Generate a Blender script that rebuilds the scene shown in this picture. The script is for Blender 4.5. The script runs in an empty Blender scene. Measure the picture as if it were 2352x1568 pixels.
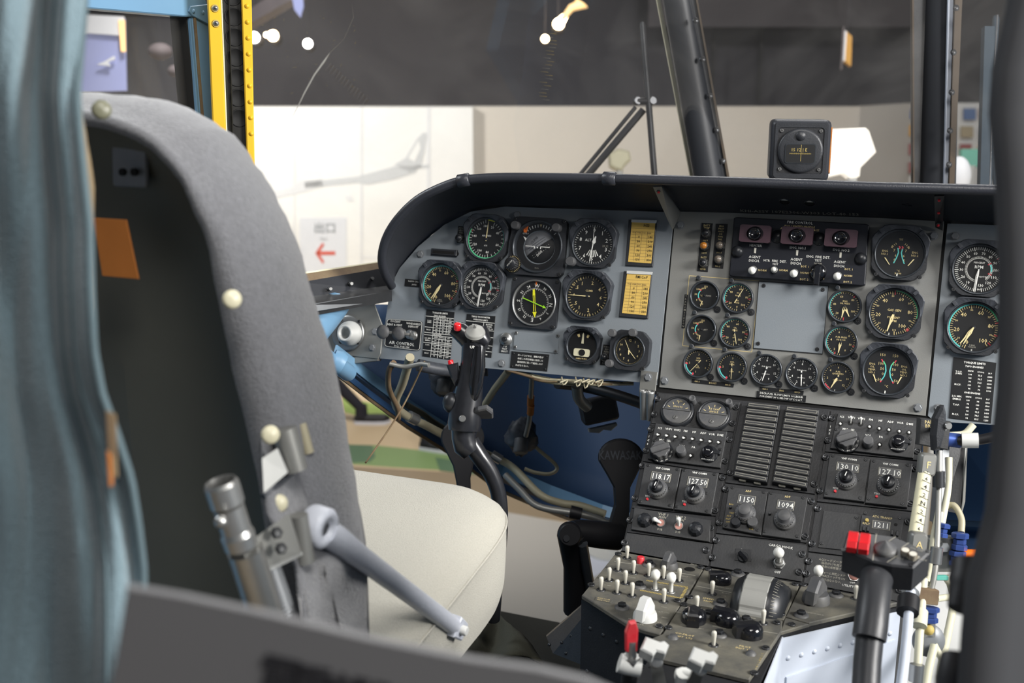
import bpy, math, random
from mathutils import Vector, Matrix
random.seed(7)
SC = bpy.context.scene
COL = SC.collection
# ------------------------------------------------------------------ camera, world, lights, exposure
W, H, FPX = 2352, 1568, 2650.0
YAW, PIT = math.radians(21.4), math.radians(14.57)
CP = Vector((0.0, 0.0, 1.30))
sy, cy, sp, cp = math.sin(YAW), math.cos(YAW), math.sin(PIT), math.cos(PIT)
FWD = Vector((-sy*cp, cy*cp, -sp)); RGT = Vector((cy, sy, 0)); UPV = Vector((-sy*sp, cy*sp, cp))
cam = bpy.data.cameras.new('camera'); camo = bpy.data.objects.new('camera', cam); COL.objects.link(camo)
R3 = Matrix((RGT, UPV, -FWD)).transposed()
camo.matrix_world = Matrix.Translation(CP) @ R3.to_4x4()
cam.sensor_width = 36; cam.lens = FPX*36/W; cam.clip_start = 0.02; cam.clip_end = 200
cam.dof.use_dof = True; cam.dof.focus_distance = 1.95; cam.dof.aperture_fstop = 4.6; cam.dof.aperture_blades = 0
SC.camera = camo
SC.view_settings.view_transform = 'Standard'; SC.view_settings.look = 'None'
SC.view_settings.exposure = 0.0; SC.view_settings.gamma = 1.0; SC.view_settings.use_curve_mapping = False
SC.cycles.max_bounces = 6; SC.cycles.diffuse_bounces = 3; SC.cycles.glossy_bounces = 3
SC.cycles.transparent_max_bounces = 16; SC.cycles.caustics_reflective = False; SC.cycles.caustics_refractive = False
SC.cycles.use_denoising = True
w = bpy.data.worlds.new('world'); SC.world = w; w.use_nodes = True
bg = w.node_tree.nodes['Background']; bg.inputs[0].default_value = (0.80, 0.87, 1.0, 1); bg.inputs[1].default_value = 0.20
def area(name, loc, target, sx, sz, power, col=(1, 1, 1)):
    l = bpy.data.lights.new(name, 'AREA'); l.shape = 'RECTANGLE'; l.size = sx; l.size_y = sz; l.energy = power; l.color = col
    o = bpy.data.objects.new(name, l); COL.objects.link(o); o.location = loc
    d = (Vector(target) - Vector(loc)); o.rotation_euler = d.to_track_quat('-Z', 'Y').to_euler(); return o
area('hall_light_starboard', (2.7, 1.10, 2.15), (-0.3, 1.8, 0.75), 1.1, 1.1, 235, (1.0, 0.98, 0.95))
area('hall_light_port', (-3.4, 1.5, 3.0), (-0.5, 1.7, 0.6), 1.6, 1.2, 70, (0.90, 0.95, 1.0))
area('hall_light_front', (-.6, 4.6, 4.0), (-0.6, 1.5, 0.6), 2.4, 1.2, 150, (1.0, 0.99, 0.97))
area('hall_light_overhead', (.5, .1, 3.0), (-0.1, 1.9, 0.7), 1.1, .8, 55, (1.0, 0.97, 0.93))
def spot(name, loc, target, power, ang, col=(1, 1, 1), r=0.3):
    l = bpy.data.lights.new(name, 'SPOT'); l.energy = power; l.spot_size = math.radians(ang); l.spot_blend = 0.9; l.color = col; l.shadow_soft_size = r
    o = bpy.data.objects.new(name, l); COL.objects.link(o); o.location = loc
    o.rotation_euler = (Vector(target) - Vector(loc)).to_track_quat('-Z', 'Y').to_euler(); return o
def ray(px, py): return FWD + RGT*((px-W/2)/FPX) + UPV*((H/2-py)/FPX)
def P(px, py, z): return CP + ray(px, py)*z
def hitp(px, py, o, n):
    d = ray(px, py); return CP + d*((o-CP).dot(n)/d.dot(n))
class Plane:
    def __init__(s, o, ex, ey):
        s.o, s.ex, s.ey = Vector(o), Vector(ex).normalized(), Vector(ey).normalized()
        s.n = s.ex.cross(s.ey).normalized(); s.ey = s.n.cross(s.ex)
        s.R = Matrix((s.ex, s.ey, s.n)).transposed().to_4x4()
    def uv(s, px, py, h=0.0):
        p = hitp(px, py, s.o + s.n*h, s.n) - s.o
        return Vector((p.dot(s.ex), p.dot(s.ey)))
    def w(s, u, v, h=0.0): return s.o + s.ex*u + s.ey*v + s.n*h
    def at(s, px, py, h=0.0, rot=0.0):
        q = s.uv(px, py, h); return s.mat(q.x, q.y, h, rot)
    def mat(s, u, v, h=0.0, rot=0.0):
        return Matrix.Translation(s.w(u, v, h)) @ s.R @ Matrix.Rotation(rot, 4, 'Z')
    def quad(s, pts, h=0.0): return [s.uv(x, y, h) for x, y in pts]
    def size(s, ppx, x, y):      # metres per photo pixel up the plane at this pixel
        return (s.uv(x, y-0.5)-s.uv(x, y+0.5)).length
# zoomed-crop coordinates -> photo pixels
def A(x, y): return (850+x/3.1357, 400+y/3.1357)
def B(x, y): return (1500+x/2.8, 400+y/2.8)
def Cc(x, y): return (1400+x/2.6133, 860+y/2.6133)
def G(x, y): return (1440+x/4.125, 880+y/4.125)
def K(x, y): return (1320+x/4.3556, 1240+y/4.3556)
def L(x, y): return (1900+x/3.7522, 1150+y/3.7522)
def lin(c): return c/12.92 if c <= 0.04045 else ((c+0.055)/1.055)**2.4
def hexc(h): return tuple(lin(int(h[i:i+2], 16)/255) for i in (0, 2, 4)) + (1.0,)
MATS = {}
def mat(name, col, rough=0.55, metal=0.0, var=0.06, scale=60.0, bump=0.0, dust=0.0, dustcol='9c9686', spec=0.4, coat=0.0, emit=0.0, bscale=None, sheen=0.0):
    m = bpy.data.materials.new(name); m.use_nodes = True; nt = m.node_tree; b = nt.nodes['Principled BSDF']
    c = hexc(col); N = nt.nodes.new; L_ = nt.links.new
    b.inputs['Roughness'].default_value = rough; b.inputs['Metallic'].default_value = metal
    b.inputs['Specular IOR Level'].default_value = spec; b.inputs['Coat Weight'].default_value = coat
    b.inputs['Sheen Weight'].default_value = sheen
    tc = N('ShaderNodeTexCoord'); no = N('ShaderNodeTexNoise'); no.inputs['Scale'].default_value = scale; no.inputs['Detail'].default_value = 4
    L_(tc.outputs['Object'], no.inputs['Vector'])
    mx = N('ShaderNodeMix'); mx.data_type = 'RGBA'
    mx.inputs[6].default_value = tuple(v*(1-var) for v in c[:3])+(1,); mx.inputs[7].default_value = tuple(min(1, v*(1+var)) for v in c[:3])+(1,)
    L_(no.outputs['Fac'], mx.inputs[0]); out = mx.outputs[2]
    if dust > 0:
        n2 = N('ShaderNodeTexNoise'); n2.inputs['Scale'].default_value = scale*0.35; n2.inputs['Detail'].default_value = 8; n2.inputs['Roughness'].default_value = 0.7
        L_(tc.outputs['Object'], n2.inputs['Vector'])
        r = N('ShaderNodeMapRange'); r.inputs[1].default_value = 0.42; r.inputs[2].default_value = 0.75; r.inputs[4].default_value = dust
        L_(n2.outputs['Fac'], r.inputs[0]); m2 = N('ShaderNodeMix'); m2.data_type = 'RGBA'
        L_(r.outputs[0], m2.inputs[0]); L_(out, m2.inputs[6]); m2.inputs[7].default_value = hexc(dustcol); out = m2.outputs[2]
    L_(out, b.inputs['Base Color'])
    if bump > 0:
        n3 = N('ShaderNodeTexNoise'); n3.inputs['Scale'].default_value = bscale or scale*6; n3.inputs['Detail'].default_value = 3
        L_(tc.outputs['Object'], n3.inputs['Vector'])
        bm = N('ShaderNodeBump'); bm.inputs['Strength'].default_value = bump; bm.inputs['Distance'].default_value = 0.002
        L_(n3.outputs['Fac'], bm.inputs['Height']); L_(bm.outputs[0], b.inputs['Normal'])
    if emit > 0:
        b.inputs['Emission Color'].default_value = c; b.inputs['Emission Strength'].default_value = emit
    MATS[name] = m; return m
mat('panel_grey', '7c8389', 0.5, var=0.05, scale=14, bump=0.08, bscale=500, dust=0.10, dustcol='8f8c84')
mat('panel_warm', '7b7c7a', 0.5, var=0.05, scale=14, bump=0.08, bscale=500, dust=0.22, dustcol='8a8474')
mat('black_case', '2a2c30', 0.42, var=0.15, scale=90, bump=0.15, bscale=420, dust=0.12, dustcol='55565a')
mat('black_shroud', '33363c', 0.5, var=0.25, scale=120, dust=0.3, dustcol='6a6e76')
mat('dial_black', '0e0f11', 0.6, var=0.05)
mat('bezel_grey', '3a3e43', 0.3, 0.3, var=0.15)
mat('radio_black', '303133', 0.5, var=0.12, scale=60, bump=0.15, bscale=300, dust=0.14, dustcol='5d5a54')
mat('radio_dark', '232427', 0.5, var=0.12, scale=60, bump=0.15, bscale=300, dust=0.08, dustcol='5d5a54')
mat('console_dusty', '504f4b', 0.65, var=0.14, scale=45, bump=0.15, bscale=300, dust=0.62, dustcol='85806f')
mat('placard_black', '1c1d1f', 0.45, var=0.1)
mat('fire_black', '1d1f26', 0.38, var=0.1, scale=30, bump=0.05)
mat('shield_black', '2c2e33', 0.42, var=0.12, scale=20, bump=0.12, bscale=700)
mat('lip_black', '303238', 0.36, var=0.12, scale=25, bump=0.2, bscale=500)
mat('white_mark', 'e6e6e0', 0.6, var=0.02)
mat('cream_mark', 'd8c48c', 0.6, var=0.02)
mat('dim_mark', '9b988c', 0.6, var=0.02)
mat('gold_mark', 'b5a05c', 0.6, var=0.02)
mat('green_mark', '5fd79a', 0.5, var=0.02)
mat('teal_mark', '5fc9c4', 0.5, var=0.02)
mat('red_mark', 'e04a58', 0.5, var=0.02)
mat('orange_mark', 'ff7a1a', 0.5, var=0.02)
mat('yellow_mark', 'e8e62a', 0.5, var=0.02)
mat('lime_mark', '9fe02a', 0.5, var=0.02)
mat('needle_white', 'efefea', 0.5, var=0.02)
mat('needle_cream', 'e9d9a4', 0.5, var=0.02)
mat('steel', 'a8a8a6', 0.32, 0.85, var=0.08)
mat('screw_dark', '4b4c4e', 0.35, 0.7, var=0.15)
mat('slot_black', '0a0a0a', 0.7, var=0.0)
mat('bolt_grey', '7d8083', 0.45, 0.3, var=0.1)
mat('knob_black', '1e2024', 0.35, var=0.1, dust=0.1, dustcol='5a5a5a')
mat('knob_gloss', '15161a', 0.16, var=0.05, coat=0.6)
mat('knob_dusty', '4a4b4e', 0.5, var=0.15, dust=0.4, dustcol='7d7a70')
mat('rim_grey', '8a8a86', 0.5, var=0.1, scale=30)
mat('pink_ring', 'b9857a', 0.5, var=0.1)
mat('toggle_white', 'c9c6ba', 0.45, var=0.06)
mat('toggle_bright', 'e4e4de', 0.35, var=0.04)
mat('curtain_blue', '64777f', 0.9, var=0.20, scale=260, bump=0.9, bscale=420, sheen=0.3)
mat('curtain_hem', '4c5c62', 0.9, var=0.1)
mat('seat_back_dark', '2a2b2e', 0.9, var=0.1, scale=20)
mat('hall_band', '3c393c', 0.9, var=0.1, scale=0.6)
mat('floor_white', 'd4d8e4', 0.6, var=0.03, scale=1.2)
mat('mural_faint', 'ccced0', 0.8, var=0.02)
mat('sign_panel', 'd0d3d8', 0.7, var=0.01)
mat('seal_brown', '453b30', 0.7, var=0.2, scale=40)
mat('frame_blue', '2a3843', 0.7, var=0.1)
mat('skin', 'b08468', 0.6, var=0.05)
mat('snap_dim', '6a6a58', 0.4)
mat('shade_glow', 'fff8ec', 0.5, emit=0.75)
mat('red_plastic', 'd02028', 0.25, var=0.05, coat=0.5)
mat('red_worn', 'cc2a34', 0.4, var=0.12, dust=0.25, dustcol='e09090', scale=40)
mat('lamp_amber', 'b8752a', 0.3, var=0.1, coat=0.5)
mat('lamp_lens', '6f665c', 0.25, var=0.2, coat=0.5)
mat('paper_yellow', 'd6b35e', 0.8, var=0.06, scale=30)
mat('pink_bakelite', '4a353d', 0.3, var=0.35, scale=30, coat=0.5)
mat('display_grey', '4f5052', 0.4, var=0.06)
mat('window_cream', 'd8d3b4', 0.5, var=0.05)
mat('ball_grey', '7d7f83', 0.4, var=0.1)
mat('alu', '9a9b9a', 0.38, 0.8, var=0.08, scale=20)
mat('alu_plate', '8c8c88', 0.45, 0.55, var=0.08, scale=12)
mat('white_metal', 'c3cad6', 0.42, var=0.04, scale=10, bump=0.05, bscale=200)
mat('grey_enamel', 'bcc0ca', 0.38, var=0.05, scale=25, bump=0.3, bscale=160)
mat('lever_white', 'cccdca', 0.35, var=0.05)
mat('cushion_cream', 'b3b0a5', 0.95, var=0.22, scale=650, bump=0.9, bscale=700, sheen=0.2)
mat('cover_grey', '6f7074', 1.0, var=0.30, scale=170, bump=1.0, bscale=420, sheen=0.5)
mat('shell_dark', '5a5a52', 0.5, 0.4, var=0.3, scale=4, dust=0.15, dustcol='4a4a40')
mat('orange_patch', 'a8662a', 0.7, var=0.15, scale=14)
mat('snap_cream', 'c8c3a8', 0.35, var=0.1)
mat('blue_paint', '6c93b2', 0.42, var=0.08, scale=8)
mat('blue_deep', '27456a', 0.6, var=0.15, scale=5)
mat('blue_dark', '2a3f57', 0.6, var=0.15, scale=5)
mat('yellow_paint', 'e0b12a', 0.42, var=0.06, scale=12, dust=0.06, dustcol='e8d56a')
mat('black_paint', '1d1c19', 0.55, var=0.15, scale=20)
mat('rubber_black', '17171a', 0.5, var=0.15, scale=25)
mat('cyclic_black', '1c1d21', 0.3, var=0.25, scale=50, coat=0.25, dust=0.12, dustcol='55575c')
mat('grip_black', '151619', 0.14, var=0.1, coat=0.8)
mat('column_black', '2b2d31', 0.45, var=0.1, scale=12)
mat('collective_black', '303134', 0.42, var=0.1, scale=20, bump=0.1)
mat('floor_dark', '33332f', 0.8, var=0.2, scale=8, bump=0.4, bscale=300)
mat('wood_trim', '6a5742', 0.7, var=0.2, scale=40, dust=0.25, dustcol='b5ab80')
mat('olive_canvas', '3a3a30', 0.95, var=0.2, scale=14, bump=0.6, bscale=200)
mat('hose_beige', 'c9c6ae', 0.5, var=0.1)
mat('conduit_tan', 'a39c84', 0.5, 0.1, var=0.12)
mat('fitting_blue', '42599c', 0.35, 0.5, var=0.12)
mat('teal_tape', '58a89a', 0.6)
mat('wall_white', 'd9dad8', 0.8, var=0.015, scale=1)
mat('wall_cream', 'bcb7ae', 0.8, var=0.02, scale=1)
mat('hall_dark', '2d2c30', 0.9, var=0.12, scale=0.6)
mat('duct_grey', '6d6466', 0.7, var=0.1)
mat('mural_grey', 'b9bcbe', 0.8, var=0.04)
mat('sign_white', 'eceef2', 0.7, var=0.01)
mat('sign_red', 'c8503c', 0.7, var=0.02)
mat('sign_text', '8a8f94', 0.7, var=0.02)
mat('sign_grey', '646466', 0.55, var=0.02, scale=8)
mat('sign_black', '1d1d22', 0.6)
mat('banner_blue', 'a6aede', 0.6, var=0.06, scale=2)
mat('floor_tan', 'cbb492', 0.6, var=0.04, scale=1.2)
mat('floor_green', '7f9863', 0.6, var=0.06, scale=1.2)
mat('floor_green_dark', '587458', 0.6, var=0.06, scale=1.2)
mat('floor_brown', '93826a', 0.6, var=0.05, scale=1.2)
mat('floor_grey', 'b9b5ae', 0.6, var=0.04, scale=1.2)
mat('trouser_dark', '25242c', 0.9)
mat('shoe_black', '1c1b20', 0.6)
mat('shoe_sole', 'c9cad2', 0.6)
mat('lime_cloth', '93a85a', 0.8)
mat('art_blue', '4a6a9c', 0.8); mat('art_tan', 'a89c80', 0.8); mat('art_red', '9c5a5a', 0.8); mat('art_orange', 'c99848', 0.8); mat('art_teal', '6fb5a2', 0.7)
mat('amber_glow', 'f5c98a', 0.5, emit=1.0)  # glow put on a bracket arm and a poster edge strip
def emat(name, col, s):
    m = bpy.data.materials.new(name); m.use_nodes = True; nt = m.node_tree; nt.nodes.clear()
    e = nt.nodes.new('ShaderNodeEmission'); e.inputs[0].default_value = hexc(col); e.inputs[1].default_value = s
    o = nt.nodes.new('ShaderNodeOutputMaterial'); nt.links.new(e.outputs[0], o.inputs[0]); MATS[name] = m
emat('lamp_warm', 'ffe0b0', 22); emat('lamp_white', 'fff8ee', 22)
def glassmat(name, refl=1.0, rough=0.02, haze=0.0, tint='ffffff', scr=0.0):
    m = bpy.data.materials.new(name); m.use_nodes = True; nt = m.node_tree; nt.nodes.clear(); N = nt.nodes.new; l = nt.links.new
    t = N('ShaderNodeBsdfTransparent'); t.inputs[0].default_value = hexc(tint)
    g = N('ShaderNodeBsdfGlossy'); g.inputs['Roughness'].default_value = rough
    lw = N('ShaderNodeLayerWeight'); lw.inputs[0].default_value = 0.5
    pw = N('ShaderNodeMath'); pw.operation = 'POWER'; pw.inputs[1].default_value = 5.0; l(lw.outputs['Facing'], pw.inputs[0])
    mu = N('ShaderNodeMath'); mu.operation = 'MULTIPLY_ADD'; mu.inputs[1].default_value = 0.96*refl; mu.inputs[2].default_value = 0.04*refl; l(pw.outputs[0], mu.inputs[0])
    mx = N('ShaderNodeMixShader'); l(mu.outputs[0], mx.inputs[0]); l(t.outputs[0], mx.inputs[1]); l(g.outputs[0], mx.inputs[2]); last = mx.outputs[0]
    if haze > 0:
        d = N('ShaderNodeBsdfDiffuse'); d.inputs[0].default_value = (0.8, 0.78, 0.75, 1)
        tc = N('ShaderNodeTexCoord'); no = N('ShaderNodeTexNoise'); no.inputs['Scale'].default_value = 3.0; no.inputs['Detail'].default_value = 7; no.inputs['Distortion'].default_value = 1.5
        l(tc.outputs['Object'], no.inputs['Vector']); r = N('ShaderNodeMapRange'); r.inputs[1].default_value = 0.4; r.inputs[2].default_value = 0.8; r.inputs[3].default_value = haze*0.4; r.inputs[4].default_value = haze*1.6
        l(no.outputs['Fac'], r.inputs[0]); m2 = N('ShaderNodeMixShader'); l(r.outputs[0], m2.inputs[0]); l(last, m2.inputs[1]); l(d.outputs[0], m2.inputs[2]); last = m2.outputs[0]
    o = N('ShaderNodeOutputMaterial'); l(last, o.inputs[0]); MATS[name] = m
glassmat('gauge_glass', 0.9, 0.08)
glassmat('windshield', 0.8, 0.03, 0.045)
glassmat('side_glass', .25, .03, .03)
glassmat('clear_plastic', 1.2, 0.1, 0.03)
# ------------------------------------------------------------------ mesh builder
TXT = {}
def text_geo(s, bold):
    k = (s, bold)
    if k in TXT: return TXT[k]
    c = bpy.data.curves.new('t', 'FONT'); c.body = s; c.size = 1.0; c.resolution_u = 1; c.offset = bold; c.align_x = 'CENTER'; c.align_y = 'CENTER'
    o = bpy.data.objects.new('t', c); COL.objects.link(o)
    dg = bpy.context.evaluated_depsgraph_get(); me = o.evaluated_get(dg).to_mesh()
    v = [(p.co.x, p.co.y) for p in me.vertices]; f = [tuple(q.vertices) for q in me.polygons]
    if v:
        y0, y1 = min(q[1] for q in v), max(q[1] for q in v); x0, x1 = min(q[0] for q in v), max(q[0] for q in v)
    else: y0 = y1 = x0 = x1 = 0
    nl = s.count('\n')+1
    if nl == 1: v = [(a-(x0+x1)/2, b-(y0+y1)/2) for a, b in v]
    bpy.data.objects.remove(o); bpy.data.curves.remove(c)
    TXT[k] = (v, f, x1-x0, y1-y0); return TXT[k]
def rrect(cx, cy_, w_, h_, r=0.0, n=4):
    if r <= 0: return [(cx-w_/2, cy_-h_/2), (cx+w_/2, cy_-h_/2), (cx+w_/2, cy_+h_/2), (cx-w_/2, cy_+h_/2)]
    pts = []
    for (sx, sy_, a0) in ((1, -1, -90), (1, 1, 0), (-1, 1, 90), (-1, -1, 180)):
        for i in range(n+1):
            a = math.radians(a0+90*i/n); pts.append((cx+sx*(w_/2-r)+r*math.cos(a), cy_+sy_*(h_/2-r)+r*math.sin(a)))
    return pts
def circ(cx, cy_, r, n=32, a0=0): return [(cx+r*math.cos(a0+2*math.pi*i/n), cy_+r*math.sin(a0+2*math.pi*i/n)) for i in range(n)]
def inset(pts, d):
    n = len(pts); out = []
    for i in range(n):
        a, b, c = Vector(pts[i-1]).to_2d(), Vector(pts[i]).to_2d(), Vector(pts[(i+1) % n]).to_2d()
        e1 = (b-a); e2 = (c-b)
        if e1.length < 1e-9 or e2.length < 1e-9: out.append(tuple(b)); continue
        e1.normalize(); e2.normalize()
        n1 = Vector((-e1.y, e1.x)); n2 = Vector((-e2.y, e2.x)); k = n1+n2
        k = k/max(0.3, (1+n1.dot(n2))); out.append((b.x+k.x*d, b.y+k.y*d))
    return out
def ccw(pts):
    a = sum(pts[i-1][0]*pts[i][1]-pts[i][0]*pts[i-1][1] for i in range(len(pts)))
    return list(pts) if a > 0 else list(reversed(pts))
I4 = Matrix.Identity(4)
class MB:
    def __init__(s): s.v, s.f, s.mi, s.sm, s.mats = [], [], [], [], []
    def add(s, vs, fs, m, smooth=False, M=None):
        if m not in s.mats: s.mats.append(m)
        k = s.mats.index(m); b = len(s.v)
        for p in vs:
            p = Vector(p) if len(p) == 3 else Vector((p[0], p[1], 0))
            s.v.append(tuple(M @ p) if M else tuple(p))
        for f in fs: s.f.append(tuple(i+b for i in f)); s.mi.append(k); s.sm.append(smooth)
        return s
    def prism(s, pts, z0, z1, m, bev=0.0, M=None, smooth=False, back=True):
        pts = ccw([tuple(p)[:2] for p in pts]); n = len(pts)
        rings = [[(x, y, z0) for x, y in pts]]
        if bev > 0:
            rings.append([(x, y, z1-bev) for x, y in pts]); rings.append([(x, y, z1) for x, y in inset(pts, bev)])
        else: rings.append([(x, y, z1) for x, y in pts])
        vs = [p for r in rings for p in r]; fs = []
        for k in range(len(rings)-1):
            for i in range(n):
                j = (i+1) % n; fs.append((k*n+i, k*n+j, (k+1)*n+j, (k+1)*n+i))
        fs.append(tuple((len(rings)-1)*n+i for i in range(n)))
        if back: fs.append(tuple(reversed(range(n))))
        s.add(vs, fs[:-2] if back else fs[:-1], m, smooth, M); 
        s.add(vs, fs[-2:] if back else fs[-1:], m, False, M); return s
    def ring(s, po, pi, z0, z1, m, M=None):      # plate with a hole; outer/inner same count
        po, pi = ccw(po), ccw(pi); n = len(po)
        vs = [(x, y, z0) for x, y in po]+[(x, y, z1) for x, y in po]+[(x, y, z1) for x, y in pi]+[(x, y, z0) for x, y in pi]
        fs = []
        for k in range(4):
            for i in range(n):
                j = (i+1) % n; a, b = k*n, ((k+1) % 4)*n; fs.append((a+i, a+j, b+j, b+i))
        return s.add(vs, fs, m, False, M)
    def lathe(s, prof, m, n=24, M=None, smooth=True, cap=True):
        vs, fs = [], []; k = len(prof)
        for i in range(n):
            a = 2*math.pi*i/n
            for r, z in prof: vs.append((r*math.cos(a), r*math.sin(a), z))
        for i in range(n):
            j = (i+1) % n
            for q in range(k-1): fs.append((i*k+q, j*k+q, j*k+q+1, i*k+q+1))
        s.add(vs, fs, m, smooth, M)
        caps = []
        if not cap: return s
        if prof[-1][0] > 1e-6: caps.append(tuple(i*k+k-1 for i in range(n)))
        if prof[0][0] > 1e-6: caps.append(tuple(reversed([i*k for i in range(n)])))
        if caps: s.add(vs, caps, m, False, M)
        return s
    def cyl(s, r, z0, z1, m, n=20, M=None, bev=0.0, x=0, y=0, r1=None):
        r1 = r if r1 is None else r1
        T = Matrix.Translation((x, y, 0)); M = (M @ T) if M else T
        pr = [(r, z0), (r1, z1-bev), (r1-bev, z1)] if bev > 0 else [(r, z0), (r1, z1)]
        return s.lathe(pr, m, n, M)
    def box(s, sx, sy_, sz, m, M=None, bev=0.0):
        if bev <= 0:
            x, y, z = sx/2, sy_/2, sz/2
            v = [(a, b, c) for c in (-z, z) for b in (-y, y) for a in (-x, x)]
            return s.add(v, [(0, 2, 3, 1), (4, 5, 7, 6), (0, 1, 5, 4), (2, 6, 7, 3), (0, 4, 6, 2), (1, 3, 7, 5)], m, False, M)
        M = M or I4; h = sz/2
        pts = rrect(0, 0, sx, sy_, bev*2, 3); n = len(pts); ins = ccw(inset(pts, bev)); vs = [(x, y, -h) for x, y in ins]+[(x, y, -h+bev) for x, y in pts]+[(x, y, h-bev) for x, y in pts]+[(x, y, h) for x, y in ins]
        fs = [(k*n+i, k*n+(i+1) % n, (k+1)*n+(i+1) % n, (k+1)*n+i) for k in range(3) for i in range(n)]
        s.add(vs, fs, m, True, M); return s.add(vs, [tuple(3*n+i for i in range(n)), tuple(reversed(range(n)))], m, False, M)
    def tube(s, path, r, m, n=10, smooth=True, caps=True, sub=0):
        path = [Vector(p) for p in path]; rs = r if isinstance(r, (list, tuple)) else [r]*len(path)
        if sub:
            np_, nr = [], []
            q = [path[0]*2-path[1]]+path+[path[-1]*2-path[-2]]
            for i in range(1, len(q)-2):
                for k in range(sub):
                    t = k/sub; a, b, c, d = q[i-1], q[i], q[i+1], q[i+2]
                    np_.append(0.5*((2*b)+(c-a)*t+(2*a-5*b+4*c-d)*t*t+(3*b-a-3*c+d)*t**3)); nr.append(rs[i-1]*(1-t)+rs[i]*t)
            np_.append(path[-1]); nr.append(rs[-1]); path, rs = np_, nr
        k = len(path); tang = []
        for i in range(k):
            t = path[min(i+1, k-1)]-path[max(i-1, 0)]; tang.append(t.normalized() if t.length > 0 else Vector((0, 0, 1)))
        up = Vector((0, 0, 1)) if abs(tang[0].z) < 0.9 else Vector((1, 0, 0)); u = (up-tang[0]*up.dot(tang[0])).normalized()
        vs, fs = [], []
        for i in range(k):
            u = (u-tang[i]*u.dot(tang[i])).normalized(); v = tang[i].cross(u)
            for j in range(n):
                a = 2*math.pi*j/n; vs.append(tuple(path[i]+(u*math.cos(a)+v*math.sin(a))*rs[i]))
        for i in range(k-1):
            for j in range(n):
                jj = (j+1) % n; fs.append((i*n+j, i*n+jj, (i+1)*n+jj, (i+1)*n+j))
        s.add(vs, fs, m, smooth)
        if caps: s.add(vs, [tuple(reversed(range(n))), tuple((k-1)*n+j for j in range(n))], m)
        return s
    def ball(s, r, m, M=None, n=16, sz=1.0):
        prof = [(r*math.sin(math.pi*i/(n//2)), -r*sz*math.cos(math.pi*i/(n//2))) for i in range(n//2+1)]
        prof[0] = (1e-7, prof[0][1]); prof[-1] = (1e-7, prof[-1][1]); return s.lathe(prof, m, n, M)
    def grid(s, rows, m, smooth=True, thick=0.0, closed=False):
        nr, nc = len(rows), len(rows[0]); vs = [Vector(p) for r in rows for p in r]
        fs = [(i*nc+j, i*nc+(j+1) % nc, (i+1)*nc+(j+1) % nc, (i+1)*nc+j) for i in range(nr-1) for j in range(nc if closed else nc-1)]
        if thick:
            nrm = [Vector((0, 0, 0)) for _ in vs]
            for f in fs:
                q = (vs[f[2]]-vs[f[0]]).cross(vs[f[3]]-vs[f[1]])
                for i in f: nrm[i] += q
            N_ = len(vs); vs2 = [vs[i]-nrm[i].normalized()*thick if nrm[i].length > 0 else vs[i] for i in range(N_)]
            fs2 = [tuple(reversed([i+N_ for i in f])) for f in fs]; ed = []
            if not closed:
                for i in range(nr-1): ed += [(i*nc, (i+1)*nc, (i+1)*nc+N_, i*nc+N_), ((i+1)*nc+nc-1, i*nc+nc-1, i*nc+nc-1+N_, (i+1)*nc+nc-1+N_)]
            for j in range(nc if closed else nc-1):
                jj = (j+1) % nc; ed += [(jj, j, j+N_, jj+N_), ((nr-1)*nc+j, (nr-1)*nc+jj, (nr-1)*nc+jj+N_, (nr-1)*nc+j+N_)]
            return s.add(vs+vs2, fs+fs2+ed, m, smooth)
        return s.add(vs, fs, m, smooth)
    def arc(s, r0, r1, a0, a1, z, m, n=None, cx=0, cy_=0):   # clock degrees, clockwise from top
        n = n or max(2, int(abs(a1-a0)/6)); vs, fs = [], []
        for i in range(n+1):
            a = math.radians(a0+(a1-a0)*i/n); sx, c = math.sin(a), math.cos(a)
            vs += [(cx+r0*sx, cy_+r0*c, z), (cx+r1*sx, cy_+r1*c, z)]
        for i in range(n): fs.append((2*i, 2*i+1, 2*i+3, 2*i+2))
        return s.add(vs, fs, m)
    def tick(s, a, r0, r1, w_, z, m, cx=0, cy_=0):
        a = math.radians(a); d = Vector((math.sin(a), math.cos(a))); p = Vector((d.y, -d.x))*(w_/2); c = Vector((cx, cy_))
        q = [c+d*r0-p, c+d*r0+p, c+d*r1+p, c+d*r1-p]
        return s.add([(v.x, v.y, z) for v in q], [(0, 1, 2, 3)], m)
    def flat(s, pts, z, m, M=None):
        pts = ccw([tuple(p)[:2] for p in pts]); return s.add([(x, y, z) for x, y in pts], [tuple(range(len(pts)))], m, False, M)
    def text(s, t, x, y, size, z, m, rot=0.0, fit=None, bold=0.0, sx=1.0, M=None, h=None):
        v, f, tw, th = text_geo(t, bold)
        if not v: return s
        k = (h/th if h and th > 0 else size); kx = k*sx
        if fit and tw*kx > fit: kx = fit/tw
        c, q = math.cos(rot), math.sin(rot)
        return s.add([(x+a*kx*c-b*k*q, y+a*kx*q+b*k*c, z) for a, b in v], f, m, False, M)
    def build(s, name, parent=None, M=None):
        me = bpy.data.meshes.new(name); me.from_pydata(s.v, [], s.f)
        for m in s.mats: me.materials.append(MATS[m])
        me.polygons.foreach_set('material_index', s.mi); me.polygons.foreach_set('use_smooth', s.sm); me.update()
        o = bpy.data.objects.new(name, me); COL.objects.link(o)
        if M is not None: o.matrix_world = M
        if parent: o.parent = parent
        return o
def tag(o, label=None, cat=None, group=None, kind=None):
    if label: o['label'] = label
    if cat: o['category'] = cat
    if group: o['group'] = group
    if kind: o['kind'] = kind
    return o
def thing(name, label, cat, M=None, group=None):
    o = bpy.data.objects.new(name, None); COL.objects.link(o); o.empty_display_size = 0.02
    if M is not None: o.matrix_world = M
    return tag(o, label, cat, group)
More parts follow.
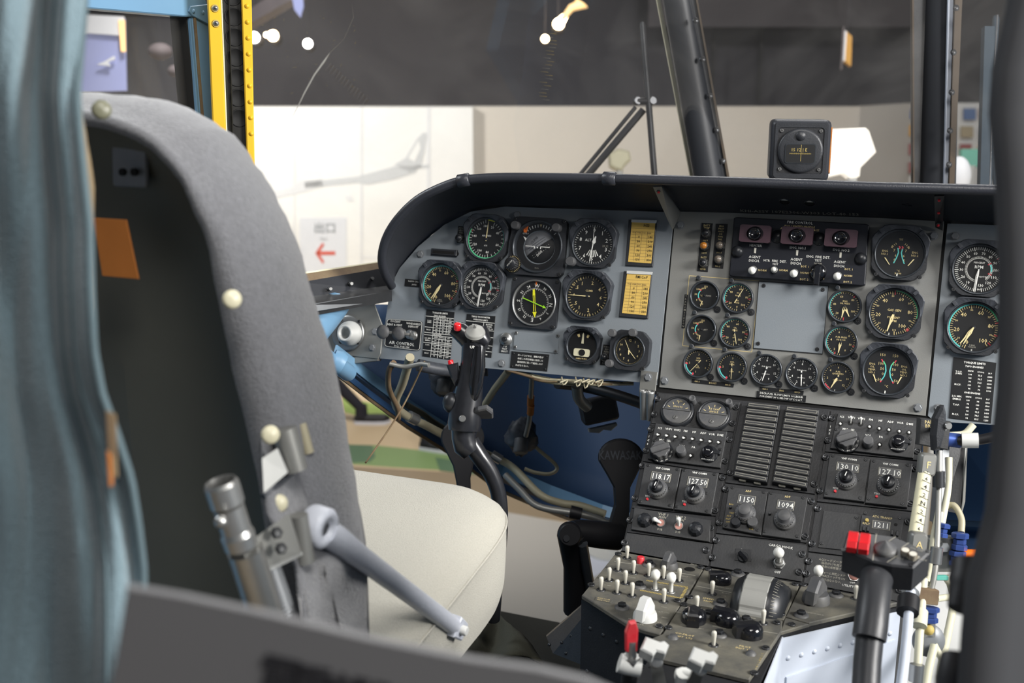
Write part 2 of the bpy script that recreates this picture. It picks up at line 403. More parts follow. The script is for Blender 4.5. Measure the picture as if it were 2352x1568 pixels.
def place(o, src_parent, M):   # a part in the local frame of its thing
    o.parent = src_parent; o.matrix_local = M; return o
def Tr(x, y=0, z=0): return Matrix.Translation((x, y, z))
def RZ(d): return Matrix.Rotation(math.radians(d), 4, 'Z')
def RX(d): return Matrix.Rotation(math.radians(d), 4, 'X')
def RY(d): return Matrix.Rotation(math.radians(d), 4, 'Y')
def frame(p, d, up=Vector((0, 0, 1))):   # matrix at p whose Z looks along d
    z = Vector(d).normalized(); x = Vector(up).cross(z)
    if x.length < 1e-5: x = Vector((1, 0, 0))
    x.normalize(); y = z.cross(x); m = Matrix((x, y, z)).transposed().to_4x4(); return Matrix.Translation(Vector(p)) @ m
PROTO = {}
def proto(key, fn):        # a shared mesh for repeats
    if key not in PROTO:
        b = MB(); fn(b); o = b.build(key); PROTO[key] = o.data; bpy.data.objects.remove(o)
    return PROTO[key]
def inst(name, me, parent, M):
    o = bpy.data.objects.new(name, me); COL.objects.link(o)
    if parent: o.parent = parent; o.matrix_local = M
    else: o.matrix_world = M
    return o
# planes of the cockpit
tM = math.radians(15.6); MP = Plane(P(1118, 548, 2.2), (1, 0, 0), (0, math.sin(tM), math.cos(tM)))
tS = math.radians(43.2); SP = Plane(MP.w(*MP.uv(1800, 925), 0.0), (1, 0, 0), (0, math.sin(tS), math.cos(tS)))
tC = math.radians(92.0); CPL = Plane(SP.w(*SP.uv(1640, 1302), 0.0), (1, 0, 0), (0, math.sin(tC), math.cos(tC)))
FLOOR_Z = 0.0; HALL_Z = -1.75
# ------------------------------------------------------------------ instruments on the main panel
def scr(b, r=0.0034, h=0.0018, m='screw_dark'):
    b.cyl(r, 0, h, m, 14, bev=0.0006)
    for a in (0, 90): b.add([(-r*.7, -r*.13, h+.0001), (r*.7, -r*.13, h+.0001), (r*.7, r*.13, h+.0001), (-r*.7, r*.13, h+.0001)], [(0, 1, 2, 3)], 'slot_black', M=RZ(a+20))
def dzus(b):
    b.lathe([(.0055, 0), (.0058, .0022), (.0046, .0030), (.0040, .0016), (.0001, .0016)], 'screw_dark', 16)
    b.box(.0064, .0014, .0014, 'screw_dark', Tr(0, 0, .0022) @ RZ(70))
def hexbolt(b):
    b.cyl(.0075, 0, .001, 'bolt_grey', 20); b.prism(circ(0, 0, .0062, 6), .001, .005, 'bolt_grey', .0008)
def peg(b): b.cyl(.0042, 0, .010, 'knob_dusty', 16, bev=.0008); b.cyl(.0032, .010, .0106, 'bezel_grey', 12)
def put(key, fn, name, parent, x, y, z=0, rot=0): return inst(name, proto(key, fn), parent, Tr(x, y, z) @ RZ(rot))
def screws(e, pts, z, key='screw', name='screw', fn=None):
    for i, (x, y) in enumerate(pts): put(key, fn or scr, name, e, x, y, z, 37*i)
def cham(hs, c, n=48):
    out = []
    for i in range(n):
        a = 2*math.pi*(i+.5)/n; x, y = math.cos(a), math.sin(a)
        r = min(hs/max(abs(x), abs(y)), (2*hs-c)/(abs(x)+abs(y))); out.append((x*r, y*r))
    return out
def circ5(r, n=48): return [(r*math.cos(2*math.pi*(i+.5)/n), r*math.sin(2*math.pi*(i+.5)/n)) for i in range(n)]
def marks(b, R, z, spec):
    for s in spec:
        k = s[0]
        if k == 'T':      # ticks: a0 a1 n r0 r1 w col
            _, a0, a1, n, r0, r1, w_, c = s
            for i in range(n+1): b.tick(a0+(a1-a0)*i/n, r0*R, r1*R, w_*R, z, c)
        elif k == 'N':    # numbers [(txt,angle)] r h col
            for t, a in s[1]:
                q = math.radians(a); b.text(t, s[2]*R*math.sin(q), s[2]*R*math.cos(q), 0, z, s[4], h=s[3]*R, bold=.01)
        elif k == 'A': b.arc(s[3]*R, s[4]*R, s[1], s[2], z+.00015, s[5])
        elif k == 'X':    # text t x y h col
            b.text(s[1], s[2]*R, s[3]*R, 0, z, s[5], h=s[4]*R, bold=.01)
def needle(e, R, z, a, tip, tail, w_, m, style='bar', letter=None):
    b = MB(); M = RZ(-a)
    if style == 'bar': p = [(-w_/2, -tail), (w_/2, -tail), (w_/2*.6, tip*.9), (0, tip), (-w_/2*.6, tip*.9)]
    elif style == 'fat': p = [(-w_*.5, -tail), (w_*.5, -tail), (w_*.5, tip*.05), (w_*.95, tip*.32), (w_*.45, tip*.62), (w_*.3, tip*.95), (0, tip), (-w_*.3, tip*.95), (-w_*.45, tip*.62), (-w_*.95, tip*.32), (-w_*.5, tip*.05)]
    elif style == 'arrow': p = [(-w_/2, -tail), (w_/2, -tail), (w_/2, tip*.8), (w_*1.6, tip*.78), (0, tip), (-w_*1.6, tip*.78), (-w_/2, tip*.8)]
    b.prism([(x*R, y*R) for x, y in p], 0, .0007, m, M=M)
    if letter:
        v = Vector((0, tip*.32*R)); v = (M.to_3x3() @ v.to_3d()); b.text(letter, v.x, v.y, 0, .0009, 'dial_black', h=w_*1.0*R)
    o = b.build('needle', e); o.matrix_local = Tr(0, 0, z); return o
def gauge(kind, label, px, py, R, spec, needles, shroud=True, pl=MP, hs=None, h=.012, group=None, hub=True, boltpts=None, round_=False, knob=None, case='black_case', extra=None, bez='bezel_grey', zf=.0035):
    hs = hs or R+.0055; zd = h-zf
    q = pl.uv(px, py, zd); e = thing(kind, label, 'gauge', pl.mat(q.x, q.y, 0), group)
    b = MB()
    if round_: b.ring(circ5(R+.0028), circ5(R+.0005), 0, h, case)
    else: b.ring(cham(hs, hs*.42), circ5(R+.002), 0, h, case); b.ring(cham(hs*.985, hs*.42), circ5(R+.002), h, h+.0012, case)
    b.build('case', e)
    b = MB(); b.cyl(R+.001, zd-.002, zd, 'dial_black', 48); marks(b, R, zd+.0003, spec); b.build('dial', e)
    b = MB(); b.lathe([(R+.0025, h*.6), (R+.0028, h+.0022), (R+.0008, h+.0026), (R-.0008, h), (R-.0006, zd)], bez, 48, cap=False); b.build('bezel', e)
    for i, nd in enumerate(needles): needle(e, R, zd+.0012+i*.0009, *nd)
    if hub: b = MB(); b.cyl(R*.07, 0, .0024, 'black_case', 16, bev=.0005); o = b.build('hub', e); o.matrix_local = Tr(0, 0, zd)
    b = MB(); b.add([(x, y, 0) for x, y in circ(0, 0, R, 40)], [tuple(range(40))], 'gauge_glass'); o = b.build('glass', e); o.matrix_local = Tr(0, 0, h+.0012)
    if shroud:
        b = MB(); po, pi = [], []; n = 26
        ro = R+.0085
        for i in range(n+1):
            a = math.radians(-104+208*i/n); x, y = math.sin(a), math.cos(a)
            r = min(hs*1.05/max(abs(x), abs(y)), (2*hs-hs*.36)/(abs(x)+abs(y)))*1.01; k = min(1, min(i, n-i)/5)
            po.append((x*(R+.003+(r-R-.003)*(.35+.65*k)), y*(R+.003+(r-R-.003)*(.35+.65*k)), .004+.020*max(0, math.sin(math.pi*i/n))**.5)); pi.append((x*(R+.0025), y*(R+.0025), h+.001+.008*max(0, math.sin(math.pi*i/n))**.6))
        rows = [[(x, y, .001) for x, y, z in po], [(x, y, z) for x, y, z in po], [(x*.97, y*.97, z+.0008) for x, y, z in po], pi, [(x, y, h) for x, y, z in pi]]
        b.grid(rows, 'black_shroud', smooth=False); b.build('light_shroud', e)
        for s in (-1, 1): MB().box(.006, .009, .002, 'black_shroud', Tr(s*hs*.72, hs*.80, .0235) @ RZ(s*-42), .0005).build('shroud_clip', e)
    pts = boltpts if boltpts is not None else ([(-hs*.80, -hs*.80), (hs*.80, -hs*.80)] if shroud else ([] if round_ else [(s*hs*.82, t*hs*.82) for s in (-1, 1) for t in (-1, 1)]))
    screws(e, pts, h+.001)
    if knob:
        kx, ky, kr = knob; b = MB(); b.cyl(kr, 0, .016, 'knob_dusty', 22, bev=.001); o = b.build('adjusting_knob', e); o.matrix_local = Tr(kx, ky, h)
    if extra: extra(e, zd, h)
    return e
class PT:                       # a flat unit laid on a plane; everything addressed by photo pixels on its face
    def __init__(s, name, label, cat, pl, quad, h=0.0, group=None, e=None):
        s.pl = pl; q = [pl.uv(x, y, h) for x, y in quad]; s.c = sum(q, Vector((0, 0)))/len(q); s.h = h
        s.e = e or thing(name, label, cat, pl.mat(s.c.x, s.c.y, 0), group)
        s.quad = quad
    def l(s, p, h=None): return tuple(s.pl.uv(p[0], p[1], s.h if h is None else h)-s.c)
    def plate(s, name, quad, z0, z1, m, bev=.0008, r=0):
        pts = [s.l(p, z1) for p in quad]
        return MB().prism(pts, z0, z1, m, bev).build(name, s.e)
    def px(s, n, p, h=None):     # n photo pixels -> metres here
        a, b = s.l((p[0], p[1]-n/2), h), s.l((p[0], p[1]+n/2), h); return abs(a[1]-b[1])
    def txt(s, b, t, p, hp, z, m, fit=None, rot=0, bold=.008, sx=1.0):
        if s.pl is CPL: hp *= .52
        x, y = s.l(p, z); b.text(t, x, y, 0, z+.0003, m, h=s.px(hp, p, z), rot=rot, bold=bold, sx=sx, fit=(s.px(fit, p, z) if fit else None))
    def knob(s, p, r, h, m='knob_dusty', name='knob', z=0.0, key=None, fn=None, rot=0):
        x, y = s.l(p, z+h*.6)
        b = MB()
        if fn: fn(b)
        else: b.cyl(r, 0, h, m, 24, bev=min(.0012, r*.2))
        o = b.build(name, s.e); o.matrix_local = Tr(x, y, z) @ RZ(rot); return o
    def scr(s, pts, z, key='screw', fn=None, name='screw'):
        for i, p in enumerate(pts):
            x, y = s.l(p, z); put(key, fn or scr, name, s.e, x, y, z, 31*i)
def nums(vals, a0, per, v0=0): return [(str(v), a0+(v-v0)*per) for v in vals]
WM, CM, DM = 'white_mark', 'cream_mark', 'dim_mark'
# airspeed
asi = [(20, 24), (40, 60), (60, 113), (80, 170), (100, 207), (120, 244), (140, 281), (160, 318), (180, 352)]
sp_ = [('N', [(str(v), a) for v, a in asi], .66, .125, WM), ('X', 'AIRSPEED', 0, .17, .085, WM), ('X', 'KTS', 0, -.33, .07, WM),
       ('A', 88, 300, .93, .985, 'green_mark'), ('A', 60, 88, .93, .985, 'teal_mark'), ('A', 0, 22, .93, .985, 'yellow_mark'), ('T', 296, 296, 1, .86, 1.0, .05, 'red_mark'), ('T', -8, -8, 1, .88, 1.02, .04, WM)]
for i in range(len(asi)-1):
    a0, a1 = asi[i][1], asi[i+1][1]; sp_.append(('T', a0, a1, 4, .80, .92, .022, WM)); sp_.append(('T', a0, a0, 1, .76, .92, .035, WM))
gauge('airspeed_indicator', 'black airspeed dial with green arc and upright needle, top left of the grey panel', *A(838, 467), .038, sp_, [(3, .93, .1, .06, 'needle_cream')])
def torque(label, p, R=.0385):
    sp = [('N', nums((0, 20, 40, 60, 80, 100), 198, 3.03), .66, .17, CM), ('N', nums((10, 30, 50, 70, 90), 198, 3.03), .72, .08, CM),
          ('T', 198, 501, 50, .82, .92, .018, CM), ('T', 198, 501, 10, .78, .93, .03, CM), ('A', 208, 395, .93, .985, 'teal_mark'), ('A', 395, 430, .93, .985, 'green_mark'),
          ('T', 74, 74, 1, .84, .98, .05, 'red_mark'), ('T', 107, 107, 1, .84, .98, .05, 'red_mark'), ('T', 134, 134, 1, .84, .98, .05, 'red_mark'), ('X', '% ENG\nTORQUE', 0, -.78, .14, DM), ('T', 180, 180, 1, .9, 1.03, .05, WM)]
    return gauge('torque_gauge', label, *p, R, sp, [(213, .86, -.0, .07, 'needle_cream', 'fat', '1'), (205, .8, -.0, .06, 'needle_cream', 'fat', '2')])
torque('round torque gauge on the far left of the grey panel beside the radio call plate', A(512, 797))
def tacho(label, p):
    f = lambda v: 213+2.63*(v-10)
    sp = [('N', [(str(v), f(v)) for v in range(10, 140, 10)], .68, .115, WM), ('T', f(0), f(130), 65, .82, .94, .018, WM), ('T', f(0), f(130), 13, .79, .95, .03, WM), ('T', f(0), f(120), 60, .47, .55, .016, WM), ('A', f(0), f(120), .455, .465, WM),
          ('X', 'PERCENT', 0, .28, .075, WM), ('X', 'RPM', 0, .1, .13, WM), ('X', 'ROTOR', .22, -.3, .07, WM), ('X', 'ENG', .1, -.84, .07, WM), ('A', 62, 98, .46, .52, 'teal_mark'),
          ('T', 58, 58, 1, .4, .55, .05, 'red_mark'), ('T', 112, 112, 1, .4, .55, .05, 'red_mark'), ('T', 96, 96, 1, .8, .97, .05, 'red_mark'), ('T', 55, 55, 1, .8, .97, .04, 'red_mark'), ('A', 58, 92, .94, .985, 'green_mark')]
    return gauge('tachometer', label, *p, .039, sp, [(188, .95, .05, .06, 'needle_white', 'fat', 'R'), (184, 1.0, .0, .05, 'needle_white')])
tacho('triple tachometer with double ring scale between the torque gauge and the round compass dial', A(803, 812))
# altimeter
alt = [('N', [(str(i), i*36) for i in range(10)], .70, .19, WM), ('T', 0, 360, 50, .88, .96, .018, WM), ('T', 0, 360, 10, .84, .96, .035, WM), ('X', 'ALT', -.28, .2, .13, WM), ('X', '29.92', .62, -.05, .1, DM), ('X', '100 FEET', 0, .82, .05, DM)]
for i in range(6): alt.append(('A', 150+i*11, 155+i*11, .30, .62, WM))
gauge('altimeter', 'black altimeter marked ALT with white digits, right of the artificial horizon', *A(1608, 505), .0375, alt, [(14, .42, .0, .10, 'needle_white', 'fat'), (186, .88, .1, .055, 'needle_white'), (0, .86, .0, .02, 'needle_white', 'arrow')], boltpts=[(.036, -.036)], knob=(-.036, -.035, .0085))
# vertical speed
vs = [('N', [('.5', 305), ('1', 332), ('2', 17), ('4', 58), ('6', 92), ('4', 122), ('2', 170), ('1', 212), ('.5', 236)], .66, .16, CM), ('X', 'CLIMB', .07, .26, .09, CM), ('X', '0', -.66, .02, .13, CM),
      ('T', 270, 350, 10, .84, .95, .02, CM), ('T', 350, 450, 12, .86, .95, .02, CM), ('T', 90, 190, 12, .86, .95, .02, CM), ('T', 190, 270, 10, .84, .95, .02, CM)]
for a in (305, 332, 15, 58, 90, 122, 168, 212, 236): vs.append(('T', a, a, 1, .80, .95, .035, CM))
gauge('climb_indicator', 'dark climb rate dial with needle pointing left, beside the lower yellow card', *A(1565, 878), .039, vs, [(270, .9, .12, .05, 'needle_cream')], boltpts=[(.036, -.036)])
# turn and slip
def ts_extra(e, zd, h):
    R = .028
    b = MB(); b.prism(rrect(0, 0, R*1.1, R*.5, R*.12), 0, .001, 'window_cream'); o = b.build('slip_tube', e); o.matrix_local = Tr(0, -R*.45, zd+.0005)
    b = MB(); b.cyl(R*.22, .001, .0018, 'dial_black', 16); o = b.build('slip_ball', e); o.matrix_local = Tr(R*.02, -R*.45, zd+.0005)
gauge('turn_and_slip_indicator', 'small turn and slip dial with pale level tube, left of the panel clock', *A(1530, 1235), .028,
      [('X', '4 MIN TURN', 0, -.85, .1, CM), ('A', -32, -20, .62, .82, CM), ('A', 20, 32, .62, .82, CM)], [(0, .86, -.15, .16, 'window_cream')], hub=False, extra=ts_extra)
# clock
gauge('panel_clock', 'small square clock at the lower right end of the left panel', *A(1868, 1268), .0265,
      [('N', [(str(i), i*30) for i in (1, 2, 3, 4, 6, 7, 8, 9, 10, 12)], .68, .15, CM), ('T', 0, 360, 60, .88, .94, .015, CM)], [(332, .8, .1, .03, 'needle_cream'), (138, .75, .05, .04, 'needle_cream'), (180, .3, 0, .1, 'needle_cream')], shroud=False, hs=.036, h=.022,
      boltpts=[(.029, -.030)], extra=lambda e, zd, h: [place(MB().cyl(.0072, 0, .014, 'knob_dusty', 18, bev=.001).build('clock_knob', e), e, Tr(x, y, h)) for x, y in ((-.032, .028), (.006, .032), (-.032, -.027))])
# artificial horizon
def adi():
    c = A(1203, 520); h = .014; q = MP.uv(*c, h); e = thing('artificial_horizon', 'large square artificial horizon with grey tilted ball and orange flag', 'gauge', MP.mat(q.x, q.y, 0)); S = .0545; R = .046
    oct_ = cham(S, S*.16); MB().ring(oct_, circ5(R), 0, h, 'black_case').build('case', e)
    MB().lathe([(R+.0035, h), (R+.0035, h+.0025), (R+.001, h+.003), (R-.001, h-.001), (R*.98, .002)], 'bezel_grey', 56, cap=False).build('bezel', e)
    b = MB(); b.ring(circ5(R*.99), circ5(R*.70), 0, .004, 'dial_black')
    for a in (-60, -50, -40, -30, -20, -10, 10, 20, 30, 40, 60): b.tick(a*.8, R*.80, R*.92, R*.03, .0043, WM)
    b.flat([(-R*.05, R*.92), (R*.05, R*.92), (0, R*.80)], .0043, CM); b.text('GYRO', -R*.62, R*.52, 0, .0043, WM, h=R*.07); b.flat([(-R*.72, R*.4), (-R*.56, R*.33), (-R*.60, R*.22)], .0043, WM)
    o = b.build('roll_scale', e)
    b = MB(); M0 = RZ(-38); rr = R*.70; rows = []
    pr = [(rr*math.sin(t*math.pi/2), .011*math.cos(t*math.pi/2)-.004) for t in [i/8 for i in range(9)]]; b.lathe(pr[::-1], 'ball_grey', 40)
    def onball(u, v): d = min(1, math.hypot(u, v)/rr); return (u, v, .011*math.sqrt(max(0, 1-d*d))-.0036)
    N_ = 14; low = []
    for i in range(N_):
        for j in range(N_):
            pts = []
            for di, dj in ((0, 0), (1, 0), (1, 1), (0, 1)):
                a = math.pi*(i+di)/N_+math.pi; k = rr*.99*(j+dj)/N_; pts.append(onball(k*math.cos(a), k*math.sin(a)))
            b.add([tuple((M0.inverted() @ Vector(p))) for p in pts], [(0, 1, 2, 3)], 'dial_black', True)
    for d in (-.22, -.36, .14, .28):
        pts = []
        for s in (-1, 1):
            for t in (0, 1): u, v = (rr*.8*(-1+t*2))*s*.6, rr*d+s*.0003
        for t in range(8):
            u0, u1 = rr*(-.6+1.2*t/8), rr*(-.6+1.2*(t+1)/8); b.add([tuple(M0.inverted() @ Vector(onball(*q_))) for q_ in ((u0, rr*d-.0003), (u1, rr*d-.0003), (u1, rr*d+.0003), (u0, rr*d+.0003))], [(0, 1, 2, 3)], WM if d < 0 else 'dial_black')
    o = b.build('horizon_ball', e)
    b = MB(); b.text('DIVE', .004, -.012, 0, .0085, WM, h=.0045, rot=math.radians(48)); b.text('CLIMB', -.009, .012, 0, .0082, 'dial_black', h=.0045, rot=math.radians(48)); b.build('ball_lettering', e)
    b = MB()
    for s in (-1, 1): b.prism([(s*R*.52, -.0006), (s*R*.52, .0006), (s*R*.12, .0006), (s*R*.12, -.004), (s*R*.15, -.004), (s*R*.15, -.0006)], .011, .012, 'needle_white')
    b.prism(circ(0, -.002, .0012, 10), .011, .012, 'needle_white'); b.build('aircraft_symbol', e)
    b = MB(); b.prism(rrect(0, 0, R*.15, R*.42, R*.06), .005, .006, 'orange_mark', M=RZ(-8)); b.text('OFF', 0, 0, 0, .0063, 'dial_black', h=R*.09, rot=math.pi/2); o = b.build('warning_flag', e); o.matrix_local = Tr(-R*.62, R*.76, 0)
    b = MB(); b.add([(x, y, 0) for x, y in circ(0, 0, R, 40)], [tuple(range(40))], 'gauge_glass'); o = b.build('glass', e); o.matrix_local = Tr(0, 0, h+.001)
    screws(e, [(-.049, .049), (.049, .049), (-.049, -.049), (.049, -.049)], h)
    for x, y in ((-.043, .036), (.038, .036)): put('peg2', lambda b: b.cyl(.0078, 0, .017, 'knob_dusty', 20, bev=.001), 'light_post', e, x, y, h)
    b = MB(); b.cyl(.0165, 0, .003, 'dial_black', 30); b.lathe([(.0115, .003), (.0105, .018), (.0095, .019), (.0001, .019)], 'knob_black', 24)
    for i in range(18): b.box(.001, .0012, .014, 'knob_dusty', RZ(i*20) @ Tr(.0112, 0, .011))
    for i in range(22): b.tick(i*12-20, .013, .0155, .0005, .0034, CM)
    b.text('PITCH TRIM', 0, 0, 0, .0195, WM, fit=.014, h=.0024, rot=.9); o = b.build('trim_knob', e); o.matrix_local = Tr(-.044, -.036, h)
    b = MB(); b.text('Sperry', 0, -R*.86, 0, .0045, DM, h=R*.06); b.build('maker_mark', e)
adi()
# radio magnetic indicator
def rmi():
    c = A(1180, 925); h = .008; q = MP.uv(*c, h); e = thing('radio_compass_indicator', 'square compass dial with yellow and lime green needles', 'gauge', MP.mat(q.x, q.y, 0)); S = .0475; R = .0405
    MB().ring(cham(S, S*.08), circ5(R+.001), 0, h, 'black_case').build('case', e)
    MB().lathe([(R+.003, h), (R+.0028, h+.0022), (R+.0012, h+.003), (R-.0004, h+.001), (R-.0004, .003)], 'alu', 56, cap=False).build('bezel', e)
    b = MB(); b.cyl(R, 0, .004, 'dial_black', 56)
    off = 3
    for i, t in enumerate(('W', '30', '33', 'N', '3', '6', 'E', '12', '15', 'S', '21', '24')):
        a = i*30+off; qa = math.radians(a); b.text(t, .80*R*math.sin(qa), .80*R*math.cos(qa), 0, .0043, WM, h=R*(.17 if t in 'WNES' else .12), rot=-qa, bold=.01)
    for i in range(72): b.tick(i*5+off, R*(.60 if i % 2 == 0 else .64), R*.69, R*.017, .0043, WM)
    b.build('compass_card', e)
    MB().prism([(-R*.05, R*.98), (R*.05, R*.98), (0, R*.82)], .0045, .0055, 'orange_mark').build('heading_mark', e)
    b = MB(); M = RZ(-172)
    for s in (-1, 1): b.prism([(s*R*.04-R*.012, -R*.36), (s*R*.04+R*.012, -R*.36), (s*R*.04+R*.012, R*.40), (s*R*.04-R*.012, R*.40)], 0, .0008, 'yellow_mark', M=M)
    b.prism([(-R*.10, R*.42), (R*.10, R*.42), (0, R*.68)], 0, .0008, 'yellow_mark', M=M); b.prism([(-R*.045, -R*.62), (R*.045, -R*.62), (R*.06, -R*.34), (-R*.06, -R*.34)], 0, .0008, 'yellow_mark', M=M)
    o = b.build('needle', e); o.matrix_local = Tr(0, 0, .006)
    b = MB(); M = RZ(-108); b.prism([(-R*.02, -R*.60), (R*.02, -R*.60), (R*.02, R*.50), (R*.07, R*.48), (0, R*.64), (-R*.07, R*.48), (-R*.02, R*.50)], 0, .0008, 'lime_mark', M=M); o = b.build('needle', e); o.matrix_local = Tr(0, 0, .0075)
    b = MB(); b.add([(x, y, 0) for x, y in circ(0, 0, R, 40)], [tuple(range(40))], 'gauge_glass'); o = b.build('glass', e); o.matrix_local = Tr(0, 0, h+.001)
    screws(e, [(-.042, .042), (.042, .042), (-.042, -.042), (.042, -.042)], h)
rmi()
# ---- centre panel gauges
def dual(label, name, p, kind):
    R = .0385; RA = 2.0
    def extra(e, zd, h):
        b = MB(); z = zd+.0005
        for s in (-1, 1):
            cx = s*R*1.05
            if kind == 'tit':
                b.arc(R*.93, R*.98, 270-35 if s > 0 else 55, 270+25 if s > 0 else 125-0, z, 'teal_mark', 10, cx, -R*.02) if 0 else None
                seg = [(s*.22, -.42), (s*.12, -.18), (s*.06, .05), (s*.10, .25)]
                for i in range(3):
                    x0, y0 = seg[i]; x1, y1 = seg[i+1]; b.add([((x0-.025)*R, y0*R, z), ((x0+.025)*R, y0*R, z), ((x1+.025)*R, y1*R, z), ((x1-.025)*R, y1*R, z)], [(0, 1, 2, 3)], 'teal_mark')
                for i, t in enumerate(('5', '6', '7', '8')): b.text(t, s*R*(.20, .17, .24, .34)[i]*1.0, R*(-.28, -.08, .14, .30)[i], 0, z, CM, h=R*.11)
                b.arc(R*.02, R*.07, -10, 190, z, 'red_mark', 8, s*R*.06, R*.27)
                for i in range(4): b.tick(s*(30+i*12), R*.34, R*.42, R*.02, z, CM, 0, R*.1)
                b.text('ENG\nNO.%d' % (1 if s < 0 else 2), s*R*.62, R*.02, 0, z, CM, h=R*.22)
            else:
                seg = [(s*.24, -.44), (s*.13, -.25), (s*.08, 0), (s*.12, .25), (s*.22, .42)]
                for i in range(4):
                    x0, y0 = seg[i]; x1, y1 = seg[i+1]; b.add([((x0-.025)*R, y0*R, z), ((x0+.025)*R, y0*R, z), ((x1+.025)*R, y1*R, z), ((x1-.025)*R, y1*R, z)], [(0, 1, 2, 3)], 'teal_mark' if i < 3 else 'green_mark')
                for i, t in enumerate(('-50', '0', '50', '100', '150')): b.text(t, s*R*(.34, .20, .24, .30, .26)[i], R*(-.40, -.14, .08, .30, .68)[i], 0, z, CM, h=R*.12)
                b.tick(s*32, R*.44, R*.58, R*.05, z, 'red_mark'); b.tick(s*152, R*.44, R*.58, R*.05, z, 'red_mark')
                b.text('ENG.\nOIL\nTEMP.\nNO.%d' % (1 if s < 0 else 2), s*R*.66, R*.06, 0, z, CM, h=R*.46)
        if kind == 'tit': b.text('TIT', 0, R*.62, 0, z, CM, h=R*.08); b.text('°C\nX 100', 0, -R*.80, 0, z, CM, h=R*.20)
        else: b.text('°C', 0, -R*.66, 0, z, CM, h=R*.11)
        b.tick(182, R*.86, R*1.0, R*.05, z, WM); b.build('dual_scale', e)
        for s in (-1, 1):
            b = MB(); x0, y0, x1, y1 = (s*R*.60, -R*.20, s*R*.38, -R*.50) if kind == 'tit' else (s*R*.58, -R*.20, s*R*.44, -R*.52)
            w_ = R*.03; b.prism([(x0-w_, y0), (x0+w_, y0), (x1+w_*.6, y1), (x1-w_*.6, y1)], 0, .0006, 'needle_cream'); o = b.build('needle', e); o.matrix_local = Tr(0, 0, zd+.001)
    gauge(name, label, *p, R, [], [], hub=False, extra=extra, boltpts=[(-.035, -.037), (.035, -.037)])
dual('round turbine temperature gauge with two teal curves, top right of the centre panel', 'turbine_temperature_gauge', B(1587, 512), 'tit')
dual('round engine oil temperature gauge with two teal curves, bottom right of the centre panel', 'oil_temperature_gauge', B(1510, 1265), 'oil')
gg = [('N', nums((20, 40, 60, 80, 100), 260, 3.05, 20), .66, .16, CM), ('N', nums((10, 30, 50, 70, 90, 110), 260, 3.05, 20), .74, .085, CM), ('T', 199, 534.5, 55, .84, .94, .02, CM), ('T', 199, 534.5, 11, .80, .95, .035, CM),
      ('X', 'GAS GEN', 0, .12, .10, CM), ('X', 'PERCENT', 0, -.2, .09, CM), ('X', 'RPM', 0, -.35, .10, CM), ('A', 0, 100, .94, .985, 'green_mark'), ('T', -2, -2, 1, .8, 1, .05, 'red_mark'), ('T', 136, 140, 1, .86, .99, .05, 'red_mark'), ('T', 188, 188, 1, .88, 1.02, .05, WM)]
gauge('gas_generator_gauge', 'large round gauge marked GAS GEN, middle of the right column on the centre panel', *B(1550, 892), .0385, gg, [(195, .86, -.05, .075, 'needle_cream', 'fat', '2')])
def small(name, label, p, spec, needles, idx=None, R=.0235, grp=None):
    if idx is not None: spec = spec+[('T', idx, idx, 1, .86, 1.04, .05, WM)]
    return gauge(name, label, *p, R, spec, needles, shroud=False, round_=True, h=.008, case='black_case', zf=.003)
def tmp(t): return [('N', [('150', 3), ('100', 310), ('50', 275), ('0', 237), ('-50', 196)], .68, .15, CM), ('X', '°C', -.26, -.02, .13, CM), ('X', t, .30, 0, .13, DM), ('A', 243, 313, .44, .52, 'teal_mark'), ('T', 316, 320, 1, .45, .6, .07, 'red_mark'), ('T', 238, 240, 1, .42, .56, .07, 'red_mark'), ('T', 196, 236, 5, .45, .56, .03, CM), ('T', 320, 362, 5, .5, .62, .03, CM)]
def prs(t): return [('N', [('0', 180), ('20', 232), ('40', 308), ('60', 13), ('80', 83), ('100', 138)], .64, .16, CM), ('T', 180, 500, 30, .84, .93, .025, CM), ('T', 180, 500, 10, .78, .94, .04, CM), ('X', 'OIL', 0, .35, .11, CM), ('X', 'PRESS', 0, .16, .11, CM), ('X', 'PSI', 0, -.2, .1, CM), ('X', t, 0, -.36, .1, CM), ('A', -115, 78, .93, .99, 'teal_mark'), ('T', 92, 92, 1, .72, .96, .07, 'red_mark'), ('T', 246, 246, 1, .72, .96, .07, 'red_mark')]
small('transmission_temperature_gauge', 'small dial marked FWD with temperature scale, upper left of the small gauges', B(332, 780), tmp('FWD'), [(196, .88, -.45, .06, 'needle_cream')], 90)
small('transmission_temperature_gauge', 'small dial marked AFT with temperature scale, second in the left column of small gauges', B(312, 998), tmp('AFT'), [(188, .88, -.45, .06, 'needle_cream')], 90)
small('transmission_pressure_gauge', 'small oil pressure dial with needle pointing up right towards 60', B(545, 795), prs('FWD'), [(27, .8, .42, .06, 'needle_cream')], 158, .0245)
small('transmission_pressure_gauge', 'small oil pressure dial with needle pointing down right, left of the blank cover plate', B(525, 1018), prs('AFT'), [(166, .85, .25, .06, 'needle_cream')], 155, .0245)
hyd = [('N', [('0', 118), ('1', 190), ('2', 268), ('3', 0), ('4', 68)], .66, .14, CM), ('T', -90, 118, 20, .84, .94, .025, CM), ('X', 'HYD.', 0, .38, .1, CM), ('X', 'PRESS.', 0, .2, .1, CM), ('X', 'PSI\nX1000', 0, -.28, .2, CM), ('A', 205, 262, .88, .97, 'teal_mark'), ('T', 262, 266, 1, .8, .98, .07, 'red_mark'), ('T', 200, 204, 1, .8, .98, .07, 'red_mark')]
small('hydraulic_pressure_gauge', 'small hydraulic pressure dial with needle pointing lower left, bottom left of the centre panel', B(290, 1215), hyd, [(219, .9, .3, .05, 'needle_cream')], 92)
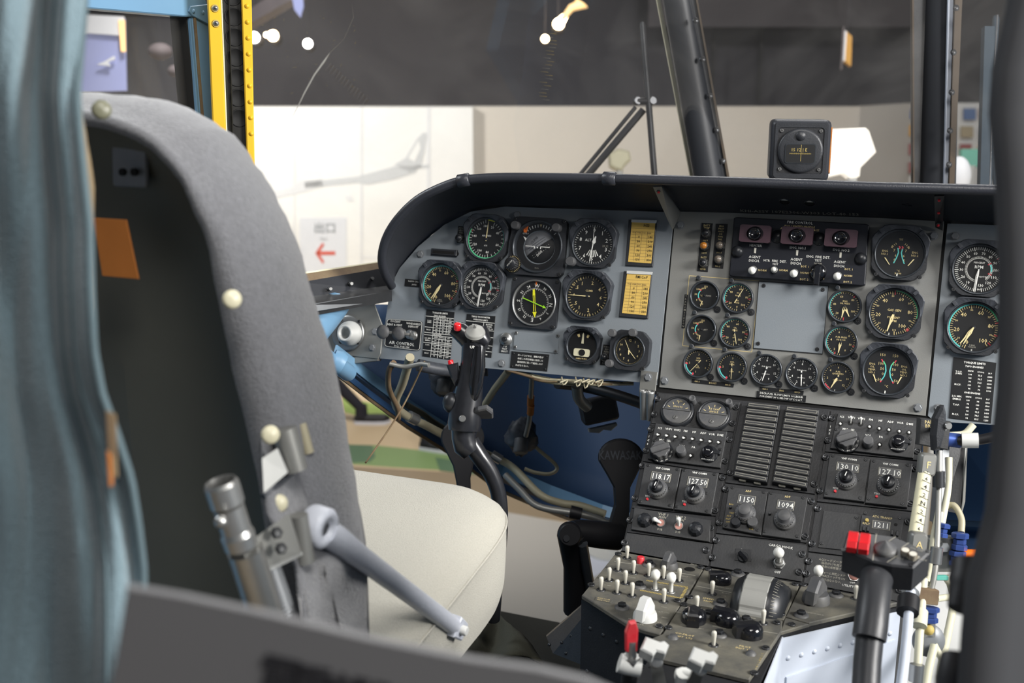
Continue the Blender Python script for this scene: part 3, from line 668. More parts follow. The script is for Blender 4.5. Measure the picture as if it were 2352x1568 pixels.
small('hydraulic_pressure_gauge', 'small hydraulic pressure dial with needle pointing straight down, second in the bottom row', B(507, 1240), hyd, [(178, .92, .3, .05, 'needle_cream')], 92)
ff = [('N', [('0', 160), ('2', 205), ('4', 250), ('6', 305), ('8', 0), ('10', 55), ('12', 108)], .66, .15, WM), ('T', -155, 120, 36, .86, .94, .02, WM), ('T', -155, 120, 7, .78, .95, .04, WM), ('X', 'FUEL FLOW', 0, .22, .09, WM), ('X', 'LBS/HR X100', 0, -.3, .07, WM)]
small('fuel_flow_gauge', 'small fuel flow dial with white needle leaning lower left, third in the bottom row', B(728, 1257), ff, [(194, .85, .2, .09, 'needle_white')], 150, .0245)
small('fuel_flow_gauge', 'small fuel flow dial with white needle pointing down, fourth in the bottom row', B(955, 1281), ff, [(176, .9, .2, .09, 'needle_white')], 150, .0245)
fq = [('N', [('0', 208), ('2', 262), ('4', 310), ('6', 0), ('8', 48), ('10', 95), ('12', 140)], .68, .14, CM), ('T', 208, 500, 30, .86, .94, .02, CM), ('X', 'FUEL\nQUANTITY', 0, .3, .28, CM), ('X', 'LBS X 100', 0, -.2, .1, CM), ('A', 208, 238, .9, .98, 'red_mark')]
small('fuel_quantity_gauge', 'small dial marked FUEL QUANTITY, rightmost of the bottom row', B(1187, 1305), fq, [(206, .85, .15, .09, 'needle_cream', 'fat')], 187, .0245)
ep = [('N', [('20', 222), ('40', 278), ('60', 338), ('80', 48), ('100', 118)], .66, .15, CM), ('T', 180, 480, 30, .84, .93, .025, CM), ('X', 'ENG\nOIL PRESS', 0, .25, .26, CM), ('A', 225, 340, .93, .99, 'teal_mark'), ('A', 340, 395, .93, .99, CM), ('T', 40, 40, 1, .8, .98, .07, 'red_mark'), ('T', 180, 180, 1, .75, .95, .07, 'red_mark')]
small('engine_oil_pressure_gauge', 'small engine oil pressure dial with two short needles, upper right of the blank cover plate', B(1232, 848), ep, [(152, .78, -.25, .09, 'needle_cream', 'fat', '1'), (188, .80, -.25, .09, 'needle_cream', 'fat', '2')], 128, .0255)
fp = [('N', [('0', 150), ('2', 215), ('4', 278), ('6', 345), ('8', 50), ('10', 103)], .66, .15, CM), ('T', 180, 480, 30, .84, .93, .025, CM), ('X', 'FUEL PRESS', 0, .3, .11, CM), ('X', 'PSI X 100', 0, .12, .11, CM), ('A', 205, 380, .93, .99, 'teal_mark'), ('A', 380, 440, .93, .99, CM), ('T', 106, 106, 1, .8, .98, .07, 'red_mark'), ('T', 203, 203, 1, .78, .96, .07, 'red_mark')]
small('fuel_pressure_gauge', 'small fuel pressure dial, right of the lower half of the blank cover plate', B(1208, 1076), fp, [(187, .8, -.2, .10, 'needle_cream', 'fat', '2')], 128, .0248)
# ---- pilot's panel gauges (right edge)
tacho('triple tachometer at the right edge, partly hidden by the dark foreground seat', B(2095, 612))
torque('round torque gauge at the right edge above the larger torque limits placard', B(2062, 985), .0395)
# ------------------------------------------------------------------ the instrument panels, placards, lamps, glareshield
def sheet(name, label, quad, m, pl=MP, h=0.0, t=.003, cat='panel'):
    p = PT(name, label, cat, pl, quad, h); p.plate('face', quad, -t, 0, m, .0004)
    return p
arc_l = [(905, 645), (893, 685), (868, 760), (873, 822)]
LP = [(872, 823), (1480, 879), (1509, 884), (1549, 487), (1300, 479), (1160, 474), (1080, 486), (1020, 516), (960, 566), (918, 615), (897, 655)]
lp = sheet('instrument_panel', 'cool grey copilot instrument panel with curved left end under the black hood', LP, 'panel_grey')
for p in (A(1057, 292), A(360, 575), A(945, 1362)):
    x, y = lp.l(p, .003); put('hexbolt', hexbolt, 'bolt', lp.e, x, y, 0)
CPN = [(1514, 889), (2126, 955), (2169, 505), (1552, 484)]
cpn = sheet('instrument_panel', 'warm grey centre instrument panel crowded with small dials', CPN, 'panel_warm')
cpn.plate('gap_blackout', [(1500, 905), (2136, 982), (2185, 500), (1540, 480)], -.008, -.0032, 'slot_black', 0)  # black sheet added behind the panel so the gaps read dark
for p in (B(175, 325), B(72, 1327), B(1703, 1502), B(1805, 395)):
    x, y = cpn.l(p, .003); put('hexbolt', hexbolt, 'bolt', cpn.e, x, y, 0)
b = MB()      # fine white outline round the transmission dials
def line(b, T, p0, p1, z, m, wpx=1.3):
    a, c = Vector(T.l(p0, z)), Vector(T.l(p1, z)); d = (c-a); 
    if d.length < 1e-6: return
    d.normalize(); q = Vector((-d.y, d.x))*(T.px(wpx, p0, z)/2); b.add([(v.x, v.y, z) for v in (a-q, a+q, c+q, c-q)], [(0, 1, 2, 3)], m)
for p0, p1 in ((B(233, 652), B(190, 1102)), (B(233, 652), B(683, 686)), (B(683, 686), B(635, 1143)), (B(190, 1102), B(635, 1143))): line(b, cpn, p0, p1, .0003, CM)
b.build('outline', cpn.e)
for p in ((290, 665), (502, 683), (265, 888), (477, 905), (245, 1105), (460, 1127), (682, 1148), (908, 1170), (1140, 1192), (1185, 728), (1162, 960)):
    x, y = cpn.l(B(*p), .010); put('peg', peg, 'light_post', cpn.e, x, y, 0)
def recess(b): b.cyl(.0062, 0, .0012, 'black_case', 20, bev=.0004); scr(b, .0040, .0026)
for p in ((412, 870), (630, 887), (390, 1087), (607, 1108), (368, 1305), (585, 1330), (808, 1352), (1037, 1377), (1272, 1400), (1315, 942), (1293, 1170)):
    x, y = cpn.l(B(*p), .001); put('recess', recess, 'adjusting_screw', cpn.e, x, y, 0, 13*p[0])
RPN = [(2131, 955), (2148, 968), (2290, 976), (3500, 1085), (3600, 560), (2176, 513)]  # out-of-frame corners added to block light from starboard
rpn = sheet('instrument_panel', 'grey pilot instrument panel at the right edge behind the dark seat', RPN, 'panel_grey')
for p in (B(1942, 397), B(1835, 1505)):
    x, y = rpn.l(p, .003); put('hexbolt', hexbolt, 'bolt', rpn.e, x, y, 0)
# small riveted plates
cov = PT('cover_plate', 'square blank grey cover plate with four corner screws, centre panel', 'plate', MP, [B(680, 688), B(1128, 718), B(1090, 1155), B(645, 1118)], .002)
cov.plate('plate', cov.quad, 0, .002, 'panel_grey', .0006); cov.scr([B(712, 716), B(1092, 742), B(1055, 1125), B(677, 1088)], .002)
b = MB()
q4 = [B(680, 688), B(1128, 718), B(1090, 1155), B(645, 1118)]
for i in range(4): line(b, cov, q4[i], q4[(i+1) % 4], .0022, 'placard_black', 1.2)
b.build('edge_line', cov.e)
cv2 = PT('cover_plate', 'narrow blank grey plate with four screws left of the turn and slip dial', 'plate', MP, [A(1040, 1135), A(1363, 1158), A(1352, 1290), A(1030, 1262)], .0015)
cv2.plate('plate', cv2.quad, 0, .0015, 'panel_grey', .0005); cv2.scr([A(1053, 1143), A(1352, 1165), A(1336, 1277), A(1045, 1245)], .0015, 'alu_screw', lambda b: scr(b, .0034, .0018, 'steel'))
def placard(label, quad, lines, z=.0012, m='placard_black', name='placard', border=None, pl=MP, h0=0.0, col=WM, cat='placard', bold=.008):
    T = PT(name, label, cat, pl, quad, z+h0); T.plate('plate', quad, h0, z+h0, m, .0003)
    b = MB()
    tl, tr, br, bl = [Vector(q) for q in quad]
    for ln in lines:
        t, fx, fy, fh = ln[:4]; c = ln[4] if len(ln) > 4 else col; hh = (bl-tl).length*fh
        p = tl.lerp(tr, fx).lerp(bl.lerp(br, fx), fy); T.txt(b, t, p, hh, z+h0, c, fit=(tr-tl).length*(ln[5] if len(ln) > 5 else .9), bold=bold)
    if border:
        q = [tl, tr, br, bl]
        for i in range(4): line(b, T, q[i].lerp((tl+br)/2, .04), q[(i+1) % 4].lerp((tl+br)/2, .04), z+h0+.0003, border, 1.2)
    if b.v: b.build('lettering', T.e)
    return T
def tquad(x0, y0, x1, y1, f=A): return [f(x0, y0), f(x1, y0+(x1-x0)*.06), f(x1-(y1-y0)*.085, y1+(x1-x0)*.07), f(x0-(y1-y0)*.085, y1)]
placard('small black placard lettered RADIO CALL at the left end of the panel', [A(252, 752), A(368, 762), A(362, 815), A(246, 806)], [('RADIO CALL', .55, .27, .2), ('JA9555', .6, .72, .22)])
ph = placard('small black placard lettered PITOT HEAT FAIL beside the airspeed dial', [A(634, 373), A(690, 377), A(678, 498), A(622, 492)], [('PITOT', .5, .12, .1, DM), ('HEAT', .5, .25, .1, DM), ('FAIL', .5, .38, .1, DM)])
placard('black placard of Japanese text with four corner screws at the foot of the left panel', [A(1018, 1273), A(1290, 1298), A(1275, 1420), A(1006, 1393)],
        [('本ヘリコプタは、運輸大臣が', .52, .2, .12), ('承認した飛行規程に指定した', .52, .4, .12), ('運用限界に従って運用しなけ', .52, .6, .12), ('ればならない。', .32, .8, .12)]).scr([A(1034, 1290), A(1272, 1312), A(1262, 1403), A(1024, 1382)], .0012, 'tiny_screw', lambda b: scr(b, .0018, .0010))
placard('narrow placard lettered TURN AND SLIP PWR FAIL left of the panel clock', [A(1680, 1226), A(1741, 1232), A(1722, 1380), A(1655, 1372)], [('TURN &', .5, .1, .08, DM), ('SLIP', .5, .22, .08, DM), ('PWR', .5, .34, .08, DM), ('FAIL', .5, .9, .1, DM)])
placard('small grey placard lettered VGI FAST ERECT under its round knob', [A(935, 1222), A(1010, 1230), A(1004, 1292), A(930, 1284)], [('VGI', .5, .2, .2), ('FAST', .5, .5, .2), ('ERECT', .5, .8, .2)], m='bezel_grey')
placard('narrow black strip lettered NO.1 BOOST NO.2 below the hydraulic dials', [B(252, 1316), B(522, 1346), B(516, 1370), B(248, 1340)], [('•NO.1', .12, .5, .4, CM, .2), ('BOOST', .5, .5, .45, CM, .2), ('NO.2•', .86, .5, .4, CM, .2)])
placard('narrow black strip lettered NO.1 ENG NO.2 below the fuel flow dials', [B(687, 1366), B(970, 1392), B(966, 1418), B(683, 1390)], [('•NO.1', .12, .5, .4, CM, .2), ('ENG', .5, .5, .42, CM, .2), ('NO.2•', .86, .5, .4, CM, .2)])
placard('black placard lettered DECR FUEL FLOW LIMITS at the foot of the centre panel', [B(668, 1392), B(985, 1424), B(981, 1466), B(664, 1434)], [('DECR FUEL FLOW LIMITS 10 LBS/HR', .5, .28, .3), ('FOR EVERY 30°C BELOW 15°C O.A.T.', .5, .74, .3)])
def vert(s, T, quad, z, col):
    b = MB(); tl, tr, br, bl = [Vector(q) for q in quad]; n = len(s)
    for i, ch in enumerate(s):
        if ch != ' ': p = tl.lerp(bl, (i+.7)/(n+.4)).lerp(tr.lerp(br, (i+.7)/(n+.4)), .5); T.txt(b, ch, p, (bl-tl).length/n*.62, z, col)
    b.build('lettering', T.e)
tq = [B(203, 772), B(224, 774), B(203, 990), B(182, 988)]; vert('TRANSMISSION', placard('narrow upright black strip lettered TRANSMISSION left of the dials', tq, []), tq, .0012, DM)
batt = placard('upright black placard for battery temperature lamps with three lamps on it', [B(313, 312), B(384, 316), B(352, 628), B(283, 622)], [('BATT', .5, .05, .04, CM), ('TEMP', .5, .10, .04, CM), ('160°F', .5, .36, .035, CM), ('140°F', .5, .62, .035, CM), ('BATT', .5, .71, .035, CM), ('CHG', .5, .95, .04, CM)])
engi = placard('upright black placard lettered ENG INLET ANTI-ICE with two lamps', [B(405, 318), B(479, 321), B(450, 606), B(379, 600)], [('ENG', .5, .05, .036, CM), ('INLET', .5, .11, .036, CM), ('ANTI-', .5, .17, .036, CM), ('ICE', .5, .23, .036, CM), ('PWR', .5, .29, .036, CM), ('FAIL', .5, .35, .036, CM), ('NO.1', .5, .65, .036, CM), ('NO.2', .5, .96, .036, CM)])
def lamp(b, lens='lamp_lens'):
    b.lathe([(.0085, 0), (.0085, .002), (.0074, .003), (.0074, .010), (.0062, .012)], 'steel', 22, cap=False)
    for i in range(16): b.box(.0007, .001, .008, 'knob_black', RZ(i*22.5) @ Tr(.0075, 0, .0065))
    b.lathe([(.0062, .0125), (.0050, .0155), (.0001, .0165)], lens, 18)
for p, ln in ((A(637, 457), 'knob_black'), (A(1685, 1318), 'knob_black')):
    o = MB(); lamp(o, ln); T = {A(637, 457): ph}.get(p)
    if T: x, y = T.l(p, .012); q = o.build('indicator_lamp', T.e); q.matrix_local = Tr(x, y, .001)
    else:
        q_ = MP.uv(*p, .012); t = thing('indicator_lamp', 'small ribbed press-to-test lamp between the turn and slip dial and the clock', 'lamp', MP.mat(q_.x, q_.y, 0)); o.build('lamp_cap', t)
for T, p, ln in ((batt, B(335, 375), 'knob_black'), (batt, B(325, 458), 'lamp_amber'), (batt, B(320, 567), 'knob_black'), (engi, B(428, 455), 'lamp_lens'), (engi, B(418, 545), 'lamp_lens')):
    o = MB(); lamp(o, ln); x, y = T.l(p, .012); q = o.build('indicator_lamp', T.e); q.matrix_local = Tr(x, y, .001)
# torque limits tables
def table(label, quad, title, sub, rows, cols, blank=None, fine=False):
    T = placard(label, quad, [], name='limits_placard', z=.0012); b = MB(); tl, tr, br, bl = [Vector(q) for q in quad]
    def pt(fx, fy): return tl.lerp(tr, fx).lerp(bl.lerp(br, fx), fy)
    H_ = (bl-tl).length
    T.txt(b, title[0], pt(.5, title[1]), H_*title[2], .0012, WM, fit=(tr-tl).length*.78, bold=.03)
    for t, fx, fy, hh in rows: T.txt(b, t, pt(fx, fy), H_*hh, .0012, WM, bold=.025, fit=(tr-tl).length*(.3 if fx > .3 and len(t) < 9 else .55))
    if fine:
        for x0, y0, x1, y1 in sub: line(b, T, pt(x0, y0), pt(x1, y1), .0014, WM, 1.1)
    b.build('lettering', T.e); return T
rows = [('TWO ENGINES', .5, .115, .032)]
def body(y0, dy, left, data, f):
    out = [('%RPM', .42, y0, .026), ('%TORQ', .66, y0, .026), ('H P', .88, y0, .026)]
    for i, r in enumerate(data):
        for k, t in enumerate(r): out.append((t, (.42, .65, .88)[k], y0+dy*(i+1), .029*f))
    return out+[(t, .15, y0+dy*k, .03*f) for t, k in left]
d1 = [('104', '73.5', '2440'), ('100', '76.5', '2440'), ('94', '76.5', '2300'), ('100', '70', '2230'), ('94', '70', '2100')]
d2 = [('100', '94', '1500'), ('94', '100', '1500'), ('100', '88', '1400'), ('94', '93.5', '1400'), ('100', '78.5', '1250'), ('94', '83.5', '1250')]
grid_ = [(0, .14, 1, .14), (0, .37, 1, .37), (0, .485, 1, .485), (0, .535, 1, .535), (0, .70, 1, .70), (0, .86, 1, .86), (.3, .14, .3, .485), (.54, .14, .54, .485), (.77, .14, .77, .485), (.3, .535, .3, 1), (.54, .535, .54, 1), (.77, .535, .77, 1)]+[(.3, .14+.0575*i, 1, .14+.0575*i) for i in range(1, 6)]+[(.3, .535+.066*i, 1, .535+.066*i) for i in range(1, 7)]
r1 = rows+body(.17, .0575, [('T.O.P.', 1.1), ('(5MIN)', 1.7), ('M.C.P.', 4.4)], d1, 1)+[('ONE ENGINE', .45, .51, .028)]+body(.565, .066, [('2-½ MIN.', .6), ('EMERG', 1.3), ('T.O.P.', 2.7), ('M.C.P.', 5.4)], d2, 1)
table('black torque limits table behind the cyclic grip on the grey left panel', [A(405, 973), A(608, 992), A(577, 1336), A(375, 1310)], ('TORQUE LIMITS', .055, .045), grid_, r1, 0, fine=True)
r2 = [('TWO ENGINES', .5, .115, .032)]+body(.19, .058, [('T.O.P.', .6), ('(5 MIN)', 1.2), ('M.C.P.', 4.2)], d1, 1)+[('ONE ENGINE', .5, .545, .032)]+body(.615, .058, [('2-½ MIN.', .2), ('EMERG', 1.0), ('T.O.P.', 2.6), ('M.C.P.', 5.3)], d2, 1)
table('larger black torque limits table at the right edge below the torque dial', [B(1932, 1175), B(2208, 1212), (2276, 972), (2179, 960)], ('TORQUE LIMITS', .055, .042), [], r2, 0)
tt = [('OPERATING LIMITS', .5, .12, .04), ('ROTOR', .82, .22, .04), ('% RPM', .82, .27, .035), ('POWER ON', .82, .32, .03), ('104', .3, .42, .035), ('90-102', .82, .78, .035), ('98', .82, .94, .04), ('ENG', .3, .25, .04)]
table('black triple tachometer limits table partly behind the cyclic grip', [A(696, 1005), A(903, 1022), A(873, 1322), A(668, 1295)], ('TRIPLE TACHOMETER', .05, .04), [(0, .17, 1, .17), (.62, .17, .62, 1), (0, .36, 1, .36), (0, .52, 1, .52), (0, .72, 1, .72), (0, .86, 1, .86)], tt, 0, fine=True)
# paper correction cards in frames
def card(label, quad, title, seed):
    T = PT('correction_card', label, 'card', MP, quad, .004); tl, tr, br, bl = [Vector(q) for q in quad]
    def pt(fx, fy): return tl.lerp(tr, fx).lerp(bl.lerp(br, fx), fy)
    T.plate('card_frame', quad, 0, .004, 'black_case', .0006)
    T.plate('card_paper', [pt(.12, .03), pt(.97, .03), pt(.93, .93), pt(.09, .92)], .0035, .0046, 'paper_yellow', .0002)
    T.plate('card_tab', [pt(.10, -.015), pt(1.02, -.015), pt(1.0, .05), pt(.10, .05)], .0046, .0062, 'lever_white', .0003)
    b = MB(); rnd = random.Random(seed)
    T.txt(b, title, pt(.66, .11), 7, .0048, 'placard_black', fit=28)
    for i in range(11): line(b, T, pt(.13, .18+.068*i), pt(.94, .18+.068*i), .0048, 'wood_trim', .5)
    for fx in (.30, .52, .72): line(b, T, pt(fx, .24), pt(fx-.02, .9), .0048, 'wood_trim', .5)
    for i, v in enumerate((0, 30, 60, 90, 120, 150)):
        T.txt(b, str(v), pt(.42, .36+.1*i), 5.5, .0048, 'placard_black'); T.txt(b, str(v+180), pt(.84, .36+.1*i), 5.5, .0048, 'placard_black')
    T.txt(b, 'FOR  STEER  FOR  STEER', pt(.52, .275), 3, .0048, 'wood_trim', fit=44); b.build('lettering', T.e)
card('yellow paper card headed HSI in a black frame, upper right of the left panel', [A(1862, 328), A(2062, 336), A(2036, 666), A(1838, 656)], 'HSI', 1)
card('yellow paper card headed RMI in a black frame, below the other card', [A(1828, 698), A(2030, 708), A(2000, 1040), A(1792, 1024)], 'RMI Co-P', 2)
# slot, vgi knob, air control plate with pull knobs
T = PT('panel_slot_light', 'small black slotted holder near the curved left end of the panel', 'holder', MP, [A(440, 533), A(625, 545), A(620, 590), A(436, 577)], .006); T.plate('body', T.quad, 0, .006, 'black_case', .0012)
T.plate('slot', [A(452, 546), A(606, 556), A(603, 578), A(450, 567)], .006, .0065, 'slot_black', 0); T.scr([A(628, 571)], .002)
x = MP.uv(*A(970, 1187), .008); t = thing('erect_knob', 'round silver push knob above the VGI FAST ERECT placard', 'knob', MP.mat(x.x, x.y, 0))
MB().lathe([(.0125, 0), (.0125, .003), (.0115, .004), (.0075, .0045), (.0070, .008), (.006, .009)], 'alu', 30).build('collar', t); MB().cyl(.0048, .009, .013, 'knob_black', 18, bev=.001).build('button', t)
ac = PT('air_control_plate', 'black rounded AIR CONTROL plate holding pull knobs at the lower left', 'control plate', MP, [A(122, 1040), A(378, 1058), A(358, 1272), A(102, 1240)], .003)
pts = ac.quad; c4 = [Vector(ac.l(p, .003)) for p in pts]; w_ = (c4[1]-c4[0]).length; h_ = (c4[3]-c4[0]).length
MB().prism([(c4[0].lerp(c4[1], fx)).lerp(c4[3].lerp(c4[2], fx), fy) for fx, fy in [((x+.5), (.5-y)) for x, y in rrect(0, 0, 1, 1, .09, 4)]], 0, .003, 'placard_black', .0006).build('plate', ac.e)
b = MB(); c4v = sum(c4, Vector((0, 0)))/4; q = [(v.x, v.y) for v in [(c4[0].lerp(c4[1], x+.5)).lerp(c4[3].lerp(c4[2], x+.5), .5-y) for x, y in rrect(0, 0, .985, .985, .09, 4)]]
b.ring(q, inset(ccw(q), .0006) if ccw(q) == q else inset(ccw(q), .0006), .0030, .0034, WM)
for t, p, hh in (('COCKPIT', A(183, 1060), 4.5), ('HEAT & VENT', A(178, 1084), 4.5), ('WINDSHIELD', A(314, 1077), 4.5), ('DEFROST', A(312, 1098), 4.5), ('AIR CONTROL', A(228, 1218), 7), ('PULL FOR ON', A(228, 1242), 4.5)): ac.txt(b, t, p, hh, .003, WM)
b.build('lettering', ac.e)
for p, ext, big in ((A(97, 1135), .085, 1), (A(208, 1147), .050, 1), (A(303, 1161), .008, 0)):
    x, y = ac.l(p, ext); bx, by = ac.l((p[0]+(0 if big else 0), p[1]), ext)
    b = MB()
    b.cyl(.0095, .003, .006, 'steel', 18, bev=.001); b.cyl(.0028, .003, ext, 'steel', 12)
    b.prism(circ(0, 0, .0075, 6), .006, .010, 'steel', .0008)
    if big: b.lathe([(.004, ext-.006), (.0125, ext), (.0135, ext+.003), (.0120, ext+.006), (.006, ext+.0078), (.0001, ext+.008)], 'knob_dusty', 28)
    o = b.build('pull_knob', ac.e); o.matrix_local = Tr(x, y, 0)
# left bracket plate with air nozzle
bp = PT('nozzle_bracket', 'bare metal bracket plate with round air nozzle left of the grey panel', 'bracket', MP, [(750, 706), (856, 694), (872, 742), (905, 800), (897, 822), (868, 828), (790, 836), (745, 790)], .006)
bp.plate('plate', [(752, 706), (858, 693), (880, 752), (874, 812), (868, 824), (760, 812), (740, 770)], .003, .006, 'alu_plate', .0006)
bp.plate('lip', [(760, 812), (868, 824), (866, 828), (800, 836), (768, 822)], -.012, .004, 'alu_plate', .0006)
x, y = bp.l((800, 765), .006); b = MB(); b.lathe([(.036, .006), (.036, .009), (.033, .0105), (.024, .0105)], 'alu', 48, cap=False); b.cyl(.026, .006, .0100, 'alu_plate', 40); o = b.build('nozzle_flange', bp.e); o.matrix_local = Tr(x, y, 0)
x, y = bp.l((795, 765), .03); b = MB(); b.lathe([(.024, .008), (.025, .016), (.0235, .024), (.017, .030), (.0165, .036), (.0145, .038), (.0115, .036), (.0105, .018), (.0001, .017)], 'lever_white', 40); o = b.build('nozzle', bp.e); o.matrix_local = Tr(x, y, 0)
bp.scr([(783, 735), (825, 738), (822, 787), (782, 785)], .0105, 'screw', None); 
for p in (A(40, 1133), A(18, 1248)):
    x, y = bp.l(p, .006); put('hexbolt', hexbolt, 'bolt', bp.e, x, y, .006)
# clip bracket at lower right of the left panel with two stub tubes
cb = PT('clip_bracket', 'small grey metal clip with two open stub tubes where the grey panels meet', 'bracket', MP, [A(1950, 1412), A(2070, 1425), A(2055, 1560), A(1938, 1552)], .003); cb.plate('plate', cb.quad, 0, .003, 'alu_plate', .0006)
x, y = cb.l(A(2003, 1462), .003); put('hexbolt', hexbolt, 'bolt', cb.e, x, y, .003)
for p in ((1479, 896), (1493, 898)):
    x, y = cb.l(p, .012); b = MB(); b.lathe([(.0055, -.055), (.0085, -.004), (.0088, 0), (.0070, .0005), (.0055, -.006)], 'alu', 22); o = b.build('stub_tube', cb.e); o.matrix_local = Tr(x, y, .012) @ RX(-74)
x, y = cb.l((1490, 930), .005)
# fire control unit
fq4 = [B(520, 274), B(1390, 320), B(1362, 719), B(488, 656)]
fc = PT('fire_control_unit', 'wide black FIRE CONTROL unit with three pull handles at the top of the centre panel', 'control unit', MP, fq4, .014)
c4 = [Vector(fc.l(p, .014)) for p in fq4]
MB().prism([(c4[0].lerp(c4[1], x+.5)).lerp(c4[3].lerp(c4[2], x+.5), .5-y) for x, y in rrect(0, 0, 1, 1, .03, 3)], 0, .014, 'fire_black', .0015).build('housing', fc.e)
b = MB()
for t, p, hh, c in (('FIRE CONTROL', (945, 311), 6, WM), ('PULL LIGHTED HANDLE', (943, 336), 4.6, CM), ('ACTUATE AGENT DISCHARGE', (943, 355), 4.6, CM), ('HEATER', (661, 458), 5.6, WM), ('ENG. NO.1', (930, 473), 5.6, WM), ('ENG. NO.2', (1210, 488), 5.6, WM), ('AGENT', (654, 532), 5.8, WM), ('DISCH.', (651, 556), 5.8, WM), ('HTR  FIRE  DET.', (785, 558), 5.4, WM), ('TEST', (786, 578), 4.4, WM), ('AGENT', (923, 548), 5.8, WM), ('DISCH.', (920, 573), 5.8, WM), ('ENG. FIRE DET.', (1063, 532), 5.8, WM), ('TEST', (1062, 554), 5.4, WM), ('NORM', (1060, 574), 4.2, DM), ('AGENT', (1202, 564), 5.8, WM), ('DISCH.', (1199, 590), 5.8, WM),
                    ('NORM', (703, 618), 4.6, CM), ('NORM', (839, 618), 4.6, CM), ('BOT. 1', (977, 594), 4.6, CM), ('NORM', (974, 634), 4.6, CM), ('BOT. 2', (972, 676), 4.6, CM), ('1', (1102, 600), 4.6, CM), ('2', (1110, 636), 4.6, CM), ('3', (1098, 671), 4.6, CM), ('BOT. 1', (1258, 611), 4.6, CM), ('NORM', (1254, 653), 4.6, CM), ('BOT. 2', (1252, 693), 4.6, CM)): fc.txt(b, t, B(*p), hh, .014, c)
b.build('lettering', fc.e)
for p in ((656, 490), (926, 505), (1205, 520)):
    q = [B(p[0]-6, p[1]-18), B(p[0]+8, p[1]-17), B(p[0]+5, p[1]+18), B(p[0]-8, p[1]+17)]; fc.plate('indicator_window', q, .0138, .0150, 'toggle_white', .0003)
for (x0, y0) in ((648, 382), (918, 395), (1200, 410)):
    ux, uy = fc.l(B(x0, y0), .030); hb = MB(); wd, hd = .0265, .0150
    hb.ring([(math.copysign(min(abs(math.cos(a))*wd*1.35, wd), math.cos(a)), math.copysign(min(abs(math.sin(a))*hd*1.35, hd), math.sin(a))) for a in [2*math.pi*(i+.5)/40 for i in range(40)]], [(math.cos(a)*.0145, math.sin(a)*.0125) for a in [2*math.pi*(i+.5)/40 for i in range(40)]], .022, .031, 'pink_bakelite')
    hb.prism(rrect(0, 0, .026, .022, .004), .014, .0225, 'pink_bakelite'); o = hb.build('pull_handle', fc.e); o.matrix_local = Tr(ux+.002, uy, 0)
    kb = MB(); kb.lathe([(.0108, .0), (.0108, .012), (.0098, .0135), (.0082, .0135), (.0078, .0125), (.0001, .0125)], 'knob_gloss', 28); k = kb.build('push_button', o); k.matrix_local = Tr(-.001, 0, .021)
def toggle(b, ball=True):
    b.cyl(.0062, 0, .0025, 'steel', 18, bev=.0005)
    b.lathe([(.0030, .002), (.0032, .008), (.0062, .0125), (.0068, .0165), (.0052, .0205), (.0001, .0220)] if ball else [(.0030, .002), (.0036, .006), (.0042, .0105), (.0001, .0115)], 'toggle_bright', 18, M=RX(12) if ball else I4)
for p, bl in ((B(637, 606), 1), (B(776, 612), 0), (B(905, 626), 1), (B(1185, 644), 1)):
    x, y = fc.l(p, .030 if bl else .022); put('toggle%d' % bl, lambda b: toggle(b, bl), 'toggle_switch', fc.e, x, y, .014)
x, y = fc.l(B(1058, 626), .024); b = MB(); b.lathe([(.0145, 0), (.0135, .008), (.0105, .0125), (.0001, .014)], 'knob_gloss', 26); b.prism([(-.0052, -.024), (.0052, -.024), (.0062, .009), (0, .0135), (-.0062, .009)], .003, .017, 'knob_gloss', .002); o = b.build('rotary_knob', fc.e); o.matrix_local = Tr(x, y, .014)
for p in ((540, 495), (1335, 540)):
    x, y = fc.l(B(*p), .02); b = MB(); b.lathe([(.0105, 0), (.0100, .005), (.0065, .009), (.0001, .0095)], 'knob_black', 22); o = b.build('knurled_screw', fc.e); o.matrix_local = Tr(x, y, .014)
for p in ((797, 400), (1068, 415)):
    x, y = fc.l(B(*p), .017); b = MB(); b.lathe([(.0115, 0), (.0110, .002), (.0001, .003)], 'knob_black', 22); o = b.build('button', fc.e); o.matrix_local = Tr(x, y, .014)
# ---- glareshield: black hood over the panels with a rolled lip
inner = [(901, 657), (912, 628), (935, 594), (965, 560), (1000, 528), (1050, 498), (1105, 482), (1165, 477), (1300, 480), (1425, 484), (1548, 489), (1700, 493), (1850, 498), (2000, 503), (2168, 512), (2330, 520), (3500, 560)]
lip = [(900, 657), (884, 628), (877, 590), (888, 545), (915, 502), (958, 460), (1010, 432), (1065, 414), (1140, 408), (1250, 408), (1400, 410), (1550, 414), (1720, 419), (1870, 424), (2020, 430), (2180, 434), (3500, 470)]  # far right end run out of frame to block light
HL = [.02, .06, .09, .11, .125, .135, .14, .14, .14, .14, .14, .14, .14, .14, .14, .14, .14]
gs = thing('glareshield', 'long matt black hood with rolled lip arching over the instrument panels', 'glareshield')
gin = [MP.w(*MP.uv(x, y, -.012), -.012) for x, y in inner]; glip = [MP.w(*MP.uv(x, y, h), h) for (x, y), h in zip(lip, HL)]
def cr(pts, sub=4):
    q = [pts[0]*2-pts[1]]+pts+[pts[-1]*2-pts[-2]]; out = []
    for i in range(1, len(q)-2):
        for k in range(sub):
            t = k/sub; a, b, c, d = q[i-1], q[i], q[i+1], q[i+2]; out.append(0.5*((2*b)+(c-a)*t+(2*a-5*b+4*c-d)*t*t+(3*b-a-3*c+d)*t**3))
    return out+[pts[-1]]
g1, g2 = cr(gin), cr(glip); rows = []
for k in range(9):
    f = k/8; rows.append([a.lerp(b, f)+MP.ey*(.012*math.sin(f*math.pi)) for a, b in zip(g1, g2)])
MB().grid(rows, 'shield_black', thick=-.004).build('hood', gs)
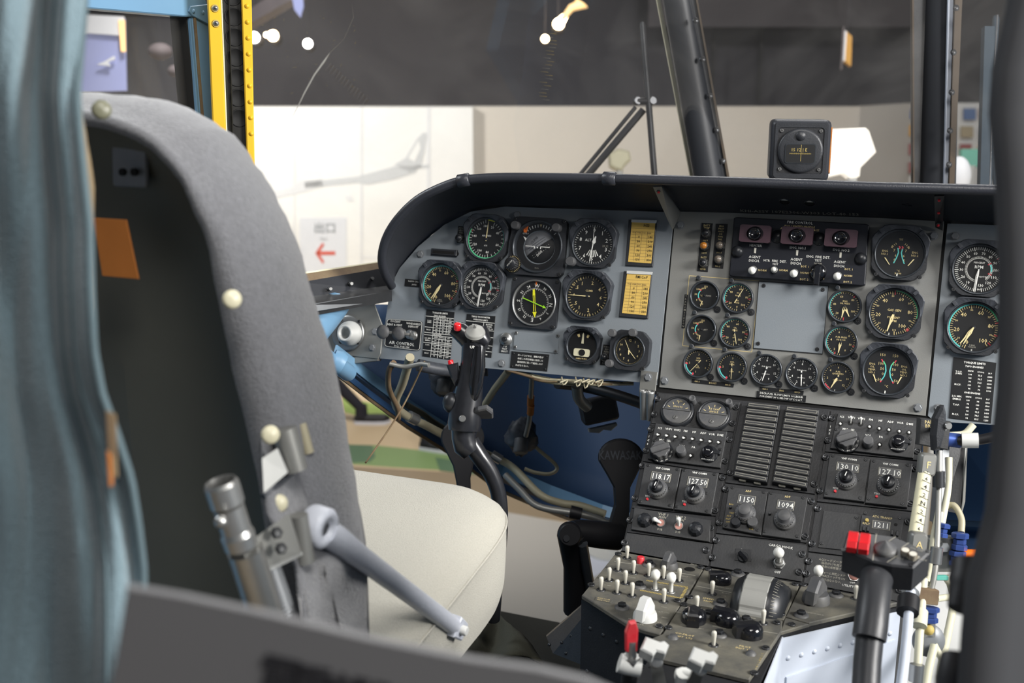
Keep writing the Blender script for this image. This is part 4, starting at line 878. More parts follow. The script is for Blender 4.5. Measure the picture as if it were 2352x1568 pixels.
MB().tube(g2, [.0085]*len(g2), 'lip_black', 12).build('rolled_lip', gs)
for i in (28, 40):
    d = (g2[i+1]-g2[i-1]).normalized(); MB().tube([g2[i]-d*.012, g2[i]-d*.010, g2[i]+d*.010, g2[i]+d*.012], [.009, .0118, .0118, .009], 'lip_black', 12).build('lip_sleeve', gs)
b = MB()
def onhood(px, py):        # point on the hood's underside seen at this pixel
    best = None; d = ray(px, py).normalized()
    for i in range(len(rows)-1):
        for j in range(len(g1)-1):
            a, b_, c_, e_ = rows[i][j], rows[i][j+1], rows[i+1][j+1], rows[i+1][j]; n = (c_-a).cross(e_-b_)
            if abs(n.dot(d)) < 1e-9: continue
            t = (a-CP).dot(n)/n.dot(d); p = CP+d*t; u, v = (b_-a), (e_-a)
            uu, vv, uv_ = u.dot(u), v.dot(v), u.dot(v); w_ = p-a; D = uu*vv-uv_*uv_
            if abs(D) < 1e-14: continue
            s_ = (w_.dot(u)*vv-w_.dot(v)*uv_)/D; r_ = (w_.dot(v)*uu-w_.dot(u)*uv_)/D
            if -.1 <= s_ <= 1.1 and -.1 <= r_ <= 1.1 and (best is None or t < best[0]): best = (t, p, n.normalized(), u.normalized())
    return best
hb_ = onhood(1835, 482)
if hb_:
    t_, p_, n_, u_ = hb_
    if n_.dot(ray(1835, 482)) > 0: n_ = -n_
    yy = n_.cross(u_); M_ = Matrix((u_, yy, n_)).transposed().to_4x4(); M_ = Matrix.Translation(p_) @ M_
    b = MB(); b.text('KHI-ASSY 107E2306-W303 LOT-40 153', 0, 0, 0, .0054, DM, h=.0085, fit=.222, bold=.0); o = b.build('stencil_lettering', gs); o.matrix_world = M_
for p in ((1803, 457), (1861, 461), (2083, 466)):
    hb_ = onhood(*p)
    if hb_:
        t_, p_, n_, u_ = hb_
        if n_.dot(ray(*p)) > 0: n_ = -n_
        yy = n_.cross(u_); M_ = Matrix.Translation(p_+n_*.0038) @ Matrix((u_, yy, n_)).transposed().to_4x4()
        b = MB()
        if p[0] < 2000: b.lathe([(.010, 0), (.010, .0015), (.0085, .0018)], 'lip_black', 20, cap=False); b.add([(x, y, .001) for x, y in circ(0, 0, .0085, 20)], [tuple(range(20))], 'slot_black'); b.add([(x, y, .0013) for x, y in circ(0, .005, .0055, 14)[:8]], [tuple(range(8))], 'toggle_bright')
        else: b.box(.016, .004, .004, 'shield_black', RZ(-15)); b.box(.004, .014, .003, 'shield_black', RZ(-15))
        o = b.build('lamp_hole' if p[0] < 2000 else 'clip', gs); o.matrix_world = M_
# brackets holding the hood
def brk(label, pts, bolts, h0, h1, m='alu_plate'):
    e = thing('hood_bracket', label, 'bracket'); top = [MP.w(*MP.uv(x, y, h1), h1) for x, y in pts[:2]]; bot = [MP.w(*MP.uv(x, y, h0), h0) for x, y in pts[2:]]
    q = top+bot; n = (q[1]-q[0]).cross(q[2]-q[0]).normalized()*.0015
    MB().add([v+n for v in q]+[v-n for v in q], [(0, 1, 2, 3), (7, 6, 5, 4), (0, 4, 5, 1), (1, 5, 6, 2), (2, 6, 7, 3), (3, 7, 4, 0)], m).build('strap', e)
    for x, y, f in bolts:
        hh = h1*(1-f)+h0*f; p = MP.w(*MP.uv(x, y, hh), hh); b = MB(); b.prism(circ(0, 0, .0042, 6), 0, .0035, 'screw_dark', .001); b.cyl(.0022, .0035, .0060, 'red_worn', 10); o = b.build('nut', e); o.matrix_world = frame(p, n if n.dot(ray(x, y)) < 0 else -n)
brk('angled bare metal hood strap with three red nuts, left of the centre panel', [(1500, 428), (1520, 427), (1563, 488), (1545, 528)], [(1513, 436, .1), (1531, 460, .45), (1551, 488, .9)], .006, .12)
brk('narrow dark hood strap with pale edge right of the fire control unit', [(2146, 449), (2169, 448), (2165, 528), (2148, 520)], [(2157, 454, .1), (2156, 483, .5), (2155, 512, .8)], .006, .12, 'screw_dark')
# stand-by compass on top of the hood
zc = 2.02; CPn = Plane(P(1838, 346, 2.12), (math.cos(math.radians(12)), math.sin(math.radians(12)), 0), (0, .05, 1))
cm = thing('standby_compass', 'black box compass with small window standing on the black hood', 'compass', CPn.mat(0, 0, 0)); wx, wy = .107, .112
MB().box(wx, wy, .09, 'shield_black', Tr(0, 0, -.045), .005).build('housing', cm)
b = MB(); b.ring(rrect(0, 0, .093, .100, .006, 3), rrect(0, 0, .083, .084, .006, 3), -.001, .002, 'black_case'); b.build('rim', cm)
b = MB(); b.prism(rrect(0, .001, .083, .084, .005, 3), -.004, .0005, 'radio_dark'); b.build('face', cm)
b = MB(); b.lathe([(.041, .0005), (.040, .005), (.036, .006), (.0001, .006)], 'black_case', 40); b.prism(rrect(0, -.005, .055, .036, .005, 3), .006, .0072, 'bezel_grey'); b.prism(rrect(0, -.005, .052, .033, .004, 3), .0072, .0075, 'dial_black'); b.build('dial_ring', cm)
b = MB(); b.text('15 12 | E', -.002, .001, 0, .0078, 'gold_mark', h=.0075, fit=.034)
for i in range(30): b.box(.0004, .002+.001*(i % 3 == 0), .0001, 'gold_mark', Tr(-.019+i*.0013, -.005, .0078))
b.box(.0006, .030, .0001, 'gold_mark', Tr(.001, -.004, .0079)); b.build('compass_scale', cm)
for x, y in ((-.035, .036), (.035, .036), (-.035, -.034), (.035, -.034)): put('alu_screw', lambda b: scr(b, .0034, .0018, 'steel'), 'screw', cm, x, y, .001)
MB().lathe([(.009, .006), (.008, .0085), (.0001, .009)], 'black_case', 24).build('cap', cm).matrix_local = Tr(-.001, .027, 0)
MB().prism(rrect(0, 0, .045, .085, .004), 0, .004, 'orange_patch').build('side_label', cm).matrix_local = Tr(wx/2, 0, -.045) @ RY(90)
MB().box(wx*.8, .16, .06, 'shield_black', Tr(0, -wy/2-.078, -.05)).build('foot', cm)
# ------------------------------------------------------------------ centre pedestal: sloped radio stack
def D4(x, y): return (1320+x/2.6727, 1230+y/2.6727)
frame_q = [(1509, 900), (2124, 962), (2074, 1386), (1428, 1262)]
ped = thing('pedestal', 'centre pedestal cabinet with dark left side and riveted white right side', 'pedestal')
pl_o = [SP.w(*SP.uv(x, y, -.003), -.003) for x, y in frame_q]
def slab(name, parent, top, bot, m):
    n = len(top); vs = list(top)+list(bot); fs = [tuple(range(n)), tuple(reversed(range(n, 2*n)))]+[(i, i+n, (i+1) % n+n, (i+1) % n) for i in range(n)]
    return MB().add([tuple(v) for v in vs], fs, m).build(name, parent)
slab('sloped_bed', ped, pl_o, [p-SP.n*.05 for p in pl_o], 'radio_dark')
def unit(name, label, outer, inner=None, zi=.0045, m='radio_black', fast=(), cat='radio panel', group=None, mo='radio_dark', pl=SP):
    T = PT(name, label, cat, pl, inner or outer, zi if inner else .0, group)
    T.plate('mounting_plate', outer, -.0025, 0.0, mo, .0004)
    if inner: T.plate('faceplate', inner, 0, zi, m, .0006)
    T.scr(fast, .0, 'dzus', dzus, 'fastener'); return T
def insetq(q, k=.985):
    c = sum((Vector(p) for p in q), Vector((0, 0)))/4; return [tuple(c+(Vector(p)-c)*k) for p in q]
ps = lambda b: scr(b, .0028, .0012, 'screw_dark')
# airspeed / yaw half-round indicators
u = unit('edge_dial_unit', 'top left radio-stack plate with two half-round edge dials', insetq([Cc(292, 108), Cc(787, 165), Cc(748, 345), Cc(248, 292)]), fast=[G(293, 150), G(260, 295), G(1032, 228), G(1000, 380)], cat='panel', mo='radio_black')
u.scr([G(695, 185), G(593, 363)], .0, 'psc', ps)
for c, t1, t2, lb in ((G(473, 252), '60 70', 'KNOTS', 'a'), (G(815, 290), '', 'RT YAW\nANGLE', 'b')):
    x, y = u.l(c, .012); b = MB(); R = .0265
    b.lathe([(R+.003, 0), (R+.003, .008), (R+.0015, .0105), (R-.001, .0105), (R-.002, .0085)], 'knob_black', 44, cap=False); b.cyl(R-.001, 0, .0085, 'knob_black', 44)
    hs_ = [(R*.97*math.cos(a), R*.97*math.sin(a)) for a in [math.pi+math.pi*i/20 for i in range(21)]]; b.prism(hs_, .008, .0125, 'knob_dusty', .0015)
    b.box(R*1.98, .0016, .003, 'steel', Tr(0, .0004, .0118), .0004)
    fa = [(R*.86*math.cos(a), R*.86*math.sin(a)+.0015) for a in [math.pi*i/20 for i in range(21)]]; b.flat(fa, .0088, 'display_grey')
    for k in range(5): b.tick(-64+32*k, R*.58, R*.76, R*.04, .0091, CM, 0, -.001)
    if t1: b.text(t1, .001, R*.72, 0, .0091, CM, h=R*.12)
    b.text(t2, 0, R*.30, 0, .0091, CM, h=R*.13 if '\n' not in t2 else R*.32); b.cyl(.0038, .0125, .0135, 'steel', 14, x=0, y=-R*.55, bev=.0004); b.box(.006, .0009, .0003, 'slot_black', Tr(0, -R*.55, .0136) @ RZ(70))
    o = b.build('edge_dial', u.e); o.matrix_local = Tr(x, y, 0)
for p in (G(614, 135), G(962, 168)):
    x, y = u.l(p, .020); o = MB().lathe([(.0062, 0), (.0062, .018), (.0058, .019), (.0040, .019), (.0035, .0185), (.0001, .0185)], 'knob_dusty', 20).build('light_post', u.e); o.matrix_local = Tr(x, y, 0)
def mini(b):
    b.cyl(.0040, 0, .0008, 'slot_black', 14); b.lathe([(.0010, 0), (.0016, .010), (.0022, .0135), (.0018, .0150), (.0001, .0152)], 'toggle_bright', 10, M=RX(24))
def mini_up(b):
    b.cyl(.0040, 0, .0008, 'slot_black', 14); b.lathe([(.0010, 0), (.0016, .010), (.0022, .0135), (.0018, .0150), (.0001, .0152)], 'toggle_bright', 10, M=RX(-24))
def ics(label, outer, inner, f, sw, names, hi=()):
    fx, lx = f
    T = unit('intercom_panel', label, insetq(outer), inner, .006, fast=fx)
    for i, p in enumerate(sw):
        x, y = T.l(p, .010); put('mini_up' if i in hi else 'mini', mini_up if i in hi else mini, 'toggle_switch', T.e, x, y, .006)
    b = MB()
    for t, p in names: T.txt(b, t, p, 4.6, .006, WM)
    for t, p in lx: T.txt(b, t, p, 4.6, .006, WM, fit=None)
    b.build('lettering', T.e); return T
N8 = ('ICS', 'VHF1', 'VHF2', 'FM', 'HF', 'ADF', 'VOR', 'DME')
sw = [G(300, 478), G(382, 487), G(463, 498), G(543, 508), G(626, 518), G(709, 530), G(792, 541), G(873, 551)]; lb = [G(315, 425), G(395, 433), G(476, 443), G(556, 453), G(638, 462), G(722, 472), G(804, 483), G(886, 491)]
T = ics('left intercom panel with eight small switches and a large fluted knob', [Cc(248, 292), Cc(748, 345), Cc(705, 600), Cc(195, 520)], [G(272, 378), G(948, 455), G(884, 800), G(198, 712)], ([G(225, 438), G(182, 638), G(970, 535), G(930, 738)], [('MIC   SEL', G(362, 540)), ('VOL', G(524, 594)), ('PA', G(632, 606)), ('I', G(209, 505)), ('C', G(203, 540)), ('S', G(196, 575))]), sw, list(zip(N8, lb)))
T.scr([G(260, 542), G(886, 625)], .006, 'psc', ps)
def bigknob(b, t=True):
    b.cyl(.0205, 0, .0025, 'knob_black', 36, bev=.0005)
    for i, s in enumerate('PA HF FM V2 V1'.split()): a = math.radians(195-i*28); b.text(s, .0178*math.sin(a), .0178*math.cos(a), 0, .0028, WM, h=.0026, rot=-a)
    b.prism([(.0155*math.cos(a)*(1+.06*math.cos(8*a)), .0155*math.sin(a)*(1+.06*math.cos(8*a))) for a in [2*math.pi*i/48 for i in range(48)]], .0025, .016, 'knob_dusty', .001); b.prism(rrect(0, 0, .034, .011, .003), .014, .021, 'knob_dusty', .0012, M=RZ(28))
def dualknob(b):
    b.cyl(.0150, 0, .006, 'knob_black', 30, bev=.001); b.prism(rrect(.012, .004, .014, .007, .002), .001, .007, 'knob_black', .0008)
    b.text('AUTO VOX HOT', 0, -.0115, 0, .0063, WM, h=.0024, fit=.022); b.lathe([(.0095, .006), (.0095, .018), (.0088, .019), (.0070, .0192), (.0001, .0192)], 'knob_gloss', 24); b.text('VOL', 0, .001, 0, .0195, WM, h=.0025)
T.knob(G(318, 625), 0, .02, name='selector_knob', z=.006, fn=bigknob); T.knob(G(512, 640), .0085, .018, 'knob_dusty', 'volume_knob', .006)
T.knob(G(772, 650), 0, .02, name='selector_knob', z=.006, fn=dualknob)
x, y = T.l(G(612, 676), .010); put('mini', mini, 'toggle_switch', T.e, x, y, .006)
swr = [Cc(1388, 290), Cc(1447, 285), Cc(1507, 292), Cc(1562, 308), Cc(1620, 318), Cc(1678, 326), Cc(1740, 335), Cc(1798, 342)]; lbr = [Cc(1396, 253), Cc(1452, 258), Cc(1512, 265), Cc(1569, 271), Cc(1627, 277), Cc(1686, 284), Cc(1745, 290), Cc(1803, 297)]
T2 = ics('right intercom panel with eight small switches, two of them up', [Cc(1325, 212), Cc(1887, 270), Cc(1862, 517), Cc(1288, 463)], [Cc(1372, 228), Cc(1848, 275), Cc(1822, 500), Cc(1325, 440)], ([Cc(1334, 263), Cc(1310, 396), Cc(1866, 322), Cc(1848, 461)], [('MIC   SEL', Cc(1437, 330)), ('VOL', Cc(1553, 364)), ('PA', Cc(1630, 374)), ('I', Cc(1326, 312)), ('C', Cc(1323, 333)), ('S', Cc(1320, 353))]), swr, list(zip(N8, lbr)), (1, 2))
T2.scr([Cc(1362, 330), Cc(1808, 385)], .006, 'psc', ps)
T2.knob(Cc(1424, 383), 0, .02, name='selector_knob', z=.006, fn=bigknob); T2.knob(Cc(1552, 402), .0085, .018, 'knob_dusty', 'volume_knob', .006); T2.knob(Cc(1735, 400), 0, .02, name='selector_knob', z=.006, fn=dualknob)
x, y = T2.l(Cc(1622, 415), .010); put('mini', mini, 'toggle_switch', T2.e, x, y, .006)
# VHF COMM and ADF tuners
def tunerknob(b):
    b.lathe([(.0175, 0), (.0175, .004), (.0160, .006), (.0150, .0065), (.0150, .0125), (.0140, .0135), (.0115, .0135)], 'knob_dusty', 34)
    for i in range(24): b.box(.0008, .0016, .005, 'steel', RZ(i*15) @ Tr(.0151, 0, .0095))
    b.lathe([(.0105, .0135), (.0105, .021), (.0095, .022), (.0001, .022)], 'knob_black', 26)
    b.prism(rrect(0, 0, .017, .007, .0015), .022, .0285, 'knob_gloss', .001, M=RZ(75)); b.prism(rrect(0, 0, .0075, .0016), .0285, .0288, 'toggle_bright', M=RZ(75))
def adfknob(b):
    b.lathe([(.0175, 0), (.0175, .006), (.0160, .0075), (.0145, .0075), (.0145, .014), (.0130, .015), (.0100, .015), (.0100, .0235), (.0088, .0245), (.0001, .0245)], 'knob_dusty', 34)
    for i in range(20): b.box(.0008, .0016, .005, 'steel', RZ(i*18) @ Tr(.0146, 0, .0105))
def tuner(name, label, q, title, digits, disp, kn, scs, tpos, test=None, kf=tunerknob, col=WM, side=None, dh=13):
    T = PT(name, label, 'radio tuner', SP, q, .007); T.plate('faceplate', q, 0, .007, 'radio_black', .0008)
    d0, d1, d2, d3 = disp; T.plate('display_frame', disp, .0068, .0078, 'dim_mark', .0002); di = insetq(disp, .93); T.plate('display', di, .0076, .0080, 'display_grey', 0)
    b = MB(); T.txt(b, title, tpos, 4.6, .007, col, bold=.02)
    cx = sum(p[0] for p in disp)/4; cyy = sum(p[1] for p in disp)/4; T.txt(b, digits, (cx+1, cyy), dh, .0080, 'toggle_bright', fit=abs(d1[0]-d0[0])*.84)
    if test: T.txt(b, 'TEST', (test[0]+1, test[1]-6.5), 4, .007, WM)
    b.build('lettering', T.e); T.scr(scs, .007, 'psc', ps); T.knob(kn, 0, .020, name='tuning_knob', z=.007, fn=kf)
    if test: T.knob(test, .0022, .003, 'red_worn', 'test_button', .007)
    return T
gv = [Cc(195, 520), Cc(697, 600), Cc(640, 850), Cc(130, 800)]
V = unit('radio_rack', 'rack plate under the two left VHF tuners', insetq(gv), fast=[G(146, 783), G(75, 1090), G(903, 893), G(833, 1205)], cat='rack plate')
tuner('radio_tuner', 'leftmost VHF COMM tuner of the radio stack, frequency 118.17 in its window', [G(170, 757), G(514, 800), G(436, 1190), G(96, 1138)], 'VHF COMM', '118.17', [G(236, 832), G(422, 858), G(406, 940), G(220, 912)], G(283, 985), [G(203, 777), G(480, 817), G(127, 1118), G(407, 1157), G(394, 995)], G(338, 808), G(192, 1095))
tuner('radio_tuner', 'VHF COMM tuner with 127.50 in its window, right beside the leftmost tuner', [G(525, 802), G(868, 848), G(797, 1240), G(447, 1192)], 'VHF COMM', '127.50', [G(583, 880), G(774, 905), G(757, 990), G(566, 962)], G(635, 1030), [G(544, 822), G(830, 862), G(473, 1168), G(758, 1210), G(747, 1042)], G(688, 852), G(544, 1146))
V2 = unit('radio_rack', 'rack plate under the two right VHF tuners', insetq([Cc(1288, 463), Cc(1862, 520), Cc(1825, 822), Cc(1240, 762)]), fast=[Cc(1297, 497), Cc(1263, 698), Cc(1834, 566), Cc(1805, 774)], cat='rack plate')
tuner('radio_tuner', 'VHF COMM tuner under the right intercom panel, left one of that pair', [Cc(1322, 477), Cc(1563, 503), Cc(1528, 762), Cc(1285, 732)], 'VHF COMM', '130.10', [Cc(1367, 522), Cc(1500, 540), Cc(1493, 590), Cc(1358, 572)], Cc(1420, 618), [Cc(1341, 487), Cc(1538, 511), Cc(1304, 711), Cc(1505, 740), Cc(1489, 631)], Cc(1438, 507), Cc(1354, 699))
tuner('radio_tuner', 'VHF COMM tuner at the right edge of the radio stack, rightmost of all', [Cc(1569, 503), Cc(1818, 533), Cc(1786, 797), Cc(1534, 768)], 'VHF COMM', '127.10', [Cc(1617, 553), Cc(1752, 571), Cc(1746, 621), Cc(1610, 603)], Cc(1672, 650), [Cc(1586, 518), Cc(1791, 543), Cc(1554, 745), Cc(1758, 775), Cc(1741, 663)], Cc(1686, 539), Cc(1603, 731))
V3 = unit('radio_rack', 'rack plate under the two ADF tuners', insetq([Cc(690, 650), Cc(1237, 722), Cc(1185, 1012), Cc(635, 952)]), fast=[Cc(698, 688), Cc(660, 889), Cc(1211, 761), Cc(1173, 971)], cat='rack plate')
ta = tuner('radio_tuner', 'left ADF tuner below the caution capsules with two extra small knobs', [Cc(717, 670), Cc(950, 702), Cc(908, 962), Cc(678, 917)], 'ADF', '1150', [Cc(777, 718), Cc(880, 731), Cc(869, 784), Cc(766, 770)], Cc(812, 822), [Cc(738, 678), Cc(926, 706), Cc(697, 903), Cc(888, 932), Cc(863, 822)], Cc(833, 700), None, adfknob, CM)
tb = tuner('radio_tuner', 'right ADF tuner below the caution capsules with only one knob', [Cc(955, 703), Cc(1190, 737), Cc(1146, 993), Cc(914, 962)], 'ADF', '1094', [Cc(1010, 750), Cc(1113, 763), Cc(1104, 817), Cc(1002, 804)], Cc(1050, 858), [Cc(970, 711), Cc(1163, 739), Cc(931, 940), Cc(1126, 970), Cc(1101, 857)], Cc(1068, 733), None, adfknob, CM)
ta.knob(Cc(757, 885), .0078, .012, 'knob_black', 'mode_knob', .007); ta.knob(Cc(858, 885), .0088, .011, 'knob_dusty', 'volume_knob', .007); ta.knob(Cc(727, 795), .0022, .006, 'screw_dark', 'slide_switch', .007); tb.knob(Cc(963, 832), .0022, .006, 'screw_dark', 'slide_switch', .007)
b = MB()
for t, p in (('BFO', (731, 779)), ('TEST', (735, 830)), ('ADF', (716, 848)), ('ANT', (712, 866)), ('OFF', (710, 884)), ('VOL', (850, 927))): ta.txt(b, t, Cc(*p), 3.8, .007, 'gold_mark')
b.build('lettering', ta.e)
# VHF 1 / 2 selector plate
S1 = unit('switch_panel', 'plate with VHF 1 and VHF 2 switches set in pink surrounds', insetq([Cc(128, 802), Cc(642, 852), Cc(622, 1012), Cc(100, 945)]), [Cc(148, 797), Cc(606, 872), Cc(600, 1003), Cc(130, 928)], .005, fast=[Cc(122, 874), Cc(607, 920)], cat='switch panel')
b = MB()
for t, p, hh in (('VHF 1', (322, 840), 6.5), ('MAIN', (318, 856), 5), ('SUB', (302, 929), 5), ('VHF 2', (428, 857), 6.5), ('MAIN', (424, 872), 5), ('SUB', (410, 945), 5)): S1.txt(b, t, Cc(*p), hh, .005, DM)
b.build('lettering', S1.e)
for i, p in enumerate((Cc(308, 889), Cc(416, 908))):
    x, y = S1.l(p, .006); b = MB(); b.ring(circ(0, 0, .0075, 20), circ(0, 0, .0062, 20), 0, .002, 'steel'); b.cyl(.0062, 0, .0014, 'pink_ring', 20); b.lathe([(.0020, .001), (.0030, .010), (.0040, .016), (.0033, .0185), (.0001, .0192)], 'toggle_bright', 14, M=RY(-32) if i == 0 else RX(-28)); o = b.build('toggle_switch', S1.e); o.matrix_local = Tr(x, y, .005)
domek = lambda b: b.lathe([(.0125, 0), (.0122, .006), (.0100, .0105), (.0055, .0130), (.0001, .0135)], 'knob_black', 10, smooth=False)
for p in (Cc(208, 866), Cc(515, 920)): S1.knob(p, 0, .013, name='dome_knob', z=.005, fn=domek)
unit('blank_panel', 'blank dark plate at the foot of the left radio column', insetq([Cc(100, 947), Cc(622, 1014), Cc(594, 1150), Cc(68, 1056)]), fast=[Cc(90, 1010), Cc(580, 1054)], cat='panel', mo='radio_black')
# annunciator with two columns of capsules
AN = unit('annunciator_panel', 'caution light panel with two columns of blank ribbed capsules', insetq([Cc(790, 167), Cc(1325, 212), Cc(1235, 720), Cc(690, 650)]), fast=[Cc(725, 590), Cc(1228, 658), Cc(1290, 258)], cat='warning panel')
for (tl, tr, bl, br, n) in ((Cc(830, 163), Cc(1023, 183), Cc(742, 610), Cc(943, 648), 13), (Cc(1060, 186), Cc(1258, 211), Cc(977, 643), Cc(1184, 682), 13)):
    tl, tr, bl, br = map(Vector, (tl, tr, bl, br))
    for i in range(n):
        a, c = i/n, (i+.90)/n; q = [tl.lerp(bl, a), tr.lerp(br, a), tr.lerp(br, c), tl.lerp(bl, c)]
        b = MB(); pts = [AN.l(p, .014) for p in q]; b.prism(pts, 0, .014, 'radio_black', .0012); qi = inset(ccw(pts), .0026); b.prism(qi, .013, .0146, 'dim_mark', 0); b.prism(inset(qi, .0006), .013, .0149, 'radio_black', .0003); b.build('caution_capsule', AN.e)
    for k in (.28, .72): x, y = AN.l(bl.lerp(br, k)+Vector((0, 5)), .004); put('lampend', lambda b: b.box(.012, .004, .006, 'dim_mark', None, .001), 'lamp_tab', AN.e, x, y, .003)
# cargo hook plate, blank + transponder, japanese plate
CG = unit('switch_panel', 'CARGO HOOK plate with one ball-topped toggle switch', insetq([Cc(633, 954), Cc(1190, 1022), Cc(1158, 1245), Cc(600, 1150)]), fast=[Cc(640, 995), Cc(618, 1098), Cc(1156, 1078), Cc(1138, 1185)], cat='switch panel', mo='radio_black')
b = MB()
for t, p, hh, c in (('CARGO HOOK', (1028, 1031), 5.6, WM), ('OFF', (1008, 1186), 5.6, WM), ('DME', (805, 1052), 4, WM), ('VHF1', (776, 1070), 3.6, DM), ('HOLD', (833, 1075), 3.6, DM)): CG.txt(b, t, Cc(*p), hh, .0, c)
CG.build = None; b.build('lettering', CG.e); 
x, y = CG.l(Cc(803, 1083), .001); b = MB(); q4_ = [Vector(CG.l(p, .001)) for p in (Cc(757, 1043), Cc(855, 1048), Cc(850, 1120), Cc(750, 1113))]
b = MB(); b.prism(q4_, 0, .0008, 'radio_dark', .0002); b.build('selector_plate', CG.e)
CG.knob(Cc(800, 1090), 0, .010, name='selector_knob', fn=lambda b: (b.cyl(.0085, 0, .004, 'knob_black', 20, bev=.0008), b.prism(rrect(0, 0, .018, .006, .001), .004, .010, 'knob_gloss', .0008, M=RZ(-40))))
def bigtog(b):
    b.prism(circ(0, 0, .0105, 6), 0, .003, 'steel', .0006); b.lathe([(.0085, .003), (.0080, .008), (.0060, .009), (.0058, .006)], 'steel', 22)
    b.lathe([(.0035, .006), (.0038, .020), (.0078, .0245), (.0090, .0300), (.0070, .0355), (.0030, .0385), (.0001, .039)], 'toggle_bright', 20, M=RX(-16))
CG.knob(Cc(1018, 1130), 0, .004, name='toggle_switch', fn=bigtog)
BK = unit('transponder', 'blank plate with ATC TRANSP transponder reading 1211, half hidden by the collective', insetq([Cc(1240, 764), Cc(1822, 836), Cc(1796, 1135), Cc(1190, 1062)]), [Cc(1515, 840), Cc(1766, 868), Cc(1745, 986), Cc(1500, 938)], .007, fast=[Cc(1250, 804), Cc(1215, 1015), Cc(1793, 884)], cat='transponder')
BK.plate('blank_plate', [Cc(1286, 814), Cc(1512, 840), Cc(1480, 1060), Cc(1252, 1036)], .0, .0022, 'radio_black', .0004); BK.scr([Cc(1482, 858), Cc(1273, 1013)], .0022, 'psc', ps); BK.scr([Cc(1535, 829), Cc(1742, 860)], .007, 'psc', ps)
dq = [Cc(1580, 872), Cc(1688, 886), Cc(1682, 936), Cc(1574, 921)]; BK.plate('display_frame', dq, .0068, .0078, 'dim_mark', .0002); BK.plate('display', insetq(dq, .92), .0076, .0080, 'display_grey', 0)
b = MB(); BK.txt(b, 'ATC TRANSP', Cc(1638, 857), 5, .007, CM); BK.txt(b, 'RPLY', Cc(1542, 894), 5, .007, CM); BK.txt(b, '1211', Cc(1631, 904), 12, .0080, 'toggle_bright', fit=32); b.build('lettering', BK.e)
BK.knob(Cc(1545, 873), .0030, .004, 'gold_mark', 'reply_lamp', .007)
for p in ((1527, 922), (1552, 926), (1697, 948), (1727, 954)): BK.knob(Cc(*p), 0, .006, name='thumb_lever', z=.006, fn=lambda b: b.prism(rrect(0, 0, .0042, .009, .001), 0, .006, 'knob_black', .0008))
BK.knob(Cc(1718, 900), .0028, .0005, 'slot_black', 'lamp_hole', .007)
JP = unit('switch_panel', 'dark plate with white Japanese notice and UTILITY PWR switch', insetq([Cc(1190, 1065), Cc(1800, 1140), Cc(1760, 1368), Cc(1160, 1250)]), fast=[Cc(1196, 1120), Cc(1182, 1195), Cc(1738, 1292)], cat='switch panel', mo='radio_black')
b = MB()
for t, p, f in (('ACロードメーターの', (1345, 1120), 66), ('指示が0.7を超える', (1342, 1140), 66), ('る場合は成層圏プラッ', (1340, 1160), 68), ('トフォーム実験システ', (1335, 1195), 58), ('ムPWRスイッチをON', (1333, 1215), 58), ('にしてはならない。', (1322, 1236), 50)): JP.txt(b, t, Cc(*p), 6.0, .0, DM, fit=f)
JP.txt(b, 'OFF', Cc(1458, 1247), 5, .0, WM); JP.txt(b, 'UTILITY PWR', Cc(1456, 1271), 5.2, .0, WM, fit=46); b.build('lettering', JP.e)
JP.knob(Cc(1468, 1205), 0, .004, name='toggle_switch', fn=lambda b: (b.prism(circ(0, 0, .0105, 6), 0, .003, 'steel', .0006), b.lathe([(.0080, .003), (.0070, .006), (.0001, .006)], 'pink_ring', 22)))
# ------------------------------------------------------------------ flat console
foot = [(1428, 1263), (1337, 1371), (1521, 1459), (1455, 1575), (1445, 1640), (1700, 1700), (1748, 1560), (1797, 1456), (1868, 1430), (2068, 1394), (2076, 1386)]
top3 = [CPL.w(*CPL.uv(x, y, -.004), -.004) for x, y in foot]
slab('cabinet', ped, [p for p in top3], [Vector((p.x, p.y, .02)) for p in top3], 'radio_dark')
slab('cabinet_back', ped, [pl_o[0]-SP.n*.03, pl_o[1]-SP.n*.03, top3[-1]-Vector((0, 0, .01)), top3[0]-Vector((0, 0, .01))], [Vector((p.x, p.y+.02, .02)) for p in (pl_o[0], pl_o[1], top3[-1]+Vector((0, .10, 0)), top3[0]+Vector((0, .10, 0)))], 'radio_dark')
def wallplate(name, i0, i1, m, d, z1=.0, z0=.40, e0=0.0, e1=0.0, bolts=()):
    a, c = top3[i0].copy(), top3[i1].copy(); t = (c-a).normalized(); up = Vector((0, 0, 1)); n = t.cross(up).normalized()
    if n.dot(CP-a) < 0: n = -n
    a = a+t*e0; c = c-t*e1; q = [a-up*z1, c-up*z1, c-up*z0, a-up*z0]
    slab(name, ped, [p+n*d for p in q], [p for p in q], m); return a, c, t, up, n
# left chamfer side: dark riveted skin ; right sides: white riveted skin with a door
a, c, t, up, n = wallplate('side_skin', 1, 2, 'black_case', .0015, .004, .44)
rv = lambda b: b.lathe([(.0034, 0), (.0030, .0010), (.0001, .0018)], 'bezel_grey', 10)
rw = lambda b: b.lathe([(.0040, 0), (.0035, .0013), (.0001, .0022)], 'white_metal', 12)
def rivet(p, n_, key='rivet_dark', fn=rv): inst('rivet', proto(key, fn), ped, frame(p, n_))
L0 = (c-a).length
for i in range(7): rivet(a+t*(.02+i*.028)-up*.045+n*.0015, n)
rivet(a+t*.015-up*.12+n*.0015, n); inst('fastener', proto('dzus', dzus), ped, frame(a+t*.012-up*.135+n*.0015, n))
a2, c2, t2, up2, n2 = wallplate('side_skin_white', 7, 9, 'white_metal', .0015, .006, .44)
for i in range(9): rivet(a2+t2*(.012+i*.024)-up*.040+n2*.0015, n2, 'rivet_white', rw)
